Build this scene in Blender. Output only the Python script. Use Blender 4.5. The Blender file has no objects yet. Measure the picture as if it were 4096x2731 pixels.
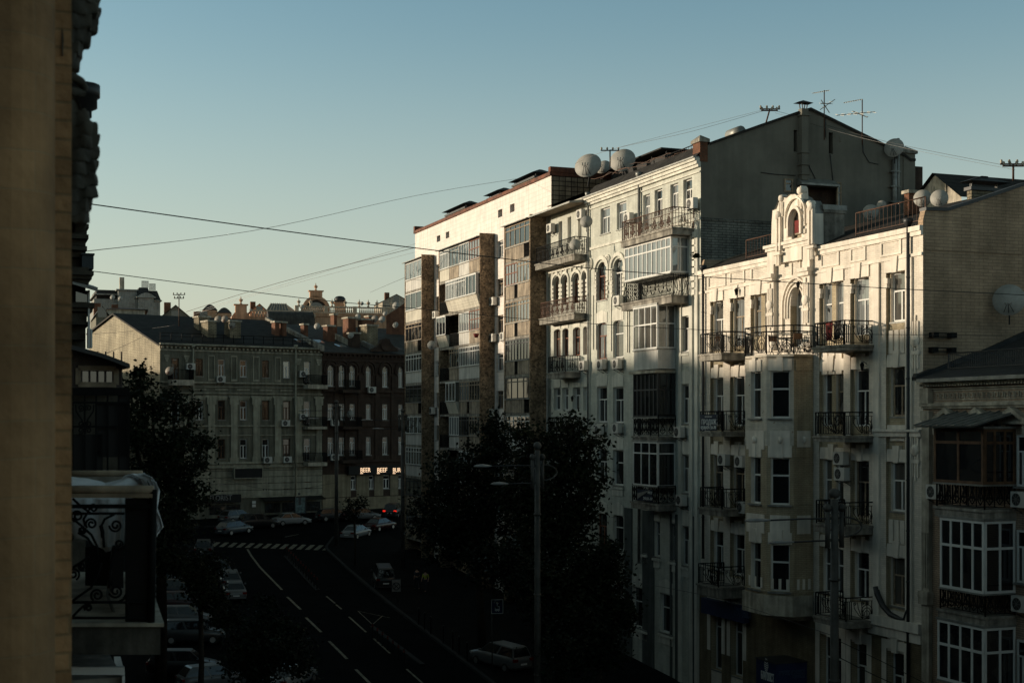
import bpy, math, random
from math import sin, cos, pi, radians, sqrt, atan2
from mathutils import Vector, Matrix
random.seed(11)
RN = random.Random(5)
S = bpy.context.scene
COL = S.collection
FP, CX, HY, CZ = 5689.0, 2048.0, 1690.0, 17.65      # focal length in photo pixels, principal column, horizon row, camera height

# ---------------------------------------------------------------- mesh builder
class MB:
    def __init__(s): s.v = []; s.f = []; s.m = []; s.s = []
    def add(s, vs, fs, m=0, sm=False):
        o = len(s.v); s.v.extend(vs)
        for f in fs: s.f.append([i+o for i in f]); s.m.append(m); s.s.append(sm)
    def box(s, x0, x1, y0, y1, z0, z1, m=0):
        if x0 > x1: x0, x1 = x1, x0
        if y0 > y1: y0, y1 = y1, y0
        if z0 > z1: z0, z1 = z1, z0
        s.add([(x0,y0,z0),(x1,y0,z0),(x1,y1,z0),(x0,y1,z0),(x0,y0,z1),(x1,y0,z1),(x1,y1,z1),(x0,y1,z1)],
              [(0,3,2,1),(4,5,6,7),(0,1,5,4),(1,2,6,5),(2,3,7,6),(3,0,4,7)], m)
    def quad(s, a, b, c, d, m=0): s.add([a,b,c,d], [(0,1,2,3)], m)
    def poly(s, pts, m=0): s.add(list(pts), [list(range(len(pts)))], m)
    def prism(s, pts, ax, a0, a1, m=0):
        """pts: 2-D outline; ax: axis of extrusion ('x': pts are y,z; 'y': x,z; 'z': x,y)"""
        f = {'x': lambda p,a: (a,p[0],p[1]), 'y': lambda p,a: (p[0],a,p[1]), 'z': lambda p,a: (p[0],p[1],a)}[ax]
        n = len(pts); vs = [f(p,a0) for p in pts]+[f(p,a1) for p in pts]
        s.add(vs, [list(range(n))[::-1], list(range(n,2*n))]+[(i,(i+1)%n,n+(i+1)%n,n+i) for i in range(n)], m)
    def tube(s, pts, r, n=5, m=0, closed=False, sm=True):
        P = [Vector(p) for p in pts]; k = len(P); rs = r if isinstance(r,(list,tuple)) else [r]*k
        vs = []; up0 = None
        for i,p in enumerate(P):
            a = P[i-1] if (i>0 or closed) else p; b = P[(i+1)%k] if (i<k-1 or closed) else p
            t = (b-a)
            if t.length < 1e-9: t = Vector((0,0,1))
            t.normalize()
            u = up0 if up0 is not None else (Vector((0,0,1)) if abs(t.z)<.9 else Vector((1,0,0)))
            u = u - t*u.dot(t)
            if u.length < 1e-6: u = t.orthogonal()
            u.normalize(); up0 = u; w = t.cross(u)
            for j in range(n):
                an = 2*pi*(j+.5)/n; vs.append(tuple(p+(u*cos(an)+w*sin(an))*rs[i]))
        fs = [(i*n+j, i*n+(j+1)%n, ((i+1)%k)*n+(j+1)%n, ((i+1)%k)*n+j) for i in range(k if closed else k-1) for j in range(n)]
        if not closed: fs += [list(range(n))[::-1], list(range((k-1)*n,k*n))]
        s.add(vs, fs, m, sm and n>4)
    def bar(s, a, b, w, m=0): s.tube([a,b], w*.7071, 4, m)
    def lathe(s, prof, c, n=14, m=0, sm=True, axis='z'):
        vs = []
        for r,z in prof:
            for j in range(n):
                a = 2*pi*j/n; q = (r*cos(a), r*sin(a), z)
                if axis == 'y': q = (q[0], q[2], q[1])
                if axis == 'x': q = (q[2], q[0], q[1])
                vs.append((q[0]+c[0], q[1]+c[1], q[2]+c[2]))
        fs = [(i*n+j, i*n+(j+1)%n, (i+1)*n+(j+1)%n, (i+1)*n+j) for i in range(len(prof)-1) for j in range(n)]
        fs += [list(range(n))[::-1], [(len(prof)-1)*n+j for j in range(n)]]
        s.add(vs, fs, m, sm)
    def arc(s, cx, cz, r, a0, a1, y, rad, n=4, k=10, m=0, sz=1.0):
        s.tube([(cx+r*cos(radians(a0+(a1-a0)*i/k)), y, cz+sz*r*sin(radians(a0+(a1-a0)*i/k))) for i in range(k+1)], rad, n, m)

# ---------------------------------------------------------------- frames: local x, y on a street line, z relative to the eye
class Frame:
    def __init__(s, ox, oy, axd):
        s.o = Vector((ox,oy)); s.x = Vector(axd).normalized(); s.y = Vector((-s.x.y, s.x.x)); s.rot = atan2(s.x.y, s.x.x)
    def w(s, p): q = s.o + s.x*p[0] + s.y*p[1]; return Vector((q.x, q.y, CZ+(p[2] if len(p)>2 else 0)))
    def loc(s, X, Y): d = Vector((X,Y))-s.o; return (d.dot(s.x), d.dot(s.y))
    def P(s, px, py, y=0.):                       # a point of the plane "local y"
        u = (px-CX)/FP; Y = (y+s.o.dot(s.y))/(u*s.y.x+s.y.y); q = Vector((u*Y,Y))-s.o
        return q.dot(s.x), (HY-py)/FP*Y
    def X(s, px, y=0.): return s.P(px, HY, y)[0]
    def Z(s, px, py, y=0.): return s.P(px, py, y)[1]
    def PS(s, px, py, x=0.):                      # a point of the plane "local x": y, z
        u = (px-CX)/FP; Y = (x+s.o.dot(s.x))/(u*s.x.x+s.x.y); q = Vector((u*Y,Y))-s.o
        return q.dot(s.y), (HY-py)/FP*Y
    def ys(s, x, px):                             # depth at which local x is seen in column px
        u = (px-CX)/FP
        return (u*(s.o.y+x*s.x.y)-(s.o.x+x*s.x.x))/(s.y.x-u*s.y.y)
    def px(s, x, y): p = s.w((x,y)); return CX+FP*p.x/p.y
WF = Frame(0, 0, (1,0))
GS = .0632; GDX, GDY = -.3225, .9466              # the street climbs away from the camera
def gz(X, Y):
    t = X*GDX+Y*GDY
    t = max(-60., t)
    return GS*(t if t < 145 else 145+(t-145)*.15*math.exp(-(t-145)/400))
def gp(px, py):
    u = (px-CX)/FP; w = (HY-py)/FP; Y = CZ/(GS*(u*GDX+GDY)-w)
    return Vector((u*Y, Y, gz(u*Y, Y)))
def at(px, py, Y): return Vector(((px-CX)/FP*Y, Y, CZ+(HY-py)/FP*Y))

# ---------------------------------------------------------------- materials
MATS = {}
def nd(t, typ, **k):
    n = t.nodes.new(typ)
    for a,b in k.items():
        if a.startswith('i_'): n.inputs[a[2:].replace('_',' ')].default_value = b
        else: setattr(n, a, b)
    return n
def mat(name, col, rough=.85, kind='plain', var=.25, sc=1.2, bump=.15, col2=None, bw=.27, bh=.08, mort=.012, metal=0., spec=.3, streak=.25, emit=None, spots=None):
    if name in MATS: return MATS[name]
    m = bpy.data.materials.new(name); MATS[name] = m; m.use_nodes = True; t = m.node_tree; L = t.links.new
    b = t.nodes['Principled BSDF']; b.inputs['Roughness'].default_value = rough; b.inputs['Metallic'].default_value = metal
    b.inputs['Specular IOR Level'].default_value = spec
    tc = nd(t,'ShaderNodeTexCoord'); c = (*col,1); c2 = (*(col2 or [q*.6 for q in col]),1)
    sep = nd(t,'ShaderNodeSeparateXYZ'); L(tc.outputs['Object'], sep.inputs[0])
    n1 = nd(t,'ShaderNodeTexNoise', i_Scale=sc, i_Detail=7., i_Roughness=.62); L(tc.outputs['Object'], n1.inputs['Vector'])
    rmp = nd(t,'ShaderNodeMapRange', i_From_Min=.32, i_From_Max=.7, i_To_Min=1-var*1.3, i_To_Max=1+var*.5); L(n1.outputs[0], rmp.inputs[0])
    base = None; h = None
    if kind in ('brick','tile'):
        ad = nd(t,'ShaderNodeMath', operation='ADD'); L(sep.outputs[0], ad.inputs[0]); L(sep.outputs[1], ad.inputs[1])
        cb = nd(t,'ShaderNodeCombineXYZ'); L(ad.outputs[0], cb.inputs[0]); L(sep.outputs[2], cb.inputs[1])
        wob = nd(t,'ShaderNodeTexNoise', i_Scale=1.4, i_Detail=2.); L(tc.outputs['Object'], wob.inputs['Vector'])
        ws = nd(t,'ShaderNodeVectorMath', operation='SCALE'); L(wob.outputs['Color'], ws.inputs[0]); ws.inputs['Scale'].default_value = .05
        wa = nd(t,'ShaderNodeVectorMath', operation='ADD'); L(cb.outputs[0], wa.inputs[0]); L(ws.outputs[0], wa.inputs[1])
        br = nd(t,'ShaderNodeTexBrick', i_Scale=1., i_Color1=c, i_Color2=tuple(q*(.86 if kind=='brick' else .93) for q in col)+(1,), i_Mortar=c2)
        br.inputs['Mortar Size'].default_value = mort; br.inputs['Brick Width'].default_value = bw; br.inputs['Row Height'].default_value = bh
        br.inputs['Mortar Smooth'].default_value = .3
        if kind=='tile': br.offset = 0.
        L(wa.outputs[0], br.inputs['Vector']); base = br.outputs['Color']; h = br.outputs['Fac']
    elif kind == 'pebble':
        vo = nd(t,'ShaderNodeTexVoronoi', i_Scale=9.); L(tc.outputs['Object'], vo.inputs['Vector'])
        mx = nd(t,'ShaderNodeMix', data_type='RGBA'); mx.inputs[6].default_value = c2; mx.inputs[7].default_value = c
        L(vo.outputs['Color'], mx.inputs[0]); base = mx.outputs[2]; h = vo.outputs['Distance']
    elif kind == 'seam':
        wv = nd(t,'ShaderNodeTexWave', wave_type='BANDS', bands_direction='X', i_Scale=1/bw*.5); L(tc.outputs['Object'], wv.inputs['Vector'])
        pw = nd(t,'ShaderNodeMath', operation='POWER'); L(wv.outputs[0], pw.inputs[0]); pw.inputs[1].default_value = 14.
        mx = nd(t,'ShaderNodeMix', data_type='RGBA'); mx.inputs[6].default_value = c; mx.inputs[7].default_value = c2; L(pw.outputs[0], mx.inputs[0]); base = mx.outputs[2]; h = pw.outputs[0]
    mul = nd(t,'ShaderNodeMix', data_type='RGBA', blend_type='MULTIPLY'); mul.inputs[0].default_value = 1.
    if base is not None: L(base, mul.inputs[6])
    else: mul.inputs[6].default_value = c
    # rain streaks running down the surface
    mp = nd(t,'ShaderNodeMapping'); mp.inputs['Scale'].default_value = (2.2,2.2,.16); L(tc.outputs['Object'], mp.inputs[0])
    n2 = nd(t,'ShaderNodeTexNoise', i_Scale=1.6, i_Detail=5.); L(mp.outputs[0], n2.inputs['Vector'])
    r2 = nd(t,'ShaderNodeMapRange', i_From_Min=.38, i_From_Max=.62, i_To_Min=1-streak, i_To_Max=1.); L(n2.outputs[0], r2.inputs[0])
    mm = nd(t,'ShaderNodeMath', operation='MULTIPLY'); L(rmp.outputs[0], mm.inputs[0]); L(r2.outputs[0], mm.inputs[1])
    L(mm.outputs[0], mul.inputs[7]); out = mul.outputs[2]
    if spots:                                    # patches of missing plaster
        n3 = nd(t,'ShaderNodeTexNoise', i_Scale=spots[1], i_Detail=6., i_Roughness=.6); L(tc.outputs['Object'], n3.inputs['Vector'])
        r3 = nd(t,'ShaderNodeMapRange', i_From_Min=spots[2], i_From_Max=spots[2]+.03); L(n3.outputs[0], r3.inputs[0])
        m3 = nd(t,'ShaderNodeMix', data_type='RGBA'); L(r3.outputs[0], m3.inputs[0]); L(out, m3.inputs[6]); m3.inputs[7].default_value = (*spots[0],1); out = m3.outputs[2]
    L(out, b.inputs['Base Color'])
    if bump:
        bp = nd(t,'ShaderNodeBump', i_Strength=bump, i_Distance=.03)
        nb = nd(t,'ShaderNodeTexNoise', i_Scale=14., i_Detail=5.); L(tc.outputs['Object'], nb.inputs['Vector'])
        if h is not None:
            sb = nd(t,'ShaderNodeMath', operation='MULTIPLY_ADD'); L(h, sb.inputs[0]); sb.inputs[1].default_value = -1.2 if kind in('brick','tile') else 1.6; L(nb.outputs[0], sb.inputs[2]); L(sb.outputs[0], bp.inputs['Height'])
        else: L(nb.outputs[0], bp.inputs['Height'])
        L(bp.outputs[0], b.inputs['Normal'])
    if emit: b.inputs['Emission Color'].default_value = (*emit[:3],1); b.inputs['Emission Strength'].default_value = emit[3]
    return m
def glass_mat(name, dark=(.012,.013,.015), cur=(.16,.15,.13), pcur=.4, ior=2.0, wav=.02):
    if name in MATS: return MATS[name]
    m = bpy.data.materials.new(name); MATS[name] = m; m.use_nodes = True; t = m.node_tree; L = t.links.new
    b = t.nodes['Principled BSDF']; b.inputs['Roughness'].default_value = .03; b.inputs['IOR'].default_value = ior; b.inputs['Specular Tint'].default_value = (.92,.96,1,1)
    oi = nd(t,'ShaderNodeObjectInfo'); tc = nd(t,'ShaderNodeTexCoord')
    mp = nd(t,'ShaderNodeMapping'); mp.inputs['Scale'].default_value = (6,6,.25); L(tc.outputs['Object'], mp.inputs[0])
    n = nd(t,'ShaderNodeTexNoise', i_Scale=2., i_Detail=3.); L(mp.outputs[0], n.inputs['Vector'])
    n2 = nd(t,'ShaderNodeTexNoise', i_Scale=1.7, i_Detail=1.5); L(tc.outputs['Object'], n2.inputs['Vector'])
    ad = nd(t,'ShaderNodeMath', operation='ADD'); L(n2.outputs[0], ad.inputs[0]); L(oi.outputs['Random'], ad.inputs[1])
    lt = nd(t,'ShaderNodeMath', operation='LESS_THAN'); L(ad.outputs[0], lt.inputs[0]); lt.inputs[1].default_value = .5+pcur*.9
    mu = nd(t,'ShaderNodeMath', operation='MULTIPLY'); L(lt.outputs[0], mu.inputs[0]); L(n.outputs[0], mu.inputs[1])
    mx = nd(t,'ShaderNodeMix', data_type='RGBA'); L(mu.outputs[0], mx.inputs[0]); mx.inputs[6].default_value = (*dark,1); mx.inputs[7].default_value = (*cur,1)
    L(mx.outputs[2], b.inputs['Base Color'])
    bp = nd(t,'ShaderNodeBump', i_Strength=wav, i_Distance=.1); n3 = nd(t,'ShaderNodeTexNoise', i_Scale=1.1, i_Detail=1.); L(tc.outputs['Object'], n3.inputs['Vector'])
    L(n3.outputs[0], bp.inputs['Height']); L(bp.outputs[0], b.inputs['Normal'])
    return m
M = dict(
 white_paint = mat('white_painted_brick', (.80,.72,.62), kind='brick', var=.13, bump=.35, mort=.01, col2=(.62,.56,.47), streak=.16),
 ochre_shade = mat('shade_dark_ochre_brick', (.24,.19,.115), kind='brick', var=.3, bump=.35, mort=.01, col2=(.14,.11,.07)),  # darker copy of the ochre, street-level shade put into its colour
 mint_shade = mat('shade_dark_mint_plinth', (.085,.095,.09), var=.3, bump=.2),  # shade below the lowest balcony put into the base colour
 white_worn = mat('flaking_white_paint', (.70,.64,.54), kind='brick', var=.15, bump=.35, mort=.01, col2=(.60,.54,.45), streak=.2, spots=((.22,.13,.08),2.2,.66)),
 ochre = mat('ochre_painted_brick', (.50,.42,.29), kind='brick', var=.2, bump=.35, mort=.01, col2=(.33,.25,.15)),
 white_trim = mat('white_moulding_paint', (.82,.745,.645), var=.15, bump=.1, streak=.2),
 mint = mat('mint_painted_brick', (.59,.595,.525), kind='brick', var=.15, bump=.3, mort=.01, col2=(.50,.51,.45), streak=.15),
 mint_plain = mat('mint_render', (.48,.485,.43), var=.13, bump=.1, streak=.25),
 mint_trim = mat('pale_mint_trim', (.70,.68,.60), var=.14, bump=.1),
 tile = mat('white_ceramic_tile', (.82,.745,.69), kind='tile', bw=.6, bh=.3, mort=.010, col2=(.60,.52,.44), var=.12, bump=.15, streak=.15, rough=.6),
 browntile = mat('brown_stained_tile', (.50,.37,.25), kind='tile', bw=.42, bh=.3, mort=.03, col2=(.05,.03,.02), var=.6, bump=.2, sc=.5),
 pebble = mat('pebble_dash', (.46,.33,.21), kind='pebble', col2=(.08,.058,.038), var=.45, bump=.8, sc=.9),
 greyplaster = mat('grey_gable_plaster', (.185,.175,.145), var=.28, sc=.35, bump=.12, streak=.1, spots=((.10,.07,.045),.45,.68)),
 greybrick = mat('whitewashed_gable_brick', (.27,.27,.235), kind='brick', var=.4, sc=.6, bump=.7, mort=.018, col2=(.08,.08,.07), bh=.13, bw=.42),
 partybrick = mat('tan_party_wall_brick', (.48,.34,.225), kind='brick', var=.38, sc=.45, bump=.5, mort=.012, col2=(.27,.20,.14), bh=.13, bw=.42, streak=.15),
 creambrick = mat('cream_gable_brick', (.52,.46,.33), kind='brick', var=.3, sc=.5, bump=.5, mort=.02, col2=(.27,.22,.15), bh=.16, bw=.5),
 redbrick = mat('red_brick', (.25,.095,.05), kind='brick', var=.35, bump=.5, mort=.014, col2=(.17,.11,.07), bh=.1),
 darkbrick = mat('dark_brown_brick', (.075,.047,.034), kind='brick', var=.35, bump=.4, mort=.014, col2=(.06,.04,.03), bh=.1),
 chimbrick = mat('pale_chimney_brick', (.36,.30,.20), kind='brick', var=.4, bump=.6, mort=.02, col2=(.12,.1,.07), bh=.14, bw=.4),
 greygreen = mat('grey_green_render', (.20,.19,.145), var=.3, sc=.6, bump=.1, streak=.35),
 greygreen_lt = mat('pale_grey_green_trim', (.40,.375,.29), var=.25, bump=.1, streak=.35),
 beige = mat('beige_render', (.30,.25,.17), var=.25, bump=.1, streak=.3),
 peach = mat('peach_brick', (.50,.36,.255), kind='brick', var=.25, bump=.3, mort=.012, col2=(.22,.16,.12)),
 stone_lt = mat('weathered_pale_stone', (.56,.50,.40), var=.35, sc=1.8, bump=.25, streak=.4),
 concrete = mat('weathered_concrete', (.36,.33,.28), var=.45, sc=2.2, bump=.3, streak=.5),
 palace = mat('palace_pink_render', (.62,.36,.22), var=.2, bump=.1),
 palace_trim = mat('palace_pale_stone', (.66,.50,.36), var=.25, bump=.1),
 pearl = mat('pale_grey_stone', (.34,.34,.31), var=.2, bump=.1),
 roof_dark = mat('dark_sheet_roof', (.046,.042,.038), rough=.75, kind='seam', bw=.55, col2=(.02,.02,.02), var=.35, bump=.2, spec=.12),
 roof_grey = mat('grey_sheet_roof', (.075,.07,.062), rough=.8, kind='seam', bw=.6, col2=(.05,.05,.05), var=.4, bump=.2),
 roof_felt = mat('black_roof_felt', (.045,.045,.045), var=.35, bump=.3),
 rust = mat('rusty_sheet', (.18,.06,.03), rough=.75, var=.5, sc=3., bump=.3, col2=(.06,.03,.02)),
 iron = mat('black_wrought_iron', (.008,.0078,.0075), rough=.7, var=.2, bump=0, spec=.12),
 rustiron = mat('rusty_iron', (.10,.045,.025), rough=.7, var=.4, sc=4., bump=0),
 zinc = mat('dull_zinc', (.30,.30,.28), rough=.5, metal=.4, var=.3, sc=2.5, bump=.1),
 darkmetal = mat('dark_painted_metal', (.035,.035,.037), rough=.5, var=.25, bump=.05, spec=.45),
 plasticw = mat('white_window_plastic', (.70,.69,.66), rough=.45, var=.08, bump=0, streak=.08),
 oldwood = mat('old_brown_wood', (.16,.085,.045), rough=.7, var=.4, sc=3., bump=.1),
 paintwood = mat('flaking_cream_wood', (.38,.29,.20), rough=.75, var=.4, sc=4., bump=.15),
 redwood = mat('red_brown_wood', (.24,.075,.03), rough=.6, var=.4, sc=3., bump=.1),
 soffit = mat('wood_plank_soffit', (.33,.26,.18), kind='seam', bw=.22, col2=(.12,.09,.06), var=.3, bump=.1),
 panel_grey = mat('grey_asbestos_sheet', (.44,.36,.27), kind='seam', bw=.5, col2=(.10,.085,.07), var=.35, sc=1.8, bump=.1, streak=.45),
 panel_white = mat('white_sheet_panel', (.62,.60,.56), kind='seam', bw=.18, col2=(.42,.41,.39), var=.15, bump=.1, streak=.25),
 siding = mat('cream_lap_siding', (.60,.56,.47), kind='plain', var=.15, bump=.05, streak=.2),
 acwhite = mat('air_conditioner_casing', (.62,.60,.55), rough=.5, var=.15, bump=0, streak=.2),
 acdark = mat('air_conditioner_grille', (.045,.045,.045), rough=.6, var=.2, bump=0),
 dish = mat('satellite_dish_paint', (.37,.36,.33), rough=.6, var=.2, sc=1.6, bump=0, streak=0, spec=.2),
 dish_rust = mat('rust_stained_dish', (.34,.31,.27), rough=.6, var=.3, sc=1.5, bump=0, col2=(.1,.05,.03), spots=((.15,.06,.03),1.4,.55)),
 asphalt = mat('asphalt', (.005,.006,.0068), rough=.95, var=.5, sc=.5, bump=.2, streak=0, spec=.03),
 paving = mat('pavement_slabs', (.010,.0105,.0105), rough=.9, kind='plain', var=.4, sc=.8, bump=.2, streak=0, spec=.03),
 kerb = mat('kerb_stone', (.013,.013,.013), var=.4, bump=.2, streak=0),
 marking = mat('worn_road_paint', (.24,.225,.17), rough=.8, var=.5, sc=3., bump=.1, streak=0),
 bark = mat('tree_bark', (.035,.028,.02), var=.4, bump=.5),
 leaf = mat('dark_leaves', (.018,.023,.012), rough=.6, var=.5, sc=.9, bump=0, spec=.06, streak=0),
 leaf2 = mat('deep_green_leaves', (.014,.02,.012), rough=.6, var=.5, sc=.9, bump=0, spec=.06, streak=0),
 nearbrick = mat('tan_painted_near_brick', (.60,.335,.16), kind='brick', var=.55, sc=1.6, bump=.6, mort=.007, col2=(.40,.25,.125), bh=.077, bw=.26, streak=.15),
 nearplain = mat('tan_painted_pier', (.55,.305,.145), kind='brick', var=.45, sc=1.1, bump=.35, mort=.004, col2=(.47,.295,.155), bh=.155, bw=.52, streak=.25),
 soiled = mat('blackened_concrete', (.13,.12,.10), var=.6, sc=2.6, bump=.4, streak=.6),
 stucco = mat('dark_grey_stucco', (.085,.073,.055), var=.4, sc=3., bump=.3, streak=.2),
 cloth = mat('off_white_sheeting', (.78,.76,.76), var=.15, sc=3., bump=.2, streak=.15),
 black = mat('black_surface', (.008,.008,.008), var=.2, bump=0, rough=.6),
 pole = mat('grey_pole_paint', (.095,.088,.078), rough=.6, var=.35, sc=2., bump=.05, streak=.35),
 lamphead = mat('lamp_head_casing', (.32,.31,.30), rough=.45, var=.2, bump=0),
 signblue = mat('blue_sign_face', (.016,.026,.085), rough=.5, var=.15, bump=0, streak=.05),
 signnavy = mat('navy_banner', (.012,.022,.05), rough=.6, var=.25, bump=.1, sc=3.),
 textw = mat('white_lettering', (.72,.72,.70), rough=.6, var=.1, bump=0, streak=0),
 textd = mat('faded_blue_lettering', (.06,.09,.16), rough=.6, var=.1, bump=0, streak=0),
 neon = mat('lit_sign_letters', (.8,.5,.3), bump=0, emit=(1.,.68,.42,1.25)),
 tail = mat('lit_tail_lamp', (.5,.01,.008), bump=0, emit=(1.,.03,.015,.8), rough=.3),
 taildim = mat('tail_lamp', (.14,.01,.008), bump=0, rough=.25, streak=0),
 headl = mat('headlamp_glass', (.45,.45,.44), bump=0, rough=.15, streak=0, spec=.6),
 rubber = mat('tyre_rubber', (.015,.015,.015), bump=0, streak=0),
 alloy = mat('wheel_alloy', (.35,.35,.35), metal=.7, rough=.4, bump=0, streak=0),
 skin = mat('skin', (.42,.25,.18), bump=0, streak=0, var=.1),
 jeans = mat('dark_trousers', (.03,.032,.04), bump=0, streak=0),
 hivis = mat('yellow_green_top', (.42,.45,.08), bump=0, streak=0),
 shirtw = mat('white_shirt', (.5,.5,.48), bump=0, streak=0),
 hair = mat('dark_hair', (.02,.015,.01), bump=0, streak=0),
 redcloth = mat('red_cloth', (.16,.02,.018), bump=0, streak=0),
 poster = mat('poster_face', (.16,.22,.22), bump=0, streak=.1, sc=4., var=.6),
)
GL = glass_mat('window_glass'); GLD = glass_mat('dark_window_glass', cur=(.05,.045,.04), pcur=.25, ior=1.8)
GLB = glass_mat('curtained_window_glass', cur=(.34,.36,.36), pcur=.8, ior=2.2)
CARGL = glass_mat('car_glass', cur=(.02,.02,.02), pcur=0, ior=1.7, wav=0)
def paint(name, col): return mat('car_paint_'+name, col, rough=.3, var=.06, bump=0, spec=.6, streak=0)

# ---------------------------------------------------------------- things and parts
BASE = {}; FRM = {}
def tag(o, label, cat=None, group=None, kind=None):
    if label: o['label'] = label
    if cat: o['category'] = cat
    if group: o['group'] = group
    if kind: o['kind'] = kind
    return o
def mesh_of(mb, name, mats, off=(0,0,0)):
    me = bpy.data.meshes.new(name)
    me.from_pydata([(v[0]-off[0], v[1]-off[1], v[2]-off[2]) for v in mb.v], [], mb.f)
    for m in (mats if isinstance(mats,(list,tuple)) else [mats]): me.materials.append(M[m] if isinstance(m,str) else m)
    me.polygons.foreach_set('material_index', mb.m); me.polygons.foreach_set('use_smooth', mb.s); me.update()
    return me
def thing(name, label, cat, fr=WF, base=(0,0,0), group=None, rot=0.):
    o = bpy.data.objects.new(name, None); COL.objects.link(o); o.empty_display_size = .3
    o.location = fr.w(base); o.rotation_euler = (0,0,fr.rot+rot); BASE[o.name] = base; FRM[o.name] = fr
    return tag(o, label, cat, group)
def part(mb, name, mats, par, label=None, kind=None):
    off = BASE[par.name]
    o = bpy.data.objects.new(name, mesh_of(mb, name, mats, off)); COL.objects.link(o); o.parent = par; BASE[o.name] = off
    return tag(o, label, kind=kind)
def solo(mb, name, mats, label, cat, fr=WF, base=None, group=None, kind=None):
    """a thing that is one mesh, written in frame coordinates"""
    if base is None:
        n = len(mb.v); base = (sum(v[0] for v in mb.v)/n, sum(v[1] for v in mb.v)/n, min(v[2] for v in mb.v))
    o = bpy.data.objects.new(name, mesh_of(mb, name, mats, base)); COL.objects.link(o)
    o.location = fr.w(base); o.rotation_euler = (0,0,fr.rot); BASE[o.name] = base; FRM[o.name] = fr
    return tag(o, label, cat, group, kind)
def wmesh(mb, name, mats, label=None, cat=None, group=None, kind=None):
    """world coordinates (z absolute)"""
    n = len(mb.v); b = (sum(v[0] for v in mb.v)/n, sum(v[1] for v in mb.v)/n, min(v[2] for v in mb.v))
    if kind == 'structure': b = (0,0,0)
    o = bpy.data.objects.new(name, mesh_of(mb, name, mats, b)); COL.objects.link(o); o.location = b
    return tag(o, label, cat, group, kind)
def dup(root, loc, rot, scale=1., label=None, group=None):
    def cp(o, par):
        c = o.copy(); COL.objects.link(c)
        if par is not None: c.parent = par
        for ch in o.children: cp(ch, c)
        return c
    r = cp(root, None); place(r, loc, rot, scale, label, group); return r
def place(r, loc, rot, scale=1., label=None, group=None):
    r.location = loc; r.rotation_euler = rot if isinstance(rot,(tuple,list)) else (0,0,rot)
    r.scale = scale if isinstance(scale,(tuple,list)) else (scale,)*3
    if label: r['label'] = label
    if group: r['group'] = group
class Maker:                                       # first call moves the prototype, later calls copy it
    def __init__(s, proto): s.p = proto; s.used = False
    def __call__(s, loc, rot, scale=1., label=None, group=None):
        if not s.used: s.used = True; place(s.p, loc, rot, scale, label, group); return s.p
        return dup(s.p, loc, rot, scale, label, group)

# ---------------------------------------------------------------- facade pieces (frame coordinates)
def wall(mb, x0, x1, z0, z1, ops, y=0., m=0, mr=None):
    """a wall sheet at depth y with real openings; ops: (x0,x1,z0,z1,reveal depth)"""
    mr = m if mr is None else mr
    xs = sorted({x0,x1,*[q for o in ops for q in o[:2] if x0 < q < x1]}); zs = sorted({z0,z1,*[q for o in ops for q in o[2:4] if z0 < q < z1]})
    for j in range(len(zs)-1):
        run = None
        for i in range(len(xs)-1):
            cx, cz = (xs[i]+xs[i+1])/2, (zs[j]+zs[j+1])/2
            hole = any(o[0]<cx<o[1] and o[2]<cz<o[3] for o in ops)
            if not hole and run is None: run = xs[i]
            if run is not None and (hole or i == len(xs)-2):
                e = xs[i] if hole else xs[i+1]
                mb.quad((run,y,zs[j]),(e,y,zs[j]),(e,y,zs[j+1]),(run,y,zs[j+1]), m); run = None
    for o in ops:
        a,b,c,d,r = o[:5]; y2 = y+r
        mb.quad((a,y,c),(a,y2,c),(a,y2,d),(a,y,d), mr); mb.quad((b,y2,c),(b,y,c),(b,y,d),(b,y2,d), mr)
        mb.quad((a,y,d),(a,y2,d),(b,y2,d),(b,y,d), mr); mb.quad((a,y2,c),(a,y,c),(b,y,c),(b,y2,c), mr)
def arch_fill(mb, x0, x1, zs, zt, y0, y1, m=0, k=10):
    """closes the corners above an arch: springing zs, crown zt"""
    c = (x0+x1)/2; r = (x1-x0)/2
    pts = [(c-r*cos(pi*i/k), zs+(zt-zs)*sin(pi*i/k)) for i in range(k+1)]
    for (a,za),(b,zb) in zip(pts,pts[1:]):
        mb.quad((a,y0,za),(b,y0,zb),(b,y0,zt),(a,y0,zt), m); mb.quad((a,y0,za),(a,y1,za),(b,y1,zb),(b,y0,zb), m)
def arch_band(mb, x0, x1, zs, zt, w, y0, y1, m=0, k=12, leg=0.):
    c = (x0+x1)/2; r = (x1-x0)/2
    o = []; n_ = []
    if leg: o.append((x0-w,zs-leg)); n_.append((x0,zs-leg))
    for i in range(k+1):
        a = pi*i/k; o.append((c-(r+w)*cos(a), zs+(zt-zs+w)*sin(a))); n_.append((c-r*cos(a), zs+(zt-zs)*sin(a)))
    if leg: o.append((x1+w,zs-leg)); n_.append((x1,zs-leg))
    for i in range(len(o)-1):
        mb.prism([n_[i],n_[i+1],o[i+1],o[i]], 'y', y0, y1, m)
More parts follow.
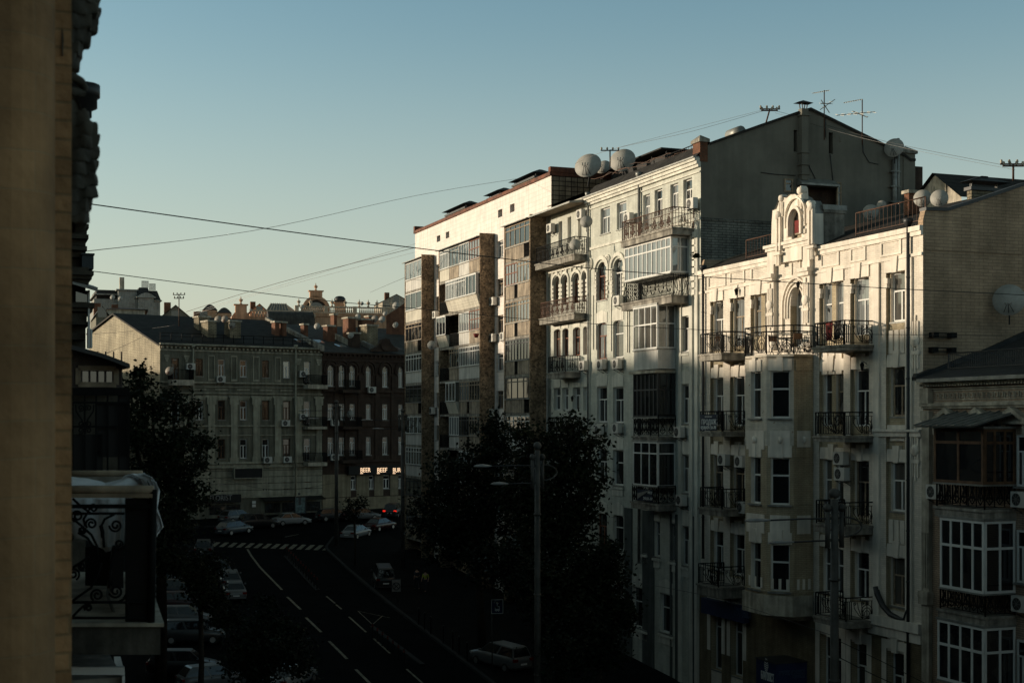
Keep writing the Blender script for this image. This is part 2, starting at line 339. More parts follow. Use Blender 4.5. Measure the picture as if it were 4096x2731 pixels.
def window(par, x0, x1, z0, z1, y, style='T', frame='plasticw', glass=None, fw=.07, tr=.68, sill=True, arch=None, name='window', label=None, silly=None, d=.07):
    mb = MB(); f = fw
    mb.box(x0,x0+f,y,y+d,z0,z1); mb.box(x1-f,x1,y,y+d,z0,z1); mb.box(x0+f,x1-f,y,y+d,z0,z0+f); mb.box(x0+f,x1-f,y,y+d,z1-f,z1)
    zt = z0+(z1-z0)*tr; g = f*.85; xm = (x0+x1)/2
    if style in 'TD+LG':
        mb.box(x0+f,x1-f,y+.003,y+d-.003,zt-g/2,zt+g/2)
        if style in 'TD': mb.box(xm-g/2,xm+g/2,y+.006,y+d-.006,z0+f,zt-g/2)
        if style == 'T':   # an inner casement frame
            mb.box(x0+f,x0+f+.04,y-.012,y+.03,z0+f,zt-g/2); mb.box(xm+g/2,xm+g/2+.04,y-.012,y+.03,z0+f,zt-g/2)
        if style == '+': mb.box(xm-g/2,xm+g/2,y+.006,y+d-.006,z0+f,z1-f)
        if style == 'L': mb.box(x0+(x1-x0)*.4-g/2,x0+(x1-x0)*.4+g/2,y+.006,y+d-.006,z0+f,zt-g/2)
    elif style.isdigit():
        n = int(style)
        for i in range(1,n): q = x0+(x1-x0)*i/n; mb.box(q-g/2,q+g/2,y+.006,y+d-.006,z0+f,z1-f)
        if tr < 1: mb.box(x0+f,x1-f,y+.003,y+d-.003,zt-g/2,zt+g/2)
    w = part(mb, name, frame, par, label)
    p = MB(); p.quad((x0+.01,y+d*.6,z0+.01),(x1-.01,y+d*.6,z0+.01),(x1-.01,y+d*.6,z1-.01),(x0+.01,y+d*.6,z1-.01)); part(p,'pane',glass or GL,w)
    if sill:
        s = MB(); yy = silly if silly is not None else y-.25; s.box(x0-.06,x1+.06,yy,y+.02,z0-.07,z0-.005); part(s,'sill','zinc',w)
    return w
def glazing(mb, p0, p1, z0, z1, n, tr=(.72,), bw=.06, d=.06, m=0):
    """mullions and transoms of a glazed screen between two plan points"""
    a = Vector((p0[0],p0[1],0)); b = Vector((p1[0],p1[1],0)); dr = (b-a); L = dr.length; dr.normalize(); nn = Vector((dr.y,-dr.x,0))
    def beam(u0,u1,za,zb,dd):
        q = [a+dr*u0+nn*dd, a+dr*u1+nn*dd, a+dr*u1-nn*dd, a+dr*u0-nn*dd]
        mb.add([(v.x,v.y,za) for v in q]+[(v.x,v.y,zb) for v in q], [(0,3,2,1),(4,5,6,7),(0,1,5,4),(1,2,6,5),(2,3,7,6),(3,0,4,7)], m)
    for i in range(n+1):
        u = L*i/n; u0 = min(max(u-bw/2,0),L-bw); beam(u0,u0+bw,z0,z1,d/2)
    beam(0,L,z0,z0+bw,d/2+.006); beam(0,L,z1-bw,z1,d/2+.006)
    for t in tr: z = z0+(z1-z0)*t; beam(0,L,z-bw/2,z+bw/2,d/2+.004)
def screen(mb, p0, p1, z0, z1, off=0., m=0):
    a = Vector((p0[0],p0[1])); b = Vector((p1[0],p1[1])); dr = (b-a).normalized(); nn = Vector((dr.y,-dr.x))*off
    a -= nn; b -= nn; mb.quad((a.x,a.y,z0),(b.x,b.y,z0),(b.x,b.y,z1),(a.x,a.y,z1), m)
def rail_face(mb, p0, p1, z0, z1, style='bars', r=.016, m=0, mt=None):
    a = Vector((p0[0],p0[1],0)); b = Vector((p1[0],p1[1],0)); L = (b-a).length; dr = (b-a)/L; H = z1-z0; mt = m if mt is None else mt
    def q(u, z): v = a+dr*u; return (v.x, v.y, z)
    mb.tube([q(0,z1),q(L,z1)], .028, 5, mt); mb.bar(q(0,z0+.08), q(L,z0+.08), .025, m)
    for u in (0, L): mb.bar(q(u,z0), q(u,z1), .045, m)
    def curl(cx, cz, rr, s=1, k=11, turns=1.35, a0=0.):
        mb.tube([q(cx+s*rr*(1-.75*i/k)*cos(a0+2*pi*turns*i/k), cz+rr*(1-.75*i/k)*sin(a0+2*pi*turns*i/k)) for i in range(k+1)], r, 4, m)
    def ring(cx, cz, rx, rz, k=14): mb.tube([q(cx+rx*cos(2*pi*i/k), cz+rz*sin(2*pi*i/k)) for i in range(k)], r, 4, m, True)
    def bars(u0, u1, step, za, zb):
        n = max(1,int(round((u1-u0)/step)))
        for i in range(n+1): u = u0+(u1-u0)*i/n; mb.bar(q(u,za), q(u,zb), r*1.6, m)
    if style == 'bars': bars(0, L, .12, z0+.08, z1)
    elif style == 'wide': bars(0, L, .27, z0+.08, z1)
    elif style == 'art':                             # circles with long scrolls, art nouveau
        mb.bar(q(0,z1-.16*H), q(L,z1-.16*H), .022, m)
        rr = min(.36*H, L*.2); c = L-rr-.06; zc = z0+.08+rr*1.08
        bars(0, min(.35,L*.2), .1, z0+.08, z1-.16*H)
        for k in (1.,.72,.45): ring(c, zc-(1-k)*rr*.55, rr*k, rr*1.06*k)
        ring(c, zc+rr*1.2, .05, .06)
        u0 = min(.35,L*.2)+.1; n = max(3,int((c-rr-u0)/.16))
        for i in range(n):                            # a fan of bent stems
            u = u0+(c-rr-u0)*i/max(1,n-1); e = c-rr*.4
            mb.tube([q(u, z1-.2*H), q(u+.03, z0+.55*H), q(u+(e-u)*.45, z0+.26*H), q(e-.1, z0+.1)], r, 4, m)
            if i%2 == 0: curl(u+.06, z1-.27*H, .075)
        mb.bar(q(c,z0+.08), q(c,z1-.16*H), r*1.6, m)
        bars(L-.1, L, .1, z0+.08, z1-.16*H)
        for i in range(max(2,int(L/.45))): mb.bar(q((i+.5)*.45,z1-.16*H), q((i+.5)*.45,z1), r*1.6, m)
    elif style == 'hoop':                             # straight bars with lens-shaped inserts
        bars(0, L, .16, z0+.08, z1); mb.bar(q(0,z0+.72*H), q(L,z0+.72*H), .02, m)
        n = max(1,int(L/.75))
        for i in range(n):
            c = L*(i+.5)/n; ring(c, z0+.42*H, .13, .3*H, 10); ring(c, z0+.42*H, .05, .16*H, 8)
            curl(c-.2, z0+.3*H, .09); curl(c+.2, z0+.3*H, .09, -1)
    elif style == 'belly':                            # bulging bars
        n = max(2,int(L/.13)); nn = Vector((dr.y,-dr.x,0))
        for i in range(n+1):
            u = L*i/n; P = []
            for k,(zz,bb) in enumerate(((0,0),(.12,.12),(.3,.2),(.5,.12),(.72,.02),(1,0))):
                v = a+dr*u+nn*bb; P.append((v.x,v.y,z0+H*zz))
            mb.tube(P, r, 4, m)
        for i in range(max(1,int(L/.9))): ring((i+.5)*L/max(1,int(L/.9)), z0+.45*H, .3, .3*H)
    elif style == 'lyre':
        n = max(1,int(round(L/.42)))
        for i in range(n):
            c = L*(i+.5)/n
            mb.bar(q(L*i/n,z0+.08), q(L*i/n,z1), r*1.8, m); mb.bar(q(c,z0+.2*H), q(c,z0+.8*H), r*1.5, m)
            for s in (-1,1):
                mb.tube([q(c,z0+.12*H), q(c+s*.15,z0+.25*H), q(c+s*.03,z0+.5*H), q(c+s*.15,z0+.72*H), q(c,z0+.86*H)], r*1.4, 4, m)
                curl(c+s*.09, z0+.3*H, .055, s); curl(c+s*.09, z0+.68*H, .055, s)
def balcony(par, fr, xa, xb, pxc, zt, slab, rail=1.0, style='art', far=True, mats=('concrete','iron'), depth=None, x_is_px=True, label=None, thick=None, corbel=False, railmat=None, inset=.06):
    """xa, xb: columns of the front edge, pxc: column where the near side meets the wall; zt: row of slab top seen at xb; slab: row of slab bottom at xb"""
    x1 = fr.X(pxc); p = -fr.ys(x1, xb) if depth is None else depth; x0 = fr.X(xa, -p)
    z1 = fr.Z(xb, zt, -p); z0 = fr.Z(xb, slab, -p)
    mb = MB(); mb.box(x0,x1,-p,-.003,z0,z1); mb.box(x0-.05,x1+.05,-p-.05,-.003,z1-.06,z1+.03)
    if corbel:
        for c in (x0+.35, x1-.35): mb.prism([(-.005,z0),(-p*.75,z0),(-p*.6,z0-.12),(-.25,z0-.4),(-.005,z0-.55)], 'x', c-.11, c+.11)
    b = part(mb, 'balcony', mats[0], par, label)
    rb = MB(); i = inset; A = (x0+i,-p+i); B = (x1-i,-p+i)
    rail_face(rb, A, B, z1+.03, z1+rail, style); rail_face(rb, B, (x1-i,-.02), z1+.03, z1+rail, style); rail_face(rb, A, (x0+i,-.02), z1+.03, z1+rail, 'bars')
    part(rb, 'railing', railmat or mats[1], b)
    return dict(x0=x0,x1=x1,p=p,z0=z0,z1=z1,ob=b)
# ================================================================ camera, sky, sun
cd = bpy.data.cameras.new('camera'); cam = bpy.data.objects.new('camera', cd); COL.objects.link(cam); S.camera = cam
cam.location = (0,0,CZ); cam.rotation_euler = (pi/2,0,0); cd.sensor_width = 36; cd.lens = 36*FP/4096; cd.shift_y = (HY-1365.5)/4096; cd.clip_end = 6000; cd.clip_start = .1
cd.dof.use_dof = True; cd.dof.focus_distance = 75; cd.dof.aperture_fstop = 5.0
SUN_AZ = atan2(-.981, .197); SUN_EL = radians(8.0)       # azimuth measured from +Y towards +X
sd = Vector((sin(SUN_AZ)*cos(SUN_EL), cos(SUN_AZ)*cos(SUN_EL), sin(SUN_EL)))
sl = bpy.data.lights.new('sun', 'SUN'); so = bpy.data.objects.new('sun', sl); COL.objects.link(so)
so.rotation_euler = sd.to_track_quat('Z','Y').to_euler(); sl.energy = 5.0; sl.angle = radians(1.5); sl.color = (1.,.84,.635)
W = bpy.data.worlds.new('World'); S.world = W; W.use_nodes = True; t = W.node_tree; L = t.links.new
bg = t.nodes['Background']; sky = nd(t,'ShaderNodeTexSky', sky_type='NISHITA', sun_disc=False, sun_elevation=SUN_EL, sun_rotation=SUN_AZ, air_density=1., dust_density=.7, ozone_density=1.2)
hs = nd(t,'ShaderNodeHueSaturation'); hs.inputs['Saturation'].default_value = 1.04; L(sky.outputs[0], hs.inputs['Color'])
tn = nd(t,'ShaderNodeMix', data_type='RGBA', blend_type='MULTIPLY'); tn.inputs[0].default_value = 1.; tn.inputs[7].default_value = (.90,1.02,.97,1); L(hs.outputs[0], tn.inputs[6])
tcw = nd(t,'ShaderNodeTexCoord'); sw = nd(t,'ShaderNodeSeparateXYZ'); L(tcw.outputs['Generated'], sw.inputs[0])
hz_ = nd(t,'ShaderNodeMapRange', interpolation_type='SMOOTHSTEP', i_From_Min=0., i_From_Max=.30, i_To_Min=.78, i_To_Max=.0); L(sw.outputs[2], hz_.inputs[0])
hm = nd(t,'ShaderNodeMix', data_type='RGBA'); L(hz_.outputs[0], hm.inputs[0]); L(tn.outputs[2], hm.inputs[6]); hm.inputs[7].default_value = (3.5,3.38,2.95,1)     # low haze
zn = nd(t,'ShaderNodeMapRange', interpolation_type='SMOOTHSTEP', i_From_Min=.30, i_From_Max=.62, i_To_Min=0., i_To_Max=1.); L(sw.outputs[2], zn.inputs[0])       # darker zenith at dusk
zm = nd(t,'ShaderNodeMix', data_type='RGBA', blend_type='MULTIPLY'); zm.inputs[0].default_value = 1.; L(hm.outputs[2], zm.inputs[6])
zc_ = nd(t,'ShaderNodeMix', data_type='RGBA'); zc_.inputs[6].default_value = (1,1,1,1); zc_.inputs[7].default_value = (.76,.59,.40,1); L(zn.outputs[0], zc_.inputs[0]); L(zc_.outputs[2], zm.inputs[7])
L(zm.outputs[2], bg.inputs['Color']); bg.inputs['Strength'].default_value = .172
S.view_settings.view_transform = 'Standard'; S.view_settings.look = 'None'; S.view_settings.exposure = 0
S.cycles.max_bounces = 6; S.cycles.diffuse_bounces = 3; S.cycles.glossy_bounces = 3

# ================================================================ ground, pavements, markings
DV = Vector((-.3533,.9355)); EV = Vector((.9355,.3533))       # along the street; across it to the right
RF = Frame(*(EV*34.0), (-DV.x,-DV.y))                         # right-hand facades: x grows towards the viewer, y into the houses
SF = Frame(0, 0, EV)                                          # street frame: x across, y along
mb = MB(); xs = [-1500,-400,-150,-80,-50]+list(range(-40,60,8))+[60,90,150,400,1500]; ys_ = [-300,-60,-20]+list(range(-8,150,6))+[160,180,220,300,500,900,2500]
for y in ys_:
    for x in xs: mb.v.append((x,y,gz(x,y)))
n = len(xs)
for j in range(len(ys_)-1):
    for i in range(n-1): mb.f.append([j*n+i,j*n+i+1,(j+1)*n+i+1,(j+1)*n+i]); mb.m.append(0); mb.s.append(True)
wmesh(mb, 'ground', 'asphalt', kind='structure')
def sheet(name, pts, m, h=.13, label=None):
    """a raised slab on the sloping street with a kerb along its outline; pts in world x, y"""
    mb = MB(); n = len(pts)
    top = [(p[0],p[1],gz(p[0],p[1])+h) for p in pts]; bot = [(p[0],p[1],gz(p[0],p[1])-.3) for p in pts]
    mb.poly(top); mb.add(top+bot, [(i,(i+1)%n,n+(i+1)%n,n+i) for i in range(n)], 1)
    return wmesh(mb, name, [m,'kerb'], kind='structure')
K1 = [gp(1304,2202), gp(1390,2282), gp(1565,2428), gp(1750,2571), gp(1934,2714)]
k0 = K1[-1]+(K1[-1]-K1[-2]).normalized()*60
fw = lambda x,y: SF.w((x,y))
near = fw(33.99, -20)
ptsR = [(k0.x,k0.y)]+[(p.x,p.y) for p in K1[::-1]]
kf = gp(1300,2190); cr = gp(1330,2150); ptsR += [(kf.x,kf.y),(cr.x,cr.y)]
b1 = fw(34.0,112); ptsR += [(b1.x-6,b1.y+2),(b1.x,b1.y)]
for s_ in (100,90,80,70,60,50,40,30,20,0,-20): q = fw(34.0,s_); ptsR.append((q.x,q.y))
# triangulated fan-free: build as strips between kerb side and facade side
def strip_slab(name, left, right, m, h=.13):
    mb = MB(); n = len(left)
    def P(p, dz): return (p[0],p[1],gz(p[0],p[1])+dz)
    for i in range(n-1): mb.quad(P(left[i],h),P(right[i],h),P(right[i+1],h),P(left[i+1],h))
    for i in range(n-1):
        mb.quad(P(left[i],-.3),P(left[i],h),P(left[i+1],h),P(left[i+1],-.3),1)
        a = Vector(left[i][:2]); b = Vector(left[i+1][:2]); r0 = Vector(right[i][:2]); r1 = Vector(right[i+1][:2])
        a2 = a+(r0-a).normalized()*.22; b2 = b+(r1-b).normalized()*.22
        mb.quad(P(a,h+.012),P(a2,h+.012),P(b2,h+.012),P(b,h+.012),1)
        mb.quad(P(a2,h),P(a2,h+.012),P(b2,h+.012),P(b2,h),1); mb.quad(P(a,h),P(a,h+.012),P(b,h+.012),P(b,h),1)
    return wmesh(mb, name, [m,'kerb'], kind='structure')
lk = [k0]+[K1[i] for i in (4,3,2,1,0)]+[kf, cr]
lk2 = []
for a,b in zip(lk,lk[1:]): lk2 += [a+(b-a)*(i/4) for i in range(4)]
lk2.append(lk[-1])
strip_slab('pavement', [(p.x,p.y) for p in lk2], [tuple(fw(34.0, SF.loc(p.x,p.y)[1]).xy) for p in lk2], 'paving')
# far pavement in front of the house across the junction
GF = Frame(-32.3, 130.5, (.819,.574))
fl = [tuple(GF.w((x,-5.0)).xy) for x in range(-30,70,5)]; fr_ = [tuple(GF.w((x,0)).xy) for x in range(-30,70,5)]
strip_slab('far_pavement', fl, fr_, 'paving')
def stripe(mb, px0, px1, w, lift=.012):
    a = gp(*px0); b = gp(*px1); d = (b-a); d.z = 0; d.normalize(); nrm = Vector((-d.y,d.x,0))*w/2
    n = max(1,int((b-a).length/4)); 
    for i in range(n):
        p = a+(b-a)*(i/n); q = a+(b-a)*((i+1)/n)
        vs = [p-nrm, p+nrm, q+nrm, q-nrm]; mb.quad(*[(v.x,v.y,gz(v.x,v.y)+lift) for v in vs])
mb = MB()
for a,b in (((990,2196),(1005,2222)),((1005,2222),(1040,2268)),((1040,2268),(1128,2358)),((1149,2386),(1202,2436)),((1224,2469),(1285,2527)),((1316,2563),(1388,2634)),((1423,2676),(1500,2752)),((1540,2792),(1640,2892))):
    stripe(mb, a, b, .16)
for a,b in (((1306,2384),(1340,2412)),((1344,2417),(1366,2435)),((1396,2466),(1464,2527)),((1495,2553),(1560,2612)),((1627,2675),(1690,2731)),((1720,2762),(1800,2832))): stripe(mb, a, b, .12)
stripe(mb, (1432,2443), (1490,2497), .05); stripe(mb, (1490,2497), (1530,2462), .05); stripe(mb, (1432,2443), (1560,2470), .04)
stripe(mb, (838,2194), (880,2262), .12); stripe(mb, (880,2262), (925,2310), .12)
stripe(mb, (1140,2147), (1195,2136), .12)
wmesh(mb, 'lane_marking', 'marking', kind='structure')
mb = MB()
for i in range(15):
    xl = 806+34.4*i; yb = 2184+1.15*i; yt = 2167+.95*i
    q = [gp(xl,yb), gp(xl+19,yb+.5), gp(xl+42,yt+.5), gp(xl+24,yt)]
    mb.quad(*[(v.x,v.y,gz(v.x,v.y)+.013) for v in q])
wmesh(mb, 'zebra_crossing', 'marking', kind='structure')
mb = MB()                                                       # the raised strip that carries the bollards
for a,b in (((1142,2225),(1272,2362)),((1488,2508),(1690,2660))):
    A = gp(*a); B = gp(*b); d = (B-A); d.z = 0; d.normalize(); nn = Vector((-d.y,d.x,0))*.14
    n = 6
    for i in range(n):
        p = A+(B-A)*(i/n); q = A+(B-A)*((i+1)/n); vs = [p-nn,p+nn,q+nn,q-nn]
        tp = [(v.x,v.y,gz(v.x,v.y)+.09) for v in vs]; bt = [(v.x,v.y,gz(v.x,v.y)-.1) for v in vs]
        mb.add(bt+tp, [(4,5,6,7),(0,1,5,4),(1,2,6,5),(2,3,7,6),(3,0,4,7)])
wmesh(mb, 'kerb_strip', 'kerb', kind='structure')
# distant wooded rise beyond the roofs
mb = MB(); n = 60
for i in range(n+1):
    X = -420+900*i/n; hh = 20+7*sin(i*.31)+3*sin(i*1.1)
    mb.v += [(X,560,9),(X,640,9+hh),(X,760,9)]
for i in range(n): 
    for k in (0,1): mb.f.append([3*i+k,3*i+3+k,3*i+4+k,3*i+1+k]); mb.m.append(0); mb.s.append(True)
wmesh(mb, 'hills', 'leaf2', kind='structure')

# ================================================================ right side: generic pieces
def ground_h(fr, x, y=0): p = fr.w((x,y)); return gz(p.x,p.y)-CZ
def ornament(mb, x, z, h, y=-.002, m=0, d=.06):
    """three upright bars crossed by a disc and a short rail"""
    for k,(dx,l) in enumerate(((-.16,.8),(0,1.),(.16,.8))): mb.box(x+dx-.045,x+dx+.045,y-d,y,z-h*l/2+(.1 if k==1 else 0),z+h*l/2)
    mb.lathe([(.0,-d-.05),(.2,-d-.05),(.24,-d),(.24,0)], (x,y,z+h*.06), 12, m, True, 'y')
    mb.box(x-.27,x+.27,y-d-.02,y,z-h*.16,z-h*.1)
def downpipe(par, fr, px, pts_y, y=-.12, r=.065, name='downpipe', hopper=True, m='darkmetal'):
    x = fr.X(px, y); z0 = fr.Z(px, pts_y[0], y); z1 = fr.Z(px, pts_y[1], y)
    mb = MB(); mb.tube([(x,y,z0),(x,y,z1)], r, 8)
    k = int(abs(z0-z1)/1.9)
    for i in range(k+1): z = z1+(z0-z1)*i/max(1,k); mb.lathe([(r+.018,-.03),(r+.018,.03)], (x,y,z), 8)
    if hopper: mb.lathe([(r,-.05),(r+.12,.16),(r+.13,.3)], (x,y,z0), 8)
    return part(mb, name, m, par)
def house_shell(mb, x0, x1, zg, prof, m_side=1, m_roof=2, m_back=3):
    """side walls, back and roof of a house whose cross-section (y,z) is prof, front to back"""
    n = len(prof)
    for x in (x0, x1): mb.poly([(x,prof[0][0],zg)]+[(x,p[0],p[1]) for p in prof]+[(x,prof[-1][0],zg)], m_side)
    yb, zb = prof[-1]; mb.quad((x1,yb,zg),(x0,yb,zg),(x0,yb,zb),(x1,yb,zb), m_back)
    for (ya,za),(yb,zb) in zip(prof,prof[1:]): mb.quad((x0,ya,za),(x1,ya,za),(x1,yb,zb),(x0,yb,zb), m_roof)

# ================================================================ the cream art-nouveau house
cx0, cx1 = RF.X(2800), RF.X(3692); cg = ground_h(RF, cx1)-.6
cream = thing('apartment_house', 'cream stuccoed house with arched attic gable, corner bay and iron balconies', 'apartment house', RF, (cx0, 0, cg))
EZ = 7.62
cols = dict(a=(2841,2893), b=(2920,2978), c=(3002,3082), d=(3277,3374), e=(3401,3476), f=(3544,3626))
cX = {k:(RF.X(v[0]),RF.X(v[1])) for k,v in cols.items()}
rx0, rx1 = RF.X(3084), RF.X(3254)                                  # central projection
heads = [5.95,2.2,-1.55,-5.3,-9.05]
fw_ = MB(); ops = []
for k,(a,b) in cX.items():
    if k == 'c': ops.append((a,b,3.35,6.25,.14)); continue
    ops.append((a,b,-7.4,6.25 if k in 'ade' else 6.25,.14))
gop = []                                                            # ground-floor openings, straight through the front wall
for k in 'abdef':
    a,b = cX[k]; gop.append((a+.1,b-.1,-12.1,heads[4],.3))
ax0, ax1 = RF.X(3161), RF.X(3212)
wall(fw_, cx0, cx1, cg, EZ-.25, ops+gop+[(ax0,ax1,3.35,6.05,.35)], 0., 0, 1)
arch_fill(fw_, ax0, ax1, 5.2, 6.05, 0, .35, 0)
fo_ = part(fw_, 'facade_wall', ['white_paint','ochre'], cream)
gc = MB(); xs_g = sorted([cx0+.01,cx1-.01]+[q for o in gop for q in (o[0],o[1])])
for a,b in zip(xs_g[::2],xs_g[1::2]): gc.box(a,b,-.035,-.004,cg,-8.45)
part(gc, 'ground_floor_cladding', 'ochre_shade', cream)  # ground floor coloured darker than the ochre above to stand for street shade
inner = MB(); wins = []
for k,(a,b) in cX.items():
    io = []
    for i,h in enumerate(heads[:4]):
        if k == 'c' and i > 0: continue
        z0 = h-1.95 if k in 'f' or (k=='c') else h-2.35
        if i == 3: z0 = h-1.95
        if k in 'cd':
            m_ = (a+b)/2; xs_ = [(a+.12,m_-.16),(m_+.16,b-.1)]
        else: xs_ = [(a+.13,b-.08)]
        for p in xs_: io.append((p[0],p[1],z0,h,.15)); wins.append((k,i,p[0],p[1],z0,h))
    wall(inner, a, b, 3.35 if k=='c' else -7.4, 6.25, io, .14, 0, 1)
part(inner, 'recess_wall', ['ochre','white_trim'], cream)
for k,i,a,b,z0,h in wins:
    st = 'G' if (b-a)<.75 else ('D' if k in 'abe' else 'T')
    window(cream, a, b, z0, h, .25, st, 'plasticw' if RN.random()<.85 else 'paintwood', GLB if i==0 and RN.random()<.6 else GL, tr=.62, silly=.1, sill=k=='f' or i==3)
for a,b,z0,h,_ in gop: window(cream, a, b, z0, h, .28, 'T', 'plasticw', GLD, tr=.68, silly=-.02)
window(cream, ax0, ax1, 3.4, 6.05, .33, 'L', 'plasticw', GLB, tr=.66, sill=False)
# mouldings in front of the wall
tr_ = MB()
tr_.box(cx0,cx1,-.16,.0,EZ-.25,EZ-.05); tr_.box(cx0,cx1,-.10,0,EZ-.42,EZ-.25); tr_.box(cx0,cx1,-.07,-.002,6.42,6.54)
segs = [(2838,2900),(2925,2975),(3010,3072),(3290,3352),(3408,3458),(3530,3600)]
for a,b in segs:                                                     # attic panels framed by raised borders
    x0,x1 = RF.X(a),RF.X(b)
    tr_.box(x0-.12,x0,-.05,-.002,6.7,7.15); tr_.box(x1,x1+.12,-.05,-.002,6.7,7.15); tr_.box(x0-.12,x1+.12,-.05,-.002,7.15,7.22); tr_.box(x0-.12,x1+.12,-.05,-.002,6.62,6.7)
for k,(a,b) in cX.items():
    for i,h in enumerate(heads[:4]):
        if k == 'c' and i: continue
        y0 = -.06 if i == 0 else .02
        zt = h+.46 if i == 0 else h+.5
        m_ = (a+b)/2
        tr_.prism([(a-.05,h),(b+.05,h),(b-.05 if i else b+.05,zt),(a+.05 if i else a-.05,zt)], 'y', y0, .135)     # flat hood
        tr_.prism([(m_-.14,h-.03),(m_+.14,h-.03),(m_+.22,zt+.14),(m_-.22,zt+.14)], 'y', y0-.06, .13)              # keystone
        if i == 0:
            for q in (a,): tr_.box(q-.02,q+.16,-.05,.1,h-.42,h-.2); tr_.box(q-.0,q+.1,-.03,.1,h-.6,h-.42)      # consoles
        # three upright slabs under the sill
        if k in 'f' or (k in 'd' and i == 0):
            zb = h-1.95-.22 if k=='f' else h-2.35-.5
            if i in (0,2):
                w3 = (b-a-.5)/3
                for j in range(3): tr_.box(a+.13+j*(w3+.09),a+.13+j*(w3+.09)+w3,.03,.138,zb-1.05,zb-.12)
            elif k == 'f' and i == 1: tr_.box(a+.1,b-.08,-.02,.138,zb-.35,zb-.12); tr_.box(a+.22,b-.2,.03,.138,zb-.75,zb-.4)
for px in (3510,3640):                                               # flat strips that run the full height
    x = RF.X(px); tr_.box(x-.2,x+.2,-.09,-.002,-8,6.4)
xe = RF.X(3664)
for z in (3.0,-1.2): ornament(tr_, xe, z, 2.3)
ornament(tr_, RF.X(2812), 1.6, 1.8)
tr_.box(RF.X(3504),cx1-.002,-.12,-.001,-.55,-.36); tr_.box(RF.X(3504),cx1-.003,-.2,-.001,-.36,-.26)       # string courses near the corner
tr_.box(RF.X(3480),cx1-.002,-.22,-.001,-8.1,-7.72); tr_.box(RF.X(3480),cx1-.003,-.12,-.001,-8.5,-8.1)
part(tr_, 'moulding', 'white_trim', cream)
gw = MB()                                                            # ochre ground floor cladding and white window surrounds
for a,b,z0,h,_ in gop:
    for q0,q1 in ((a-.32,a-.02),(b+.02,b+.32)): gw.box(q0,q1,-.06,-.002,z0+.9,h+.1)
    gw.box(a-.32,b+.32,-.06,-.002,h+.1,h+.45); gw.prism([((a+b)/2-.16,h-.02),((a+b)/2+.16,h-.02),((a+b)/2+.2,h+.6),((a+b)/2-.2,h+.6)],'y',-.12,-.003)
part(gw, 'window_surround', 'white_trim', cream)
# central projection with the arched attic
cp = MB(); P1 = -.2
cp.box(rx0,rx0+.55,P1,-.002,3.3,EZ+.25); cp.box(rx1-.55,rx1,P1,-.002,3.3,EZ+.25)
cp.box(rx0+.55,rx1-.55,P1,-.002,7.15,EZ+.25)
for x in (rx0+.27,rx1-.27):
    cp.box(x-.42,x+.42,P1-.22,P1,6.55,6.72); cp.box(x-.36,x+.36,P1-.14,P1,6.38,6.55); ornament(cp, x, 5.2, 2.2, P1)
for k in range(3):
    arch_band(cp, ax0-.12-.2*k, ax1+.12+.2*k, 5.15, 6.0+.18*k, .07, -.07-.02*k, -.004, 0, 14, leg=.5+.75*(k==2))
xm = (ax0+ax1)/2
for s in (-.35,.35): cp.box(xm+s-.03,xm+s+.03,-.06,-.003,6.5,7.1)
AT = [(805,1310),(808,1140),(816,1030),(846,1018),(868,960),(893,905),(930,925),(965,897),(1010,892),(1035,912),(1060,925),(1082,958),(1108,968),(1128,950),(1148,985),(1158,1055),(1160,1310)]
ap = [RF.P(2700+a*.4782, 350+b*.4782, P1-.05) for a,b in AT]
aw0, aw1 = RF.X(3166,P1-.05), RF.X(3206,P1-.05); az0 = RF.Z(3185,938,P1); az1 = RF.Z(3185,842,P1)
# gable sheet pieced around the arched opening
mid = [p for p in ap]
lft = [p for p in ap if p[0] < aw0]; rgt = [p for p in ap if p[0] > aw1]; top = [p for p in ap if aw0 <= p[0] <= aw1]
def topz(x):
    for (xa,za),(xb,zb) in zip(ap,ap[1:]):
        if xa <= x <= xb and xb > xa: return za+(zb-za)*(x-xa)/(xb-xa)
    return ap[0][1]
y0, y1 = P1-.05, P1+.45
cp.prism(lft+[(aw0,topz(aw0)),(aw0,ap[0][1])], 'y', y0, y1); cp.prism([(aw1,ap[-1][1]),(aw1,topz(aw1))]+rgt, 'y', y0, y1)
cp.prism([(aw0,az1)]+[(aw0,topz(aw0))]+top+[(aw1,topz(aw1)),(aw1,az1)], 'y', y0, y1)
arch_fill(cp, aw0, aw1, az1-.55, az1, y0+.001, y1, 0)
cp.box(aw0,aw1,y0,y1,ap[0][1],az0-1.15)
arch_band(cp, aw0-.05, aw1+.05, az1-.5, az1+.05, .13, y0-.16, y0-.002, 0, 12, leg=.6)
arch_band(cp, aw0-.36, aw1+.36, az1-.2, az1+.5, .07, y0-.12, y0-.002, 0, 12, leg=.5)
for j in range(3):
    for s in (aw0-.22,aw1+.22): cp.box(s-.16,s+.16,y0-.06,y0-.002,az0-.05+.32*j,az0+.14+.32*j)
for q,w_ in ((ap[5],.17),(RF.P(3202,752,y0),.19),(ap[13],.15)):
    x,z = q; cp.lathe([(.0,-.1),(w_*.8,-.1),(w_,0),(w_,.22)], (x,y0,z-.12), 10, 0, True, 'y')
    for s in (-.13,.0,.13): cp.box(x+s-.035,x+s+.035,y0-.07,y0-.001,z-.95,z-.3)
xk = RF.P(3202,752,y0)[0]; zk = RF.P(3202,752,y0)[1]; cp.prism([(xk-.16,zk-.5),(xk+.16,zk-.5),(xk+.12,zk-.02),(xk,zk+.1),(xk-.12,zk-.02)],'y',y0,y0+.3)
cp.box(rx0-.12,rx1+.12,P1-.16,P1+.3,EZ+.28,EZ+.42); cp.box(rx0-.05,rx1+.05,P1-.08,P1+.3,EZ+.14,EZ+.28)
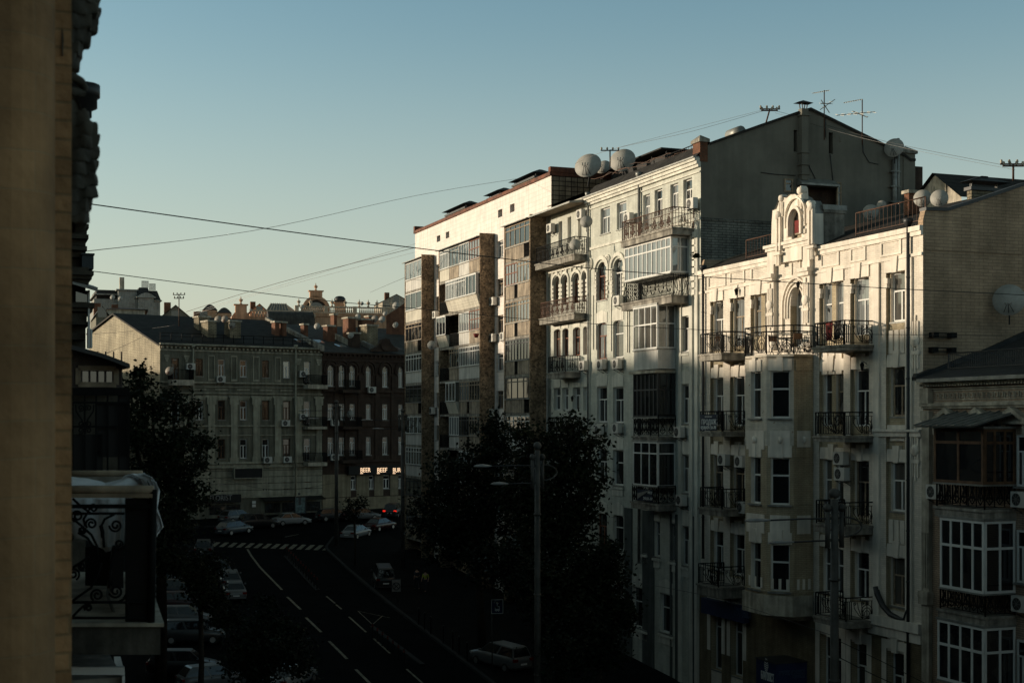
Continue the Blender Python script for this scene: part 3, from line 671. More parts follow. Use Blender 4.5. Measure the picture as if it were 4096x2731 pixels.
for s in (aw0-1.12,aw0-.86,aw1+.7,aw1+.96): cp.box(s,s+.12,y0-.14,y0-.002,az0-.6,az1-.15)
for s in (aw0-1.0,aw1+.9):
    cp.lathe([(.0,-.2),(.16,-.19),(.2,-.12),(.2,.0)],(s,y0,az1-.05),10,0,True,'y'); cp.box(s-.3,s+.3,y0-.18,y0-.003,az0-.78,az0-.66)
    for j in range(3): cp.box(s-.14+.11*j,s-.08+.11*j,y0-.12,y0-.004,az0-1.25,az0-.78)
part(cp, 'central_projection', 'white_trim', cream)
ab = MB(); bx0 = ap[-1][0]-1.0
ab.box(bx0,ap[-1][0]-.001,y1,y1+1.05,EZ-.2,RF.Z(3260,860,.3)); ab.box(bx0-.05,ap[-1][0]+.05,y1,y1+1.12,RF.Z(3260,860,.3),RF.Z(3260,848,.3))
ab.box(ap[0][0]+.2,bx0,y1,y1+.5,EZ-.2,az1-.2)
part(ab, 'attic_block', 'concrete', cream)
cap = MB(); cap.box(bx0-.05,ap[-1][0]+.06,y1-.06,y1+1.15,RF.Z(3260,848,.3),RF.Z(3260,828,.3))
for (xa,za),(xb,zb) in zip(ap[2:-2],ap[3:-1]): cap.quad((xa,y0-.06,za+.01),(xb,y0-.06,zb+.01),(xb,y1+.04,zb+.03),(xa,y1+.04,za+.03))
part(cap, 'attic_flashing', 'zinc', cream)
wn = window(cream, aw0, aw1, az0, az1, y0+.10, '+', 'paintwood', GLD, sill=False, tr=.5)
rc = MB(); rc.quad((aw0+.12,y0+.085,az0+.07),(aw0+.6,y0+.085,az0+.07),(aw0+.6,y0+.085,az0+.62),(aw0+.12,y0+.085,az0+.62)); part(rc, 'red_cloth', 'redcloth', wn)
nt = MB(); nt.quad((aw0,y0+.2,az0-1.15),(aw1,y0+.2,az0-1.15),(aw1,y0+.2,az0),(aw0,y0+.2,az0))
part(nt, 'niche_back', 'ochre', cream)
ld = MB()
for j in range(6): ld.box(aw0+.05,aw1-.1,y0+.03+.015*j,y0+.09+.015*j,az0-1.1+.18*j,az0-1.03+.18*j)
ld.bar((aw0+.05,y0+.05,az0-1.12),(aw0+.05,y0+.15,az0),.05); ld.bar((aw1-.1,y0+.05,az0-1.12),(aw1-.1,y0+.15,az0),.05); part(ld, 'ladder', 'paintwood', cream)
# canted bay under the middle balcony
xB = RF.X(3254); xS = xB; yS = RF.ys(xS,3175); xF1 = RF.X(3068, yS-.84); 
bp_ = .97*.87; yF = yS-bp_; xF1 = xS-bp_; xF0 = RF.X(2981, yF); xL = xF0-bp_
plan = [(xL,-.01),(xL,yS),(xF0,yF),(xF1,yF),(xS,yS),(xS,-.01)]
zt, zb = 2.95, -7.6
by = MB(); bt = MB(); faces = list(zip(plan,plan[1:]))
def on_face(p, q, u, z, off): 
    a = Vector(p); b = Vector(q); d = (b-a).normalized(); n_ = Vector((d.y,-d.x)); r = a+d*u+n_*off; return (r.x, r.y, z)
def fbox(mbb, p, q, u0, u1, z0, z1, o0, o1, m=0):
    v = [on_face(p,q,u,0,o)[:2] for u,o in ((u0,o1),(u1,o1),(u1,o0),(u0,o0))]
    mbb.add([(a,b,z0) for a,b in v]+[(a,b,z1) for a,b in v], [(0,3,2,1),(4,5,6,7),(0,1,5,4),(1,2,6,5),(2,3,7,6),(3,0,4,7)], m)
bayp = part(MB(), 'bay', 'white_paint', cream) if False else None
bw_ = []
for fi,(p,q) in enumerate(faces):
    Lf = (Vector(q)-Vector(p)).length
    # a face is a wall in its own little frame: x along the face
    if fi in (0,):
        by.quad((*p,zb),(*q,zb),(*q,zt),(*p,zt)); continue
    holes = []
    for h in heads[1:4]:
        if fi in (2,3): holes.append((Lf/2-.42,Lf/2+.42,h-2.0,h+.05))
        elif fi in (1,): holes.append((Lf/2-.36,Lf/2+.36,h-2.0,h+.05))
    xs_ = sorted({0,Lf,*[a for o in holes for a in o[:2]]}); zs_ = sorted({zb,zt,-1.0,*[a for o in holes for a in o[2:4]]})
    for i in range(len(xs_)-1):
        for j in range(len(zs_)-1):
            c_ = ((xs_[i]+xs_[i+1])/2,(zs_[j]+zs_[j+1])/2)
            if any(o[0]<c_[0]<o[1] and o[2]<c_[1]<o[3] for o in holes): continue
            low = c_[1] < -1.0
            by.quad(on_face(p,q,xs_[i],zs_[j],0),on_face(p,q,xs_[i+1],zs_[j],0),on_face(p,q,xs_[i+1],zs_[j+1],0),on_face(p,q,xs_[i],zs_[j+1],0), 1 if (low or fi>=4) else 0)
    for o in holes:
        for u in o[:2]: by.quad(on_face(p,q,u,o[2],0),on_face(p,q,u,o[2],-.22),on_face(p,q,u,o[3],-.22),on_face(p,q,u,o[3],0),2)
        for z in o[2:4]: by.quad(on_face(p,q,o[0],z,0),on_face(p,q,o[1],z,0),on_face(p,q,o[1],z,-.22),on_face(p,q,o[0],z,-.22),2)
        bw_.append((p,q,o))
        fbox(bt,p,q,o[0]-.1,o[1]+.1,o[3],o[3]+.5,.003,.05); fbox(bt,p,q,Lf/2-.13,Lf/2+.13,o[3]-.02,o[3]+.62,.003,.1)
    if fi == 4:
        for h in heads[1:4]: fbox(bt,p,q,Lf/2-.42,Lf/2+.42,h+.05,h+.5,.003,.05,1); fbox(bt,p,q,Lf/2-.36,Lf/2+.36,h-2.0,h+.05,.002,.012,1)
    for k,z in enumerate((-.75,-4.4)):
        fbox(bt,p,q,.16,Lf-.16,z-.42,z+.4,.003,.04); 
        if k == 0:
            c = on_face(p,q,Lf/2,z,.05); bt.lathe([(.0,.06),(.12,.05),(.17,.0),(.17,-.06)], c, 10, 0, True, 'y')
    fbox(bt,p,q,0,Lf,-7.35,-7.28,.003,.05,1)
    for s in (.22,.5,.78): fbox(bt,p,q,Lf*s-.06,Lf*s+.06,-7.2,-6.75,.003,.03)
bo = part(by, 'bay', ['white_worn','ochre','white_trim'], cream)
cap2 = MB(); cap2.poly([(p[0],p[1],zt) for p in plan]); cap2.poly([(p[0]+(.12 if p[0]>xF1 else -.12 if p[0]<xF0 else 0),p[1]-.12,zt-.1) for p in plan])
sk = [(p[0],p[1],zb) for p in plan]; sk2 = [((p[0]-xm)*.75+xm,p[1]*.6,zb-1.0) for p in plan]; ou = [(p[0]+(.1 if p[0]>xF1 else -.1),p[1]-.1,zb+.12) for p in plan]; ol = [(p[0]+(.1 if p[0]>xF1 else -.1),p[1]-.1,zb-.75) for p in plan]
n=6
cap2.add(ou+ol+sk2, [(i,i+1,n+i+1,n+i) for i in range(5)]+[(n+i,n+i+1,2*n+i+1,2*n+i) for i in range(5)]+[list(range(12,18)),list(range(6))])
part(cap2, 'bay_base', 'stone_lt', bo); part(bt, 'bay_moulding', ['white_trim','ochre'], bo)
for p,q,o in bw_:
    mbw = MB(); f=.07
    for u0,u1,z0,z1 in ((o[0],o[0]+f,o[2],o[3]),(o[1]-f,o[1],o[2],o[3]),(o[0]+f,o[1]-f,o[2],o[2]+f),(o[0]+f,o[1]-f,o[3]-f,o[3]),(o[0]+f,o[1]-f,o[2]+1.22,o[2]+1.3),): fbox(mbw,p,q,u0,u1,z0,z1,-.22,-.15)
    w = part(mbw, 'window', 'plasticw', cream)
    pp = MB(); pp.quad(on_face(p,q,o[0],o[2],-.18),on_face(p,q,o[1],o[2],-.18),on_face(p,q,o[1],o[3],-.18),on_face(p,q,o[0],o[3],-.18)); part(pp,'pane',GLD,w)
    ss = MB(); fbox(ss,p,q,o[0]-.1,o[1]+.1,o[2]-.08,o[2]-.005,-.15,.12); part(ss,'sill','zinc',w)
# balconies
b5a = balcony(cream, RF, 2796, 2886, 2984, 1412, 1438, rail=1.0, style='art')
b5c = balcony(cream, RF, 3252, 3377, 3501, 1380, 1400, rail=1.0, style='art', x_is_px=True)
mbk = MB(); i_=.05
for zz in (1.25,):
    for (p,q) in ((plan[1],plan[2]),(plan[2],plan[3]),(plan[3],plan[4]),(plan[4],(xS,-.02))): rail_face(mbk, p, q, zt+.02, zt+1.0, 'art'); mbk.tube([(p[0],p[1],zt+zz),(q[0],q[1],zt+zz)], .03, 5); mbk.bar((q[0],q[1],zt+1.0),(q[0],q[1],zt+zz),.035)
part(mbk, 'railing', 'iron', bo); BAYTOP = (xF0, xF1, yF, zt)
for (xa,xb,xc,zs,sl_) in ((2796,2886,2984,1728,1746),(2796,2886,2984,2040,2066),(2788,2872,2981,2352,2395),(3255,3378,3499,1746,1768),(3258,3378,3499,2108,2140),(3255,3382,3500,2490,2515)):
    balcony(cream, RF, xa, xb, xc, zs, sl_, rail=.98, style='art')
for px,ry in ((3632,(905,2731)),(2812,(1085,2230))): downpipe(cream, RF, px, ry)
# roof, end walls
prof = [(-.18,EZ-.03),(.35,EZ+.12)]
for q in ((3790,850),(3900,815),(4096,748)):
    y_,z_ = RF.PS(q[0],q[1],cx1); prof.append((y_, z_))
ye,ze = prof[-1]; prof += [(ye+2.0,ze+.5),(ye+7.5,ze-2.5)]
pw = MB(); fr2 = [(0,EZ+.15)]+[(.1,RF.PS(3700,842,cx1)[1])]+[(a,b+.05) for a,b in prof[2:]]
for x,xx in ((cx1-.3,cx1),(cx0,cx0+.3)):
    n = len(fr2); A = [(x,p[0],p[1]) for p in fr2]+[(x,fr2[-1][0],cg),(x,0.004,cg)]; B = [(xx,p[0],p[1]) for p in fr2]+[(xx,fr2[-1][0],cg),(xx,.004,cg)]
    k = len(A); pw.add(A+B, [list(range(k))[::-1], list(range(k,2*k))]+[(i,(i+1)%k,k+(i+1)%k,k+i) for i in range(k)])
pw.quad((cx0,fr2[-1][0],cg),(cx1,fr2[-1][0],cg),(cx1,fr2[-1][0],fr2[-1][1]),(cx0,fr2[-1][0],fr2[-1][1]))
part(pw, 'party_wall', 'partybrick', cream)
rf = MB()
for (ya,za),(yb,zb_) in zip(prof,prof[1:]): rf.quad((cx0+.3,ya,za),(cx1-.3,ya,za),(cx1-.3,yb,zb_),(cx0+.3,yb,zb_))
rfo = part(rf, 'roof', 'roof_dark', cream)
cpg = MB()
for (ya,za),(yb,zb_) in zip(fr2[1:],fr2[2:]): cpg.prism([(ya,za),(yb,zb_),(yb,zb_+.13),(ya,za+.13)],'x',cx1-.36,cx1+.06)
part(cpg, 'coping', 'darkmetal', rfo)
rr = MB(); rz = EZ+.2
rail_face(rr, (RF.X(3380),.55), (RF.X(3655),.55), rz, rz+.95, 'wide', r=.009); part(rr, 'roof_railing', 'rustiron', rfo)
rr = MB(); rail_face(rr, (RF.X(2945),.55), (RF.X(3085),.55), rz, rz+.9, 'wide', r=.009); part(rr, 'roof_railing', 'rustiron', rfo)
# loft structure with a pale gable rising behind
lx0,lx1 = RF.X(3691,10),RF.X(3846,10); (xa_,za_) = RF.P(3742,697,10); zb1 = RF.Z(3691,765,10); zb2 = RF.Z(3846,782,10)
lg = MB(); lg.poly([(lx0,10,zb1-3),(lx1,10,zb2-3),(lx1,10,zb2),(xa_,10,za_),(lx0,10,zb1)])
for u in (.3,.62): x=lx0+(lx1-lx0)*u; lg.box(x-.04,x+.04,9.93,9.99,zb2-1,za_-.6)
part(lg, 'loft_gable', 'stone_lt', cream)
lr = MB(); lr.quad((lx0-.15,9.8,zb1-.05),(lx0-.15,24,zb1-.05),(xa_,24,za_+.05),(xa_,9.8,za_+.05)); lr.quad((xa_,9.8,za_+.05),(xa_,24,za_+.05),(lx1+.2,24,zb2-.1),(lx1+.2,9.8,zb2-.1))
part(lr, 'loft_roof', 'roof_dark', cream)
def chimney(par, fr, y, pxa, pxb, ptop, pbot, dep=.6, m='redbrick', cap='stone_lt', flat=False, capz=.14):
    xa,xb = fr.X(pxa,y),fr.X(pxb,y); z1 = fr.Z((pxa+pxb)/2,ptop,y); z0 = fr.Z((pxa+pxb)/2,pbot,y)
    mb = MB(); mb.box(xa,xb,y,y+dep,z0,z1); c = part(mb,'chimney',m,par)
    k = MB(); k.box(xa-.09,xb+.09,y-.09,y+dep+.09,z1,z1+capz)
    if flat:
        for a in (xa+.1,xb-.1):
            for b in (y+.1,y+dep-.1): k.bar((a,b,z1+capz),(a,b,z1+capz+.25),.05)
        k.add([(xa-.3,y-.3,z1+capz+.22),(xb+.3,y-.3,z1+capz+.22),(xb+.3,y+dep+.3,z1+capz+.22),(xa-.3,y+dep+.3,z1+capz+.22),(xa+.2,y+dep*.4,z1+capz+.5),(xb-.2,y+dep*.4,z1+capz+.5),(xb-.2,y+dep*.6,z1+capz+.5),(xa+.2,y+dep*.6,z1+capz+.5)],[(0,3,2,1),(4,5,6,7),(0,1,5,4),(1,2,6,5),(2,3,7,6),(3,0,4,7)])
    part(k,'chimney_cap',cap,c); return c
chimney(cream, RF, 5.0, 3868, 3886, 762, 830, 1.5, 'chimbrick', 'darkmetal', True)
chimney(cream, RF, 3.5, 3617, 3636, 775, 860, .8, 'redbrick', 'stone_lt')

for px,py in ((3762,1341),(3760,1400)):
    y_,z_ = RF.PS(px,py,cx1); wb = MB()
    for d_ in (-.42,.42): wb.box(cx1+.003,cx1+.3,y_+d_-.12,y_+d_+.12,z_-.1,z_+.1)
    wb.box(cx1+.22,cx1+.3,y_-.3,y_+.3,z_-.09,z_-.05); wb.box(cx1+.22,cx1+.3,y_-.3,y_+.3,z_+.05,z_+.09)
    part(wb,'wall_bracket','iron',cream)
hs_ = MB(); hs_.tube([(RF.X(a,-.1),-.1,RF.Z(a,c,-.1)) for a,c in ((3504,2345),(3510,2375),(3530,2420),(3560,2455),(3595,2472),(3615,2475),(3622,2450),(3632,2430))],[.13,.13,.12,.11,.09,.05,.04,.04],8); part(hs_,'drain_hose','darkmetal',cream)
ck = MB(); yq,zq = RF.PS(3800,1000,cx1)
for a,c in (((3700,905),(4096,905)),):
    ck.box(cx1+.001,cx1+.03,RF.PS(3700,1000,cx1)[0],RF.PS(4090,1000,cx1)[0],zq-.05,zq+.05)
part(ck,'wall_ledge','partybrick',cream)
# ================================================================ the mint house
mx0, mx1 = RF.X(2190), RF.X(2803); mm = RF.X(2351); mg = ground_h(RF, mx1)-.6
mint = thing('apartment_house', 'pale mint house with tall arched windows, glazed bay column and grey gable end', 'apartment house', RF, (mx0,0,mg))
ME = RF.Z(2798,640); ME1 = RF.Z(2300,800)
# right wing
def rect(fr, xa, xb, ya, yb, pxz=None, y=0.): return (fr.X(xa,y), fr.X(xb,y), fr.Z(pxz or (xa+xb)/2, yb, y), fr.Z(pxz or (xa+xb)/2, ya, y))
W2 = []                                                             # xa, xb, top, bottom, style
for xa,xb,ya,yb in ((2402,2440,830,934),(2467,2506,808,914),(2572,2600,778,905),(2618,2649,757,864),(2681,2713,735,838),(2733,2768,715,832)): W2.append((xa,xb,ya,yb,'T',0))
for xa,xb,rows in ((2388,2428,((1048,1200,'a'),(1290,1436,'c'),(1546,1688,''),(1796,1934,''),(2050,2200,'c'))),
                   (2452,2494,((1034,1188,'a'),(1280,1430,'c'),(1548,1690,''),(1800,1940,''),(2058,2200,'c'))),
                   (2725,2758,((1262,1406,'c'),(1537,1694,''),(1818,1970,''),(2104,2260,''))),(2572,2590,((2078,2210,''),)),(2618,2640,((2085,2225,''),)),(2682,2703,((2095,2240,''),)),(2388,2428,((2320,2450,''),)),(2452,2494,((2335,2470,''),)),(2530,2590,((2350,2510,''),)),(2640,2690,((2375,2530,''),))):
    for ya,yb,k in rows: W2.append((xa,xb,ya,yb,k or 'T',1))
ops = []; wl = []
for xa,xb,ya,yb,k,low in W2:
    r = rect(RF, xa, xb, ya, yb); ops.append((*r,.26)); wl.append((r,k,low,xa))
for zz in range(3):
    pass
fwm = MB(); wall(fwm, mm, mx1, mg, ME-.3, ops, 0., 0, 1)
for r,k,low,_ in wl:
    if k in 'ac': arch_fill(fwm, r[0], r[1], r[3]-(.55 if k=='a' else .18), r[3], 0, .26, 0)
part(fwm, 'facade_wall', ['mint','mint_trim'], mint)
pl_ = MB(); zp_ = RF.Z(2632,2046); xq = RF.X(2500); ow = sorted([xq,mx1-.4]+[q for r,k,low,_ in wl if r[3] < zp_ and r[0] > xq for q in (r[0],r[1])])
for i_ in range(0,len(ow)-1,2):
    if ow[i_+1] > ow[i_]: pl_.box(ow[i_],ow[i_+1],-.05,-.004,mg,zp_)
pl_.box(mx0,xq,-.05,-.004,mg,RF.Z(2430,2475)); part(pl_, 'plinth', 'mint_shade', mint)  # base of the wall painted dark in place of the shade under the balcony
hi = MB(); hz = RF.Z(2600,985)                                       # the smooth upper storey
z_s = RF.Z(2420,985); 
for r,k,low,xa in wl:
    fr_ = 'redwood' if (k=='a' and xa==2388) or (k=='c' and low and xa==2388) or (k=='c' and xa==2452 and False) else 'plasticw'
    g = GLB if (r[3] > 4.5 and RN.random()<.7) else GL
    window(mint, *r, .15, 'T' if not low else RN.choice('TTG'), fr_, g, tr=.64, silly=-.06)
mt = MB()
for k,(a,b,d) in enumerate(((-.05,.08,.34),(-.22,-.05,.24),(-.36,-.22,.15),(-.62,-.56,.07))): mt.box(mm,mx1,-d,-.001+.0004*k,ME+a,ME+b)
mt.box(mm,mx1-.001,-.07,-.002,RF.Z(2420,985),RF.Z(2420,975))
for r,k,low,xa in wl:
    if k == 'a':
        arch_band(mt, r[0]-.12, r[1]+.12, r[3]-.45, r[3]+.14, .22, -.1, -.003, 0, 12, leg=.7)
        for j in range(7):
            for q in (r[0],r[1]): 
                w_ = .26 if j%2 else .17
                mt.box(q-(w_ if q==r[0] else .04),q+(.04 if q==r[0] else w_),-.08,-.002,r[2]+.05+.24*j,r[2]+.24+.24*j)
    elif low:
        zz = r[3]
        if k == 'c': mt.prism([(r[0]-.06,zz-.02),(r[1]+.06,zz-.02),(r[1]+.06,zz+.55),((r[0]+r[1])/2,zz+.72),(r[0]-.06,zz+.55)],'y',-.035,-.002)
        else: mt.prism([(r[0]-.06,zz+.03),(r[1]+.06,zz+.03),(r[1]+.06,zz+.62),((r[0]+r[1])/2,zz+.8),(r[0]-.06,zz+.62)],'y',-.035,-.002)
        mt.box(r[0]-.1,r[1]+.1,-.12,-.003,r[2]-.22,r[2]-.1); mt.box(r[0]-.02,r[1]+.02,-.05,-.004,r[2]-.6,r[2]-.22)
for px in (2362,2374,2386,2440,2446,2510,2518): 
    x = RF.X(px); mt.box(x-.05,x+.05,-.06,-.002,RF.Z(px,1180+ (px-2362)*.1),RF.Z(px,1180)-(3.2 if px%4 else 2.6)) if px not in (2440,) else None
for (px,py) in ((2363,1056),(2432,1042)): mt.lathe([(.28,-.05),(.36,-.09),(.36,0),(.26,0),(.26,-.05)], (RF.X(px),0,RF.Z(px,py)), 14, 0, True, 'y')
for px in (2358,2724,2768,2790): x = RF.X(px); mt.box(x-.16,x+.16,-.1,-.003,mg,RF.Z(2420,990))
for zz in range(9): x = RF.X(2778); mt.box(x-.2,x+.25,-.14,-.004,RF.Z(2778,1180)+.36*zz,RF.Z(2778,1180)+.36*zz+.28)
part(mt, 'moulding', 'mint_trim', mint)
gut = MB(); gut.box(mm-.05,mx1,-.42,-.08,ME+.08,ME+.15); part(gut, 'gutter', 'zinc', mint)
# left wing: lower, with a plank-lined canopy over its top balcony
W1 = []
for xa,xb,ya,yb in ((2234,2249,886,990),(2270,2285,868,970),(2312,2326,850,960)): W1.append((xa,xb,ya,yb,'T'))
for xa,xb in ((2213,2242),(2247,2274),(2289,2321),(2330,2350)):
    c = (xa+xb)/2; d = (2350-c)*.16
    W1 += [(xa,xb,1085+d,1205+d,'a'),(xa+2,xb,1305+d*.6,1418+d*.5,'c'),(xa+2,xb,1548+d*.2,1640,'T'),(xa+2,xb,1795,1890,'T'),(xa+2,xb,2050,2160,'T')]
ops = []; wl1 = []
for xa,xb,ya,yb,k in W1:
    r = rect(RF, xa, xb, ya, yb); ops.append((*r,.3)); wl1.append((r,k))
fm1 = MB(); wall(fm1, mx0, mm, mg, ME1, ops, 0., 0, 1)
for r,k in wl1:
    if k in 'ac': arch_fill(fm1, r[0], r[1], r[3]-(.5 if k=='a' else .15), r[3], 0, .3, 0)
part(fm1, 'wing_wall', ['mint','mint_trim'], mint)
for i,(r,k) in enumerate(wl1): window(mint, *r, .2, 'T' if k=='T' else 'D', 'redwood' if k in 'ac' else 'plasticw', GL, tr=.66, sill=False)
m1 = MB()
for r,k in wl1:
    if k == 'a':
        arch_band(m1, r[0]-.02, r[1]+.02, r[3]-.4, r[3]+.06, .17, -.08, -.003, 0, 10, leg=.9)
        for j in range(5):
            for q in (r[0],r[1]): m1.box(q-.16,q+.16,-.07,-.002,r[2]+.1+.26*j,r[2]+.28+.26*j)
    elif k == 'c' or (k=='T' and r[3]<4): m1.prism([(r[0],r[3]+.02),(r[1],r[3]+.02),(r[1],r[3]+.5),((r[0]+r[1])/2,r[3]+.62),(r[0],r[3]+.5)],'y',-.03,-.002)
m1.box(mx0,mm-.002,-.12,-.002,RF.Z(2280,1075),RF.Z(2280,1062)); 
for j in range(9): x = mx0+.3+(mm-mx0-.5)*j/8; m1.box(x-.08,x+.08,-.1,-.003,RF.Z(2280,1088),RF.Z(2280,1075))
part(m1, 'wing_moulding', 'mint_trim', mint)
w1 = balcony(mint, RF, 2141, 2297, 2350, 1016, 1040, style='hoop', rail=1.05)
w2 = balcony(mint, RF, 2158, 2297, 2350, 1252, 1276, style='hoop', rail=1.0, railmat='rustiron')
balcony(mint, RF, 2190, 2259, 2322, 1488, 1510, style='hoop')
balcony(mint, RF, 2190, 2262, 2322, 1735, 1755, style='hoop')
p_ = w1['p']+.35; x0c,x1c = w1['x0']-.3, mm+.05; zc = RF.Z(2290,806,-p_)
cn = MB(); A = [(x0c,-p_,zc),(x1c,-p_,zc),(x1c,.1,zc+.1),(x0c,.1,zc+.1)]; B = [(v[0],v[1],v[2]+(.10 if v[1]<0 else .22)) for v in A]
cn.add(A, [(0,1,2,3)], 0); cn.add(B, [(0,3,2,1)], 1); cn.add(A+B, [(i,(i+1)%4,4+(i+1)%4,4+i) for i in range(4)], 2)
part(cn, 'canopy', ['soffit','roof_grey','zinc'], mint)
# glazed bay column of the right wing
TB = balcony(mint, RF, 2484, 2689, 2778, 910, 936, style='hoop', rail=1.05, railmat='rustiron')
def bay(par, fr, xa, xb, xc, ztop, zbot, n, ns, frame, gl=GL, tr=(.75,), panel=None, zpan=None, plinth=None, bw=.07, roof=True):
    """projecting glazed bay: glass between rows ztop, zbot (seen at xb), panel below down to zpan"""
    x1 = fr.X(xc); p = -fr.ys(x1, xb); x0 = fr.X(xa,-p); zt = fr.Z(xb,ztop,-p); zb = fr.Z(xb,zbot,-p)
    mb = MB(); A,B,C,D = (x0,-p),(x1,-p),(x1,-.02),(x0,-.02)
    glazing(mb,A,B,zt,zb,n,[1-q for q in tr],bw); 
    mb = MB(); glazing(mb,A,B,zb,zt,n,tr,bw); glazing(mb,B,C,zb,zt,ns,tr,bw); glazing(mb,A,D,zb,zt,ns,tr,bw)
    o = part(mb, 'bay', frame, par)
    g = MB(); screen(g,A,B,zb+.01,zt-.01,.0); screen(g,B,C,zb+.01,zt-.01,0); screen(g,A,D,zb+.01,zt-.01,0); part(g,'pane',gl,o)
    k = MB(); k.box(x0-.06,x1+.06,-p-.06,-.012,zt+.003,zt+.09); k.box(x0-.03,x1+.03,-p-.07,-.012,zb-.06,zb-.003); part(k,'bay_cap','zinc',o)
    if panel:
        zp = fr.Z(xb,zpan,-p); q = MB(); q.box(x0,x1,-p+.02,-.014,zp,zb-.062); part(q,'apron',panel,o)
    return dict(x0=x0,x1=x1,p=p,zt=zt,zb=zb,ob=o)
by1 = bay(mint, RF, 2500, 2685, 2756, 945, 1088, 10, 2, 'plasticw', GLB, (.72,))
bl = balcony(mint, RF, 2486, 2686, 2760, 1180, 1210, style='belly', rail=1.35, inset=.2)
bay(mint, RF, 2534, 2630, 2703, 1217, 1392, 4, 2, 'plasticw', GL, (.57,), 'panel_white', 1474)
by3 = bay(mint, RF, 2534, 2632, 2702, 1489, 1668, 6, 2, 'darkmetal', GLD, (.62,), None)
balcony(mint, RF, 2530, 2632, 2705, 1748, 1760, style='lyre', rail=1.15)
bay(mint, RF, 2534, 2631, 2702, 1768, 1946, 3, 1, 'plasticw', GLD, (.74,))
balcony(mint, RF, 2524, 2632, 2706, 2018, 2044, style='lyre', rail=.95)
for y_ in (RF.Z(2630,1484,-1.5),): 
    k = MB(); k.box(by3['x0']-.2,by3['x1']+.1,-by3['p']-.2,-.02,y_-.05,y_+.1); part(k,'ledge','stone_lt',mint)
downpipe(mint, RF, 2556, (712,2250), r=.08, m='zinc'); downpipe(mint, RF, 2352, (790,1700), r=.06, m='zinc')
# banner hanging on the lower railing
# gable end towards the viewer: plane x = mx1
def G(px,py): return RF.PS(px,py,mx1)
gp_ = [(0.0,ME+.05),G(2836,575),G(3030,506),G(3193,450),G(3240,436),G(3395,512),G(3522,574),G(3612,618),G(3640,640),G(3659,640)]
yb = gp_[-1][0]; zsplit = G(2900,880)[1]
sl1,sl2 = G(3175,520),G(3190,608); sr1,sr2 = G(3315,530),G(3332,616); al1,al2 = G(3190,738),G(3364,842)
ws = [(sl1[0],sl2[0],sl2[1],sl1[1]),(sr1[0],sr2[0],sr2[1],sr1[1]),(al1[0],al2[0],al2[1],al1[1])]
gm = MB()
ys2 = sorted({0.0,yb,*[p[0] for p in gp_],*[q for w_ in ws for q in w_[:2]]})
def gtop(y):
    for (ya,za),(yb_,zb_) in zip(gp_,gp_[1:]):
        if ya <= y <= yb_ and yb_ > ya: return za+(zb_-za)*(y-ya)/(yb_-ya)
    return gp_[-1][1]
for a,b in zip(ys2,ys2[1:]):
    cy = (a+b)/2; hs_ = [w_ for w_ in ws if w_[0]<cy<w_[1]]; z = zsplit
    for w_ in sorted(hs_, key=lambda w_:w_[2]):
        gm.quad((mx1,a,z),(mx1,b,z),(mx1,b,w_[2]),(mx1,a,w_[2])); z = w_[3]
    gm.quad((mx1,a,z),(mx1,b,z),(mx1,b,gtop(b)),(mx1,a,gtop(a)))
for a,b,c,d in ws:
    dd = .5
    for q in ((a,c,a,d),(b,c,b,d),(a,c,b,c),(a,d,b,d)): gm.quad((mx1,q[0],q[1]),(mx1-dd,q[0],q[1]),(mx1-dd,q[2],q[3]),(mx1,q[2],q[3]))
    gm.quad((mx1-dd,a,c),(mx1-dd,b,c),(mx1-dd,b,d),(mx1-dd,a,d),1)
gm.quad((mx1,yb,mg),(mx0,yb,mg),(mx0,yb,gtop(yb)),(mx1,yb,gtop(yb))); gm.poly([(mx0,0,mg)]+[(mx0,p[0],p[1]) for p in gp_]+[(mx0,yb,mg)])
part(gm, 'gable_wall', ['greyplaster','darkbrick'], mint)
gb = MB(); gb.quad((mx1,0,mg),(mx1,yb,mg),(mx1,yb,zsplit),(mx1,0,zsplit)); gb.box(mx1-.1,mx1+.05,0.02,9,zsplit-.04,zsplit+.06); part(gb, 'gable_brickwork', 'greybrick', mint)
mr_ = MB()
for (ya,za),(yb_,zb_) in zip(gp_[1:-1],gp_[2:]): mr_.quad((mm,ya,za+.06),(mx1+.1,ya,za+.06),(mx1+.1,yb_,zb_+.06),(mm,yb_,zb_+.06)); mr_.quad((mx1+.1,ya,za+.06),(mx1+.1,ya,za-.08),(mx1+.1,yb_,zb_-.08),(mx1+.1,yb_,zb_+.06))
mr_.quad((mm,-.3,ME+.12),(mx1,-.3,ME+.12),(mx1,gp_[1][0],gp_[1][1]+.06),(mm,gp_[1][0],gp_[1][1]+.06))
mr_.quad((mx0,-.1,ME1+.2),(mm,-.1,ME1+.2),(mm,8,ME1+2.2),(mx0,8,ME1+2.2)); mr_.quad((mm,-.1,ME1+.2),(mm,-.1,ME+.1),(mm,8,gtop(8)),(mm,8,ME1+2.2))
mro = part(mr_, 'roof', 'roof_dark', mint)
cpw = MB(); y0_,z0_ = G(2806,640); y1_,z1_ = G(2834,562)
cpw.box(mx1-.75,mx1+.02,-.05,y1_-.05,ME-.1,G(2834,570)[1]); c_ = part(cpw,'chimney','redbrick',mro)
k=MB(); zt_=G(2834,570)[1]; k.box(mx1-.83,mx1+.1,-.13,y1_+.03,zt_,zt_+.16); cxm,cym=mx1-.37,(y1_-.1)/2; k.add([(mx1-.83,-.13,zt_+.16),(mx1+.1,-.13,zt_+.16),(mx1+.1,y1_+.03,zt_+.16),(mx1-.83,y1_+.03,zt_+.16),(cxm,cym,zt_+.42)],[(0,1,4),(1,2,4),(2,3,4),(3,0,4)]); part(k,'chimney_cap','concrete',c_)
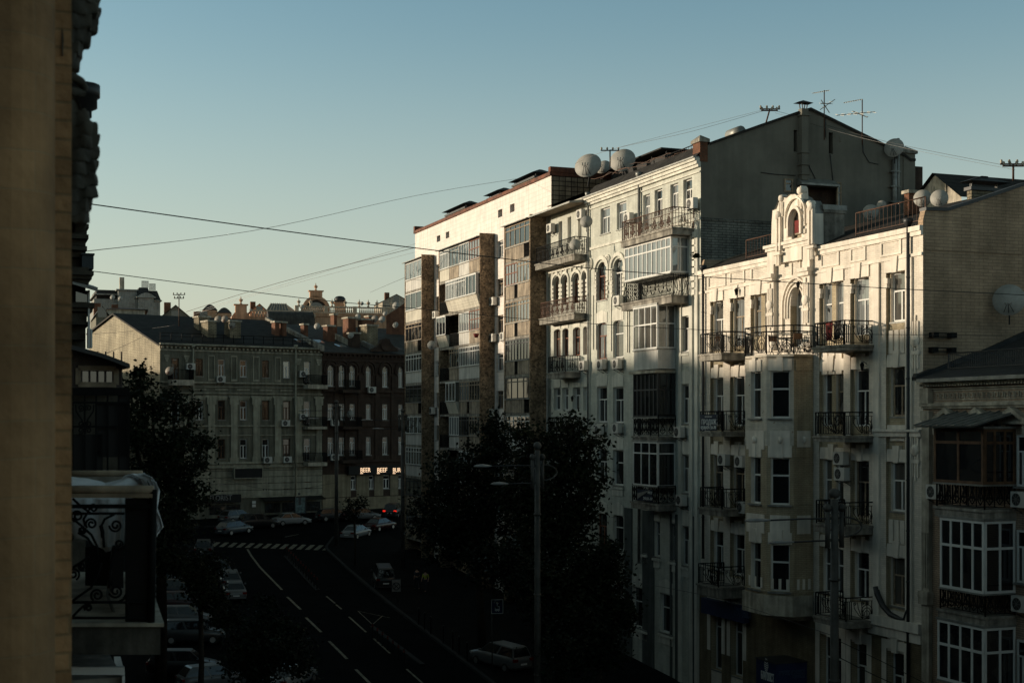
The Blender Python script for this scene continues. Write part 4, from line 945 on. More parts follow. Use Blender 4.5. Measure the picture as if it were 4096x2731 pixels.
# right-hand corner post, flue, pipes, alcove hood, small windows
ep = MB(); a,b = G(3612,600),G(3659,600); ep.box(mx1-.7,mx1+.04,a[0],b[0],mg+14,G(3640,615)[1]); e_ = part(ep,'corner_post','greyplaster',mint)
k=MB(); zt_=G(3640,615)[1]; k.box(mx1-.8,mx1+.14,a[0]-.1,b[0]+.1,zt_,zt_+.15); k.add([(mx1-.8,a[0]-.1,zt_+.15),(mx1+.14,a[0]-.1,zt_+.15),(mx1+.14,b[0]+.1,zt_+.15),(mx1-.8,b[0]+.1,zt_+.15),(mx1-.33,(a[0]+b[0])/2,zt_+.45)],[(0,1,4),(1,2,4),(2,3,4),(3,0,4)]); part(k,'post_cap','concrete',e_)
ep = MB(); a,b = G(3655,655),G(3678,655); ep.box(mx1-2,mx1-.4,b[0]-.2,b[0]+.5,mg+14,G(3678,660)[1]); part(ep,'rear_chimney','darkbrick',mint)
fl_ = MB(); a,b = G(3193,0)[0],G(3219,0)[0]; zt_ = G(3206,440)[1]; zb_ = G(3206,724)[1]
fl_.box(mx1+.002,mx1+.35,a,b,zb_,zt_)
for py in (465,614,662,700): z=G(3206,py)[1]; fl_.box(mx1+.001,mx1+.42,a-.07,b+.07,z-.04,z+.04)
fo = part(fl_,'flue','greyplaster',mint)
fc = MB(); zt2=zt_
for q in (a+.08,b-.08):
    for r_ in (mx1+.06,mx1+.3): fc.bar((r_,q,zt2),(r_,q+(q-(a+b)/2)*.5,zt2+.32),.04)
fc.add([(mx1-.1,a-.25,zt2+.3),(mx1+.45,a-.25,zt2+.3),(mx1+.45,b+.25,zt2+.3),(mx1-.1,b+.25,zt2+.3),(mx1+.17,(a+b)/2,zt2+.46)],[(0,1,4),(1,2,4),(2,3,4),(3,0,4),(3,2,1,0)]); part(fc,'flue_cap','darkmetal',fo)
pp = MB()
for px,r_,t0,t1,o_ in ((3571,.13,640,880,.16),(3586,.085,556,880,.14)):
    y_=G(px,0)[0]; pp.tube([(mx1+o_,y_,G(px,t1)[1]),(mx1+o_,y_,G(px,t0)[1])],r_,8)
    for py in range(690,880,60): z=G(px,py)[1]; pp.box(mx1,mx1+.3,y_-.3,y_+.05,z-.02,z+.02)
part(pp,'wall_pipe','zinc',mint)
hd = MB(); a,b = G(3186,735),G(3332,735); hd.prism([(mx1+.5,a[1]-.16),(mx1+.5,a[1]-.04),(mx1,a[1]+.25),(mx1,a[1]-.16)],'y',a[0],b[0]) if False else None
hd.add([(mx1+.005,a[0],a[1]+.3),(mx1+.005,b[0],a[1]+.3),(mx1+.6,b[0]+.05,a[1]-.02),(mx1+.6,a[0]-.05,a[1]-.02),(mx1+.005,a[0],a[1]-.12),(mx1+.005,b[0],a[1]-.12),(mx1+.6,b[0]+.05,a[1]-.12),(mx1+.6,a[0]-.05,a[1]-.12)],[(0,1,2,3),(7,6,5,4),(3,2,6,7),(0,3,7,4),(1,5,6,2)])
part(hd,'alcove_hood','zinc',mint)
def gwin(px0,px1,py0,py1):
    a,b = G(px0,py1),G(px1,py0); m_=MB(); f=.08
    for q in ((a[0],a[0]+f,a[1],b[1]),(b[0]-f,b[0],a[1],b[1]),(a[0]+f,b[0]-f,a[1],a[1]+f),(a[0]+f,b[0]-f,b[1]-f,b[1]),(a[0]+f,b[0]-f,a[1]+(b[1]-a[1])*.6,a[1]+(b[1]-a[1])*.6+.06)): m_.box(mx1+.003,mx1+.06,*q)
    w=part(m_,'window','paintwood',mint); q=MB(); q.quad((mx1+.02,a[0],a[1]),(mx1+.02,b[0],a[1]),(mx1+.02,b[0],b[1]),(mx1+.02,a[0],b[1])); part(q,'pane',GLD,w)
gwin(3136,3170,717,768); gwin(3346,3364,730,842)
mrr = MB(); yr=.45; zr=ME+.2; rail_face(mrr,(RF.X(2640),yr),(mx1-.8,yr),zr,zr+.85,'wide',r=.011); part(mrr,'roof_railing','iron',mro)
vp = MB(); x_=RF.X(2745,1.2); vp.lathe([(.42,0),(.42,.55)],(x_,1.2,ME+.3),12);  part(vp,'roof_vent','zinc',mro)
v2 = MB(); a=G(2985,520); v2.lathe([(.30,-1.0),(.30,.15)],(mx1-.5,a[0]-.1,a[1]-.02),12,0,True,'x'); part(v2,'roof_vent','zinc',mro)
chimney(mro, RF, 6.5, 2420, 2470, 728, 800, 1.2, 'darkbrick', 'darkmetal', True)
x0_,x1_ = RF.X(2445,4),RF.X(2660,4); bx=MB(); zt_=RF.Z(2550,660,4); bx.box(x0_,x1_,4,6,ME+.3,zt_); bx.box(x0_-.3,x1_+.3,3.6,6.4,zt_+.25,zt_+.33)
for u in range(5): q=x0_+(x1_-x0_)*u/4; bx.bar((q,4.1,zt_),(q,4.1,zt_+.26),.06)
part(bx,'rooftop_vent_block','roof_felt',mro)

# ================================================================ the white-tiled block with loggia columns
tx0, tx1 = RF.X(1660), RF.X(2205); tg = ground_h(RF, tx1)-.6; TZ = RF.Z(2200,704)
block = thing('apartment_block', 'white tiled Soviet era block with three columns of makeshift glazed balconies', 'apartment block', RF, (tx0,0,tg))
ops = []; bw2 = []
for xa,xb,ya,yb in [(1747,1760,792+150,967)]: pass
for xa,xb,ya,yb in ((1747,1761,942,967),(1783,1797,927,953),(1992,2009,838,869),(2040,2058,816,849)): ops.append((*rect(RF,xa,xb,ya,yb),.6))
for ya,yb in ((963,1032),(1115,1186),(1261,1334),(1413,1484),(1562,1633),(1712,1783),(1862,1930),(2010,2080)): r = rect(RF,1986,2013,ya,yb); ops.append((*r,.25)); bw2.append(r)
for ya,yb in ((1058,1117),(1186,1244),(1313,1388),(1443,1503),(1571,1629),(1700,1760),(1828,1888)): r = rect(RF,1742,1758,ya,yb); ops.append((*r,.25)); bw2.append(r)
fb = MB(); wall(fb, tx0, tx1, tg, TZ, ops, 0., 0, 0); part(fb, 'facade_wall', 'tile', block)
for r in bw2: window(block, *r, .14, 'D', RN.choice(['plasticw','paintwood']), RN.choice([GLB,GL]), tr=.75, silly=.0)
vh = MB()
for o in ops[:4]:
    vh.quad((o[0],.6,o[2]),(o[1],.6,o[2]),(o[1],.6,o[3]),(o[0],.6,o[3]))
    for j in range(4): z=o[2]+(o[3]-o[2])*(j+.5)/4; vh.box(o[0],o[1],.3,.33,z-.03,z+.03)
part(vh, 'vent_grille', 'darkbrick', block)
sd_ = MB(); sd_.quad((tx1,0,tg),(tx1,12,tg),(tx1,12,TZ),(tx1,0,TZ)); sd_.quad((tx0,12,tg),(tx0,0,tg),(tx0,0,TZ),(tx0,12,TZ)); sd_.quad((tx1,12,tg),(tx0,12,tg),(tx0,12,TZ),(tx1,12,TZ)); part(sd_, 'end_wall', 'browntile', block)
rb = MB(); rb.quad((tx0,0,TZ-.3),(tx1,0,TZ-.3),(tx1,12,TZ-.3),(tx0,12,TZ-.3)); ro = part(rb, 'roof', 'roof_felt', block)
pr = MB(); pr.box(tx0-.06,tx1+.06,-.12,.25,TZ+.002,TZ+.22); pr.box(tx1-.3,tx1+.06,.25,12.1,TZ+.002,TZ+.22); pr.box(tx0-.06,tx0+.3,.25,12.1,TZ+.002,TZ+.22); pr.box(tx1-.25,tx1+.1,-.1,12,TZ+.22,TZ+.55); pr.box(tx0-.1,tx0+.25,-.1,9,TZ+.22,TZ+.6); part(pr,'parapet_flashing','rust',ro)
for pxa,pxb,pt,pb in ((1783,1862,850,905),(1951,1998,792,815),(2052,2140,730,780)): chimney(ro, RF, 3.2, pxa, pxb, pt, pb+25, 1.0, 'chimbrick', 'darkmetal', True)
KND = {  # frame material, pane, mullions, transom, panel
 'w4':('plasticw',GLB,4,(.0,),'panel_white'),'w6':('plasticw',GL,6,(.75,),'panel_white'),'o5':('paintwood',GL,5,(.78,),'panel_grey'),'o4':('paintwood',GLB,4,(.8,),'panel_grey'),
 'd4':('darkmetal',GLD,4,(.8,),'panel_grey'),'b4':('redwood',GLB,4,(.55,),'panel_grey'),'g3':('zinc',GLB,3,(.8,),'panel_grey'),'x':None,'c6':('plasticw',GLB,6,(.82,),'siding'),'c2':('plasticw',GL,3,(.0,),'siding')}
def loggia(par, fr, xa, xb, xc, ytop, nf, spec, storey=2.49, gh=1.38, slant=()):
    x1 = fr.X(xc); p = -fr.ys(x1, xb); x0 = fr.X(xa,-p); zt = fr.Z(xb,ytop,-p)
    sw = MB(); t_=.16; sw.box(x1-t_,x1,-p-.05,-.002,tg,zt+.25); sw.box(x0,x0+t_,-p-.05,-.002,tg,zt+.1); sw.quad((x0+t_,-.004,tg),(x1-t_,-.004,tg),(x1-t_,-.004,zt),(x0+t_,-.004,zt),1)
    part(sw,'side_wall',['pebble','browntile'],par)
    tp = MB(); tp.add([(x0-.1,-p-.28,zt+.0),(x1-t_-.003,-p-.28,zt+.0),(x1-t_-.003,-.01,zt+.22),(x0-.1,-.01,zt+.22),(x0-.1,-p-.28,zt+.05),(x1-t_-.003,-p-.28,zt+.05),(x1-t_-.003,-.01,zt+.28),(x0-.1,-.01,zt+.28)],[(0,3,2,1),(4,5,6,7),(0,1,5,4),(1,2,6,5),(2,3,7,6),(3,0,4,7)]); part(tp,'loggia_roof','zinc',par)
    a_,b_ = x0+t_, x1-t_
    for f in range(nf):
        z1 = zt-storey*f-.06; zg_ = z1-gh; zp = zt-storey*(f+1)+.12
        s = MB(); s.box(a_,b_,-p-.02,-.01,zp-.17,zp-.003); s_ = part(s,'floor_slab','concrete',par)
        sp = spec[f]; n = len(sp)
        for i,k in enumerate(sp):
            u0,u1 = a_+(b_-a_)*i/n, a_+(b_-a_)*(i+1)/n; kd = KND[k.strip('!')]
            o_ = -p-(.28 if k[0]=='!' else 0.)                       # some have been pushed outwards
            if kd is None:
                r_ = MB(); rail_face(r_,(u0,-p+.02),(u1,-p+.02),zp,zp+.95,'bars'); part(r_,'railing','iron',s_)
                q = MB(); q.box(u0+.05,u0+(u1-u0)*.55,-p+.035,-p+.06,zp+.1,zp+.85); part(q,'apron','panel_grey',s_); continue
            m_ = MB(); glazing(m_,(u0+.02,o_),(u1-.02,o_),zg_,z1,kd[2],kd[3] if kd[3][0] else (),.06,.06)
            if k[0]=='!': m_.box(u0,u1,o_-.05,-p+.1,z1,z1+.05); 
            g_ = part(m_,'loggia_glazing',kd[0],par)
            q = MB(); screen(q,(u0+.03,o_),(u1-.03,o_),zg_+.01,z1-.01)
            if k[0]=='!': q.quad((u0+.01,o_,zg_),(u0+.01,-p,zg_),(u0+.01,-p,z1),(u0+.01,o_,z1)); q.quad((u1-.01,o_,zg_),(u1-.01,-p,zg_),(u1-.01,-p,z1),(u1-.01,o_,z1))
            part(q,'pane',kd[1],g_)
            q = MB(); zq = zg_-.02
            if k[0]=='!':
                q.add([(u0,o_-.02,zq),(u1,o_-.02,zq),(u1,-p-.02,zp+.02),(u0,-p-.02,zp+.02)],[(0,1,2,3)]); q.add([(u0,o_-.02,zq),(u0,-p-.02,zp+.02),(u0,-p+.02,zq)],[(0,1,2)]); q.add([(u1,o_-.02,zq),(u1,-p-.02,zp+.02),(u1,-p+.02,zq)],[(0,1,2)])
                for j in range(5): zz=zq+(zp-zq)*(j+.5)/5; oo=o_+(-p-o_)*(j+.5)/5; q.box(u0,u1,oo-.035,oo-.01,zz-.02,zz)
            else:
                e = .12 if kd[4]=='panel_grey' and i%2==0 else 0
                q.box(u0+.01,u1-.01-(u1-u0)*e*2,-p-.01,-p+.03,zp+.02,zq)
            part(q,'apron',kd[4],g_)
            if not k[0]=='!' and kd[4]=='panel_grey':
                r_ = MB(); rail_face(r_,(u0+.02,-p+.05),(u1-.02,-p+.05),zp,zq,'bars'); part(r_,'railing','iron',s_)
            st = MB(); st.box(u0,u1,o_-.09,o_+.02,zg_-.05,zg_-.005); part(st,'sill','zinc',g_)
    return x0,x1,p,zt
loggia(block, RF, 1621, 1690, 1737, 1030, 9, [['w4'],['c2'],['o5'],['w6'],['d4'],['w4'],['w6'],['d4'],['o5']])
loggia(block, RF, 1757, 1923, 1979, 946, 9, [['c6','g3','w4','b4'],['x','!c6','!c6','!c2'],['!c2','x','w4','b4'],['x','o4','w6','w6'],['x','!c2','o4','o4'],['x','w4','d4','o4'],['o4','x','w4','o4'],['w4','x','o4','w4'],['x','x','o4','o4']])
loggia(block, RF, 2019, 2124, 2186, 872, 9, [['o5'],['b4','o4'],['o4','o4'],['d4','d4'],['d4'],['w6'],['o4','x'],['o5'],['o4']])

# ================================================================ the house at the right edge with a Greek-key frieze
kx0, kx1 = RF.X(3694), RF.X(4096)+5.5; kg = ground_h(RF, kx1)-.6
key = thing('townhouse', 'peach brick house with Greek key frieze, pediments and stacked glazed bays', 'townhouse', RF, (kx0,0,kg))
KZ = RF.Z(3900,1516)
pts = []
bays_ = [(3742,3860),(3862,3990),(4000,4130)]
kw = MB(); kops=[]
for xa,xb,ya,yb in ((3985,4040,1745,1930),(3985,4040,2100,2380),(3985,4040,2480,2700)): pass
wall(kw, kx0, kx1, kg, KZ, [], 0.); part(kw, 'facade_wall', 'peach', key)
km = MB(); Zk = lambda py: RF.Z(3900,py)
for a,b,d in ((1505,1516,.42),(1516,1530,.32),(1530,1540,.2),(1610,1622,.2),(1622,1632,.12),(1548,1552,.1)): km.box(kx0+.002*d,kx1,-d,-.001,Zk(b),Zk(a))
n_ = int((kx1-kx0)/.16)
for i in range(n_): x = kx0+.1+.16*i; km.box(x,x+.08,-.26,-.2,Zk(1540),Zk(1531))
# key pattern: raised strips
zk0,zk1 = Zk(1598),Zk(1568); hk = zk1-zk0; u = hk*1.0; x = RF.X(3746)
while x < kx1-.4:
    w_=hk*.14; d=-.035
    km.box(x,x+u,d,-.002,zk0,zk0+w_); km.box(x,x+w_,d,-.003,zk0+w_,zk1); km.box(x+w_,x+u*.8,d,-.003,zk1-w_,zk1); km.box(x+u*.66,x+u*.8,d,-.004,zk0+hk*.32,zk1-w_); km.box(x+u*.34,x+u*.66,d,-.003,zk0+hk*.32,zk0+hk*.46); x += u
km.box(RF.X(3738),kx1,-.03,-.004,zk0-.12,zk0-.06); km.box(RF.X(3738),kx1,-.03,-.004,zk1+.06,zk1+.12)
for px0,px1 in ((3700,3729),):
    xa,xb=RF.X(px0),RF.X(px1); km.box(xa,xb,-.16,-.002,kg,Zk(1640)); km.box(xa-.03,xb+.03,-.2,-.003,Zk(1680),Zk(1640)); km.box(xa-.02,xb+.05,-.24,-.004,Zk(1610),Zk(1545)); km.box(xa-.06,xb+.07,-.28,-.005,Zk(2450),Zk(2395)); km.box(xa-.06,xb+.1,-.3,-.006,Zk(2420),Zk(2400))
    for j in range(3): xx=xa+(xb-xa)*(j+.5)/3; km.box(xx-.04,xx+.04,-.2,-.16,Zk(2380),Zk(2150))
for xa_,xb_ in bays_:
    xa,xb=RF.X(xa_),RF.X(xb_); z0=Zk(1684); z1=Zk(1628); xm_=(xa+xb)/2
    km.box(xa-.05,xb+.05,-.32,-.005,z0-.1,z0); km.prism([(xa-.05,z0+.002),(xa+.2,z0+.002),(xm_,z1-.2),(xm_,z1)],'y',-.3,-.006); km.prism([(xb+.05,z0+.002),(xm_,z1),(xm_,z1-.2),(xb-.2,z0+.002)],'y',-.3,-.006); km.prism([(xa+.2,z0+.003),(xb-.2,z0+.003),(xm_,z1-.2)],'y',-.12,-.006)
    for s_ in (xa+.06,xb-.3): km.box(s_,s_+.24,-.2,-.007,z0-.5,z0-.102)
part(km, 'moulding', 'stone_lt', key)
prof = [(-.5,KZ+.02),(-.42,KZ+.12)]+[RF.PS(a,b,kx0) for a,b in ((3716,1494),(3900,1425),(4096,1343))]; ye,ze=prof[-1]; prof += [(ye+4,ze+1.1),(ye+9,ze-1)]
kr = MB()
for (ya,za),(yb_,zb_) in zip(prof,prof[1:]): kr.quad((kx0-.05,ya,za),(kx1,ya,za),(kx1,yb_,zb_),(kx0-.05,yb_,zb_)); kr.quad((kx0-.05,ya,za),(kx0-.05,yb_,zb_),(kx0-.05,yb_,zb_+.18),(kx0-.05,ya,za+.12)); kr.quad((kx0-.05,ya,za+.12),(kx0+.22,ya,za+.12),(kx0+.22,yb_,zb_+.18),(kx0-.05,yb_,zb_+.18)); kr.quad((kx0+.22,ya,za+.12),(kx0+.22,ya,za),(kx0+.22,yb_,zb_),(kx0+.22,yb_,zb_+.18))
kro = part(kr, 'roof', 'roof_felt', key)
snow = MB(); rail_face(snow,(kx0+.6,.7),(kx1,.7),prof[2][1]+.1,prof[2][1]+.75,'bars',r=.008)
for i in range(5): xx=kx0+1+1.8*i; snow.bar((xx,.7,prof[2][1]+.7),(xx+.5,1.7,prof[2][1]+.4),.03)
part(snow,'roof_railing','darkmetal',kro)
gt = MB(); gt.box(kx0+.3,kx1,-.56,-.43,KZ-.06,KZ+.07); part(gt,'gutter','zinc',kro)
sdw = MB(); sdw.poly([(kx1,-.0,kg)]+[(kx1,p[0],p[1]) for p in prof[2:]]+[(kx1,prof[-1][0],kg)]); sdw.quad((kx1,prof[-1][0],kg),(kx0,prof[-1][0],kg),(kx0,prof[-1][0],prof[-1][1]),(kx1,prof[-1][0],prof[-1][1])); part(sdw,'end_wall','peach',key)
bA = bay(key, RF, 3738, 3935, 4062, 1715, 1938, 2, 3, 'oldwood', GLD, (.75,), None, None, bw=.1)
p_=bA['p']; lt = MB(); zt_=bA['zt']+.1
lt.add([(bA['x0']-.55,-p_-.6,zt_-.05),(bA['x1']+.25,-p_-.6,zt_-.05),(bA['x1']+.25,-.02,zt_+.45),(bA['x0']-.55,-.02,zt_+.45)],[(0,1,2,3)]); lt.add([(bA['x0']-.55,-p_-.6,zt_),(bA['x1']+.25,-p_-.6,zt_),(bA['x1']+.25,-.02,zt_+.5),(bA['x0']-.55,-.02,zt_+.5)],[(0,1,2,3)])
for i in range(8): q=bA['x0']-.4+(bA['x1']-bA['x0']+.5)*i/7; lt.bar((q,-p_-.6,zt_+.03),(q,-.02,zt_+.53),.05)
part(lt,'lean_to_roof','zinc',key)
balcony(key, RF, 3738, 3937, 4066, 2042, 2082, style='lyre', rail=1.32)
bay(key, RF, 3762, 3937, 4062, 2085, 2375, 4, 2, 'plasticw', GLD, (.62,), bw=.09)
balcony(key, RF, 3752, 3940, 4066, 2470, 2508, style='lyre', rail=1.1)
bay(key, RF, 3752, 3937, 4062, 2512, 2760, 4, 2, 'plasticw', GLD, (.6,), bw=.09)
for r in (rect(RF,4074,4120,1740,1945),rect(RF,4074,4120,2120,2330),rect(RF,4074,4120,2560,2760)): window(key,*r,-.08,'T','plasticw',GLD,silly=-.2)

for pts_ in (((3319,618),(3324,660),(3331,728)),((3226,640),(3240,675),(3260,715)),((3449,560),(3452,610),(3475,650),(3512,658)),((3042,690),(3100,698),(3180,703)),((3300,470),(3302,552))):
    cb = MB(); cb.tube([(mx1+.03,*G(*p)) for p in pts_],.022,5); part(cb,'cable','darkmetal',mint)
rs = MB(); rr_ = random.Random(9)
for k in range(9):
    px = 2370+40*k; rs.tube([(RF.X(px+30*j,.5+.3*rr_.random()),.4+.4*rr_.random(),RF.Z(px+30*j,735-(px+30*j-2370)*.33-10+rr_.uniform(-14,10),.6)) for j in range(4)],.018,4)
part(rs,'roof_cables','rustiron',mro)
# ================================================================ the left-hand row (mostly beside and behind the viewer; it throws the street into shade)
def row_house(name, label, s0, s1, top, m, x=-1.0, chim=()):
    g = ground_h(SF, x, s0)-1.0
    t_ = thing(name, label, 'apartment house', SF, (x,s0,g))
    mb = MB(); n = max(2,int((s1-s0)/3.2)); ops = []
    for f in range(8):
        z = top-2.6-3.7*f
        if z < g+2: break
        for i in range(n): c = s0+(s1-s0)*(i+.5)/n; ops.append((c-.6,c+.6,z-1.1,z+.9))
    # street front: plane x = const
    ys_s = sorted({s0,s1,*[q for o in ops for q in o[:2]]}); zs_s = sorted({g,top,*[q for o in ops for q in o[2:]]})
    for a,b in zip(ys_s,ys_s[1:]):
        for c,d in zip(zs_s,zs_s[1:]):
            h = any(o[0]<(a+b)/2<o[1] and o[2]<(c+d)/2<o[3] for o in ops)
            xx = x-.3 if h else x
            mb.quad((xx,a,c),(xx,b,c),(xx,b,d),(xx,a,d), 1 if h else 0)
    mb.quad((x,s0,g),(x-13,s0,g),(x-13,s0,top),(x,s0,top)); mb.quad((x,s1,g),(x-13,s1,g),(x-13,s1,top),(x,s1,top)); mb.quad((x-13,s0,g),(x-13,s1,g),(x-13,s1,top),(x-13,s0,top))
    part(mb,'wall',[m,GLD],t_)
    r = MB(); r.box(x-13.2,x+.25,s0+.01,s1-.01,top,top+.25); ro = part(r,'roof','roof_dark',t_)
    for c,w_,h in chim: k=MB(); k.box(x-3,x-2,c,c+w_,top+.25,top+h); part(k,'chimney','redbrick',ro)
    return t_
row_house('apartment_house','shaded stone house on the left beyond the balconies', 40, 72.3, 9.2, 'stucco', chim=((48,1.4,1.3),(57,1,1.0)))
row_house('apartment_house','lower shaded house second along the left row', 72.5, 85.8, 7.8, 'greygreen', chim=((75,1.4,.9),(80,1,1.2)))
row_house('apartment_house','middle shaded house of the left row', 86, 102.8, 8.9, 'stucco', chim=((90,1.4,1.2),(97,2,.9)))
row_house('apartment_house','tall shaded house near the far end of the left row', 103, 122, 9.9, 'beige', chim=((108,1.4,1.2),(116,1,1.3)))
row_house('apartment_house','highest shaded house at the far end of the left row', 122.2, 138.5, 11.8, 'greygreen', chim=((126,2,1.2),(133,1.2,1.1)))
row_house('apartment_house','low shaded house closing the left row by the junction', 138.8, 172, 7.1, 'stucco', chim=((143,1.4,1.2),(150,1,1.0),(158,2,1.3)))

row_house('apartment_house','shaded house front the viewer looks out from, running back along the left', -42, 39.8, 7.4, 'stucco', x=-1.3)
rh=thing('apartment_house','plain house continuing the right-hand row towards the viewer','apartment house',RF,(kx1+.2,0,kg))
b=MB(); b.box(kx1+.2,kx1+70,0,12,kg-4,KZ+1.5); part(b,'wall','beige',rh); b=MB(); b.box(kx1+.1,kx1+70.1,-.3,12.2,KZ+1.5,KZ+1.8); part(b,'roof','roof_dark',rh)

# ================================================================ house across the junction: cream gable, grey-green front
gx1 = GF.X(1288); gg = ground_h(GF, 0)-.5
grey = thing('apartment_house', 'grey green three storey house with cream brick gable facing left', 'apartment house', GF, (0,0,gg))
GEZ = GF.Z(640,1380); Zg = lambda py, px=985: GF.Z(px, py)
wcols = [(783,812),(872,900),(960,988),(1049,1076),(1133,1160)]
dcols = [(685,716),(1216,1242)]
rows = [(1440,1508),(1603,1679),(1755,1832)]
ops = []; wl = []
for i,(a,b) in enumerate(rows):
    for xa,xb in wcols: ops.append((GF.X(xa),GF.X(xb),Zg(b),Zg(a),.25)); wl.append((ops[-1],'T',i))
    for xa,xb in dcols: ops.append((GF.X(xa),GF.X(xb),Zg(b)-.35,Zg(a),.25)); wl.append((ops[-1],'T',i))
for xa,xb in ((871,900),(1048,1074),(1133,1158),(1220,1244)): ops.append((GF.X(xa),GF.X(xb),Zg(1972),Zg(1915),.25)); wl.append((ops[-1],'T',3))
fm = MB(); wall(fm, 0, gx1, gg, GEZ, ops, 0., 0, 0); part(fm, 'facade_wall', 'greygreen', grey)
for o,k,i in wl: window(grey, *o[:4], .12, k, RN.choice(['plasticw','plasticw','oldwood']), RN.choice([GL,GLB,GLD]) if i==0 else GLD, tr=.66, silly=-.05)
gm_ = MB()
gm_.box(-.1,gx1,-.4,-.001,Zg(1389),Zg(1383)); gm_.box(-.05,gx1,-.25,-.002,Zg(1394),Zg(1389)); gm_.box(0,gx1,-.1,-.003,Zg(1412),Zg(1406))
for i in range(int(gx1/.42)): gm_.box(.1+.42*i,.3+.42*i,-.22,-.004,Zg(1402),Zg(1394))
for a,b,d in ((1530,1536,.22),(1548,1551,.12),(1572,1576,.15),(1700,1706,.18),(1738,1742,.12),(1846,1854,.2),(1866,1870,.3),(1985,1990,.2)): gm_.box(0,gx1,-d,-.005,Zg(b),Zg(a))
pil = [(831,858),(922,948),(1011,1037),(1098,1123),(1180,1204),(1263,1285),(655,676),(735,756)]
for xa,xb in pil:
    x0,x1 = GF.X(xa),GF.X(xb)
    if xa not in (655,735,1180,1263):
        for q in ((x0,x0+.09,Zg(1526),Zg(1424)),(x1-.09,x1,Zg(1526),Zg(1424)),(x0+.09,x1-.09,Zg(1526),Zg(1517)),(x0+.09,x1-.09,Zg(1429),Zg(1424))): gm_.box(q[0],q[1],-.08,-.003,q[2],q[3])
    else:
        for j in range(3): w_=(x1-x0)*(1-.28*j)/2; c=(x0+x1)/2; gm_.box(c-w_,c+w_,-.1,-.003,Zg(1436+9*j),Zg(1428+9*j))
    gm_.box(x0,x1,-.14,-.006,Zg(1835),Zg(1618)); gm_.box(x0-.12,x1+.12,-.17,-.007,Zg(1618),Zg(1590)); gm_.box(x0-.12,x1+.12,-.17,-.007,Zg(1846),Zg(1828)); gm_.box(x0-.25,x1+.25,-.12,-.008,Zg(1590),Zg(1583))
for xa,xb in wcols:
    x0,x1 = GF.X(xa),GF.X(xb); gm_.box(x0-.25,x1+.25,-.1,-.004,Zg(1592),Zg(1585))
    for j in range(7): q=x0-.2+(x1-x0+.4)*j/7; gm_.box(q,q+.14,-.08,-.004,Zg(1600),Zg(1592))
    gm_.box(x0+.1,x1-.1,-.06,-.004,Zg(1863),Zg(1857)); gm_.box(x0-.3,x1+.3,-.06,-.004,Zg(1562),Zg(1556))
for j in range(6): gm_.box(0,gx1,-.05,-.01+.0005*j,Zg(1985)+.62*j+.02,Zg(1985)+.62*j+.56) if j<5 else None
part(gm_, 'moulding', 'greygreen_lt', grey)
for xa,xb,ys_b,ye_b in ((671,759,1520,1542),(1212,1290,1540,1556),(1212,1288,1706,1716),(1212,1288,1848,1862)):
    x0,x1 = GF.X(xa),GF.X(xb); b=MB(); z1=Zg(ys_b,(xa+xb)/2); z0=Zg(ye_b,(xa+xb)/2); b.box(x0,x1,-1.1,-.012,z0,z1); bo_=part(b,'balcony','stone_lt',grey)
    r=MB(); rail_face(r,(x0+.05,-1.05),(x1-.05,-1.05),z1,z1+.95,'bars',r=.02); rail_face(r,(x1-.05,-1.05),(x1-.05,-.02),z1,z1+.95,'bars',r=.02); rail_face(r,(x0+.05,-1.05),(x0+.05,-.02),z1,z1+.95,'bars',r=.02); part(r,'railing','iron',bo_)
for px in (773,1183): downpipe(grey, GF, px, (1392,1990), y=-.3, r=.09, m='greygreen_lt')
# gable and roof
A0 = GF.PS(359,1334,0.); A1 = GF.PS(459,1257,0.); yb=A0[0]
gb_ = MB(); gb_.poly([(0,0,gg),(0,0,GEZ+.1),(0,A1[0],A1[1]),(0,A0[0],A0[1]),(0,A0[0],gg)]); gb_.quad((0,yb,gg),(gx1+30,yb,gg),(gx1+30,yb,A0[1]),(0,yb,A0[1]))
part(gb_, 'gable_wall', 'creambrick', grey)
rg = MB(); o_=.25
rg.quad((-o_,-.45,GEZ),(gx1,-.45,GEZ),(gx1,A1[0],A1[1]+.1),(-o_,A1[0],A1[1]+.1)); rg.quad((-o_,A1[0],A1[1]+.1),(gx1,A1[0],A1[1]+.1),(gx1,yb+.4,A0[1]),(-o_,yb+.4,A0[1]))
rg.quad((-o_,-.45,GEZ),(-o_,-.45,GEZ-.16),(-o_,A1[0],A1[1]-.06),(-o_,A1[0],A1[1]+.1)); rg.quad((-o_,yb+.4,A0[1]),(-o_,yb+.4,A0[1]-.16),(-o_,A1[0],A1[1]-.06),(-o_,A1[0],A1[1]+.1))
rgo = part(rg,'roof','roof_dark',grey)
sn = MB(); ysn=1.2; zsn=GEZ+(A1[1]-GEZ)*(ysn+.45)/(A1[0]+.45)
rail_face(sn,(.5,ysn),(gx1-.5,ysn),zsn-.05,zsn+.75,'plain',r=.02)
for i in range(16): q=.5+(gx1-1)*i/15; sn.bar((q,ysn,zsn),(q,ysn,zsn+.75),.05)
sn.bar((.5,ysn,zsn+.45),(gx1-.5,ysn,zsn+.45),.04)
part(sn,'roof_railing','iron',rgo)
def roofz(y): return GEZ+(A1[1]+.1-GEZ)*(y+.45)/(A1[0]+.45)
def roof_chimney(par, fr, pxa, pxb, ptop, y, dep, m, rz=None, cap='stone_lt'):
    xa,xb=fr.X(pxa,y),fr.X(pxb,y); z1=fr.Z((pxa+pxb)/2,ptop,y); z0=(rz or roofz)(y)-.3
    b=MB(); b.box(xa,xb,y,y+dep,min(z0,z1-.5),z1); c=part(b,'chimney',m,par); k=MB(); k.box(xa-.1,xb+.1,y-.1,y+dep+.1,z1,z1+.16); part(k,'chimney_cap',cap,c)
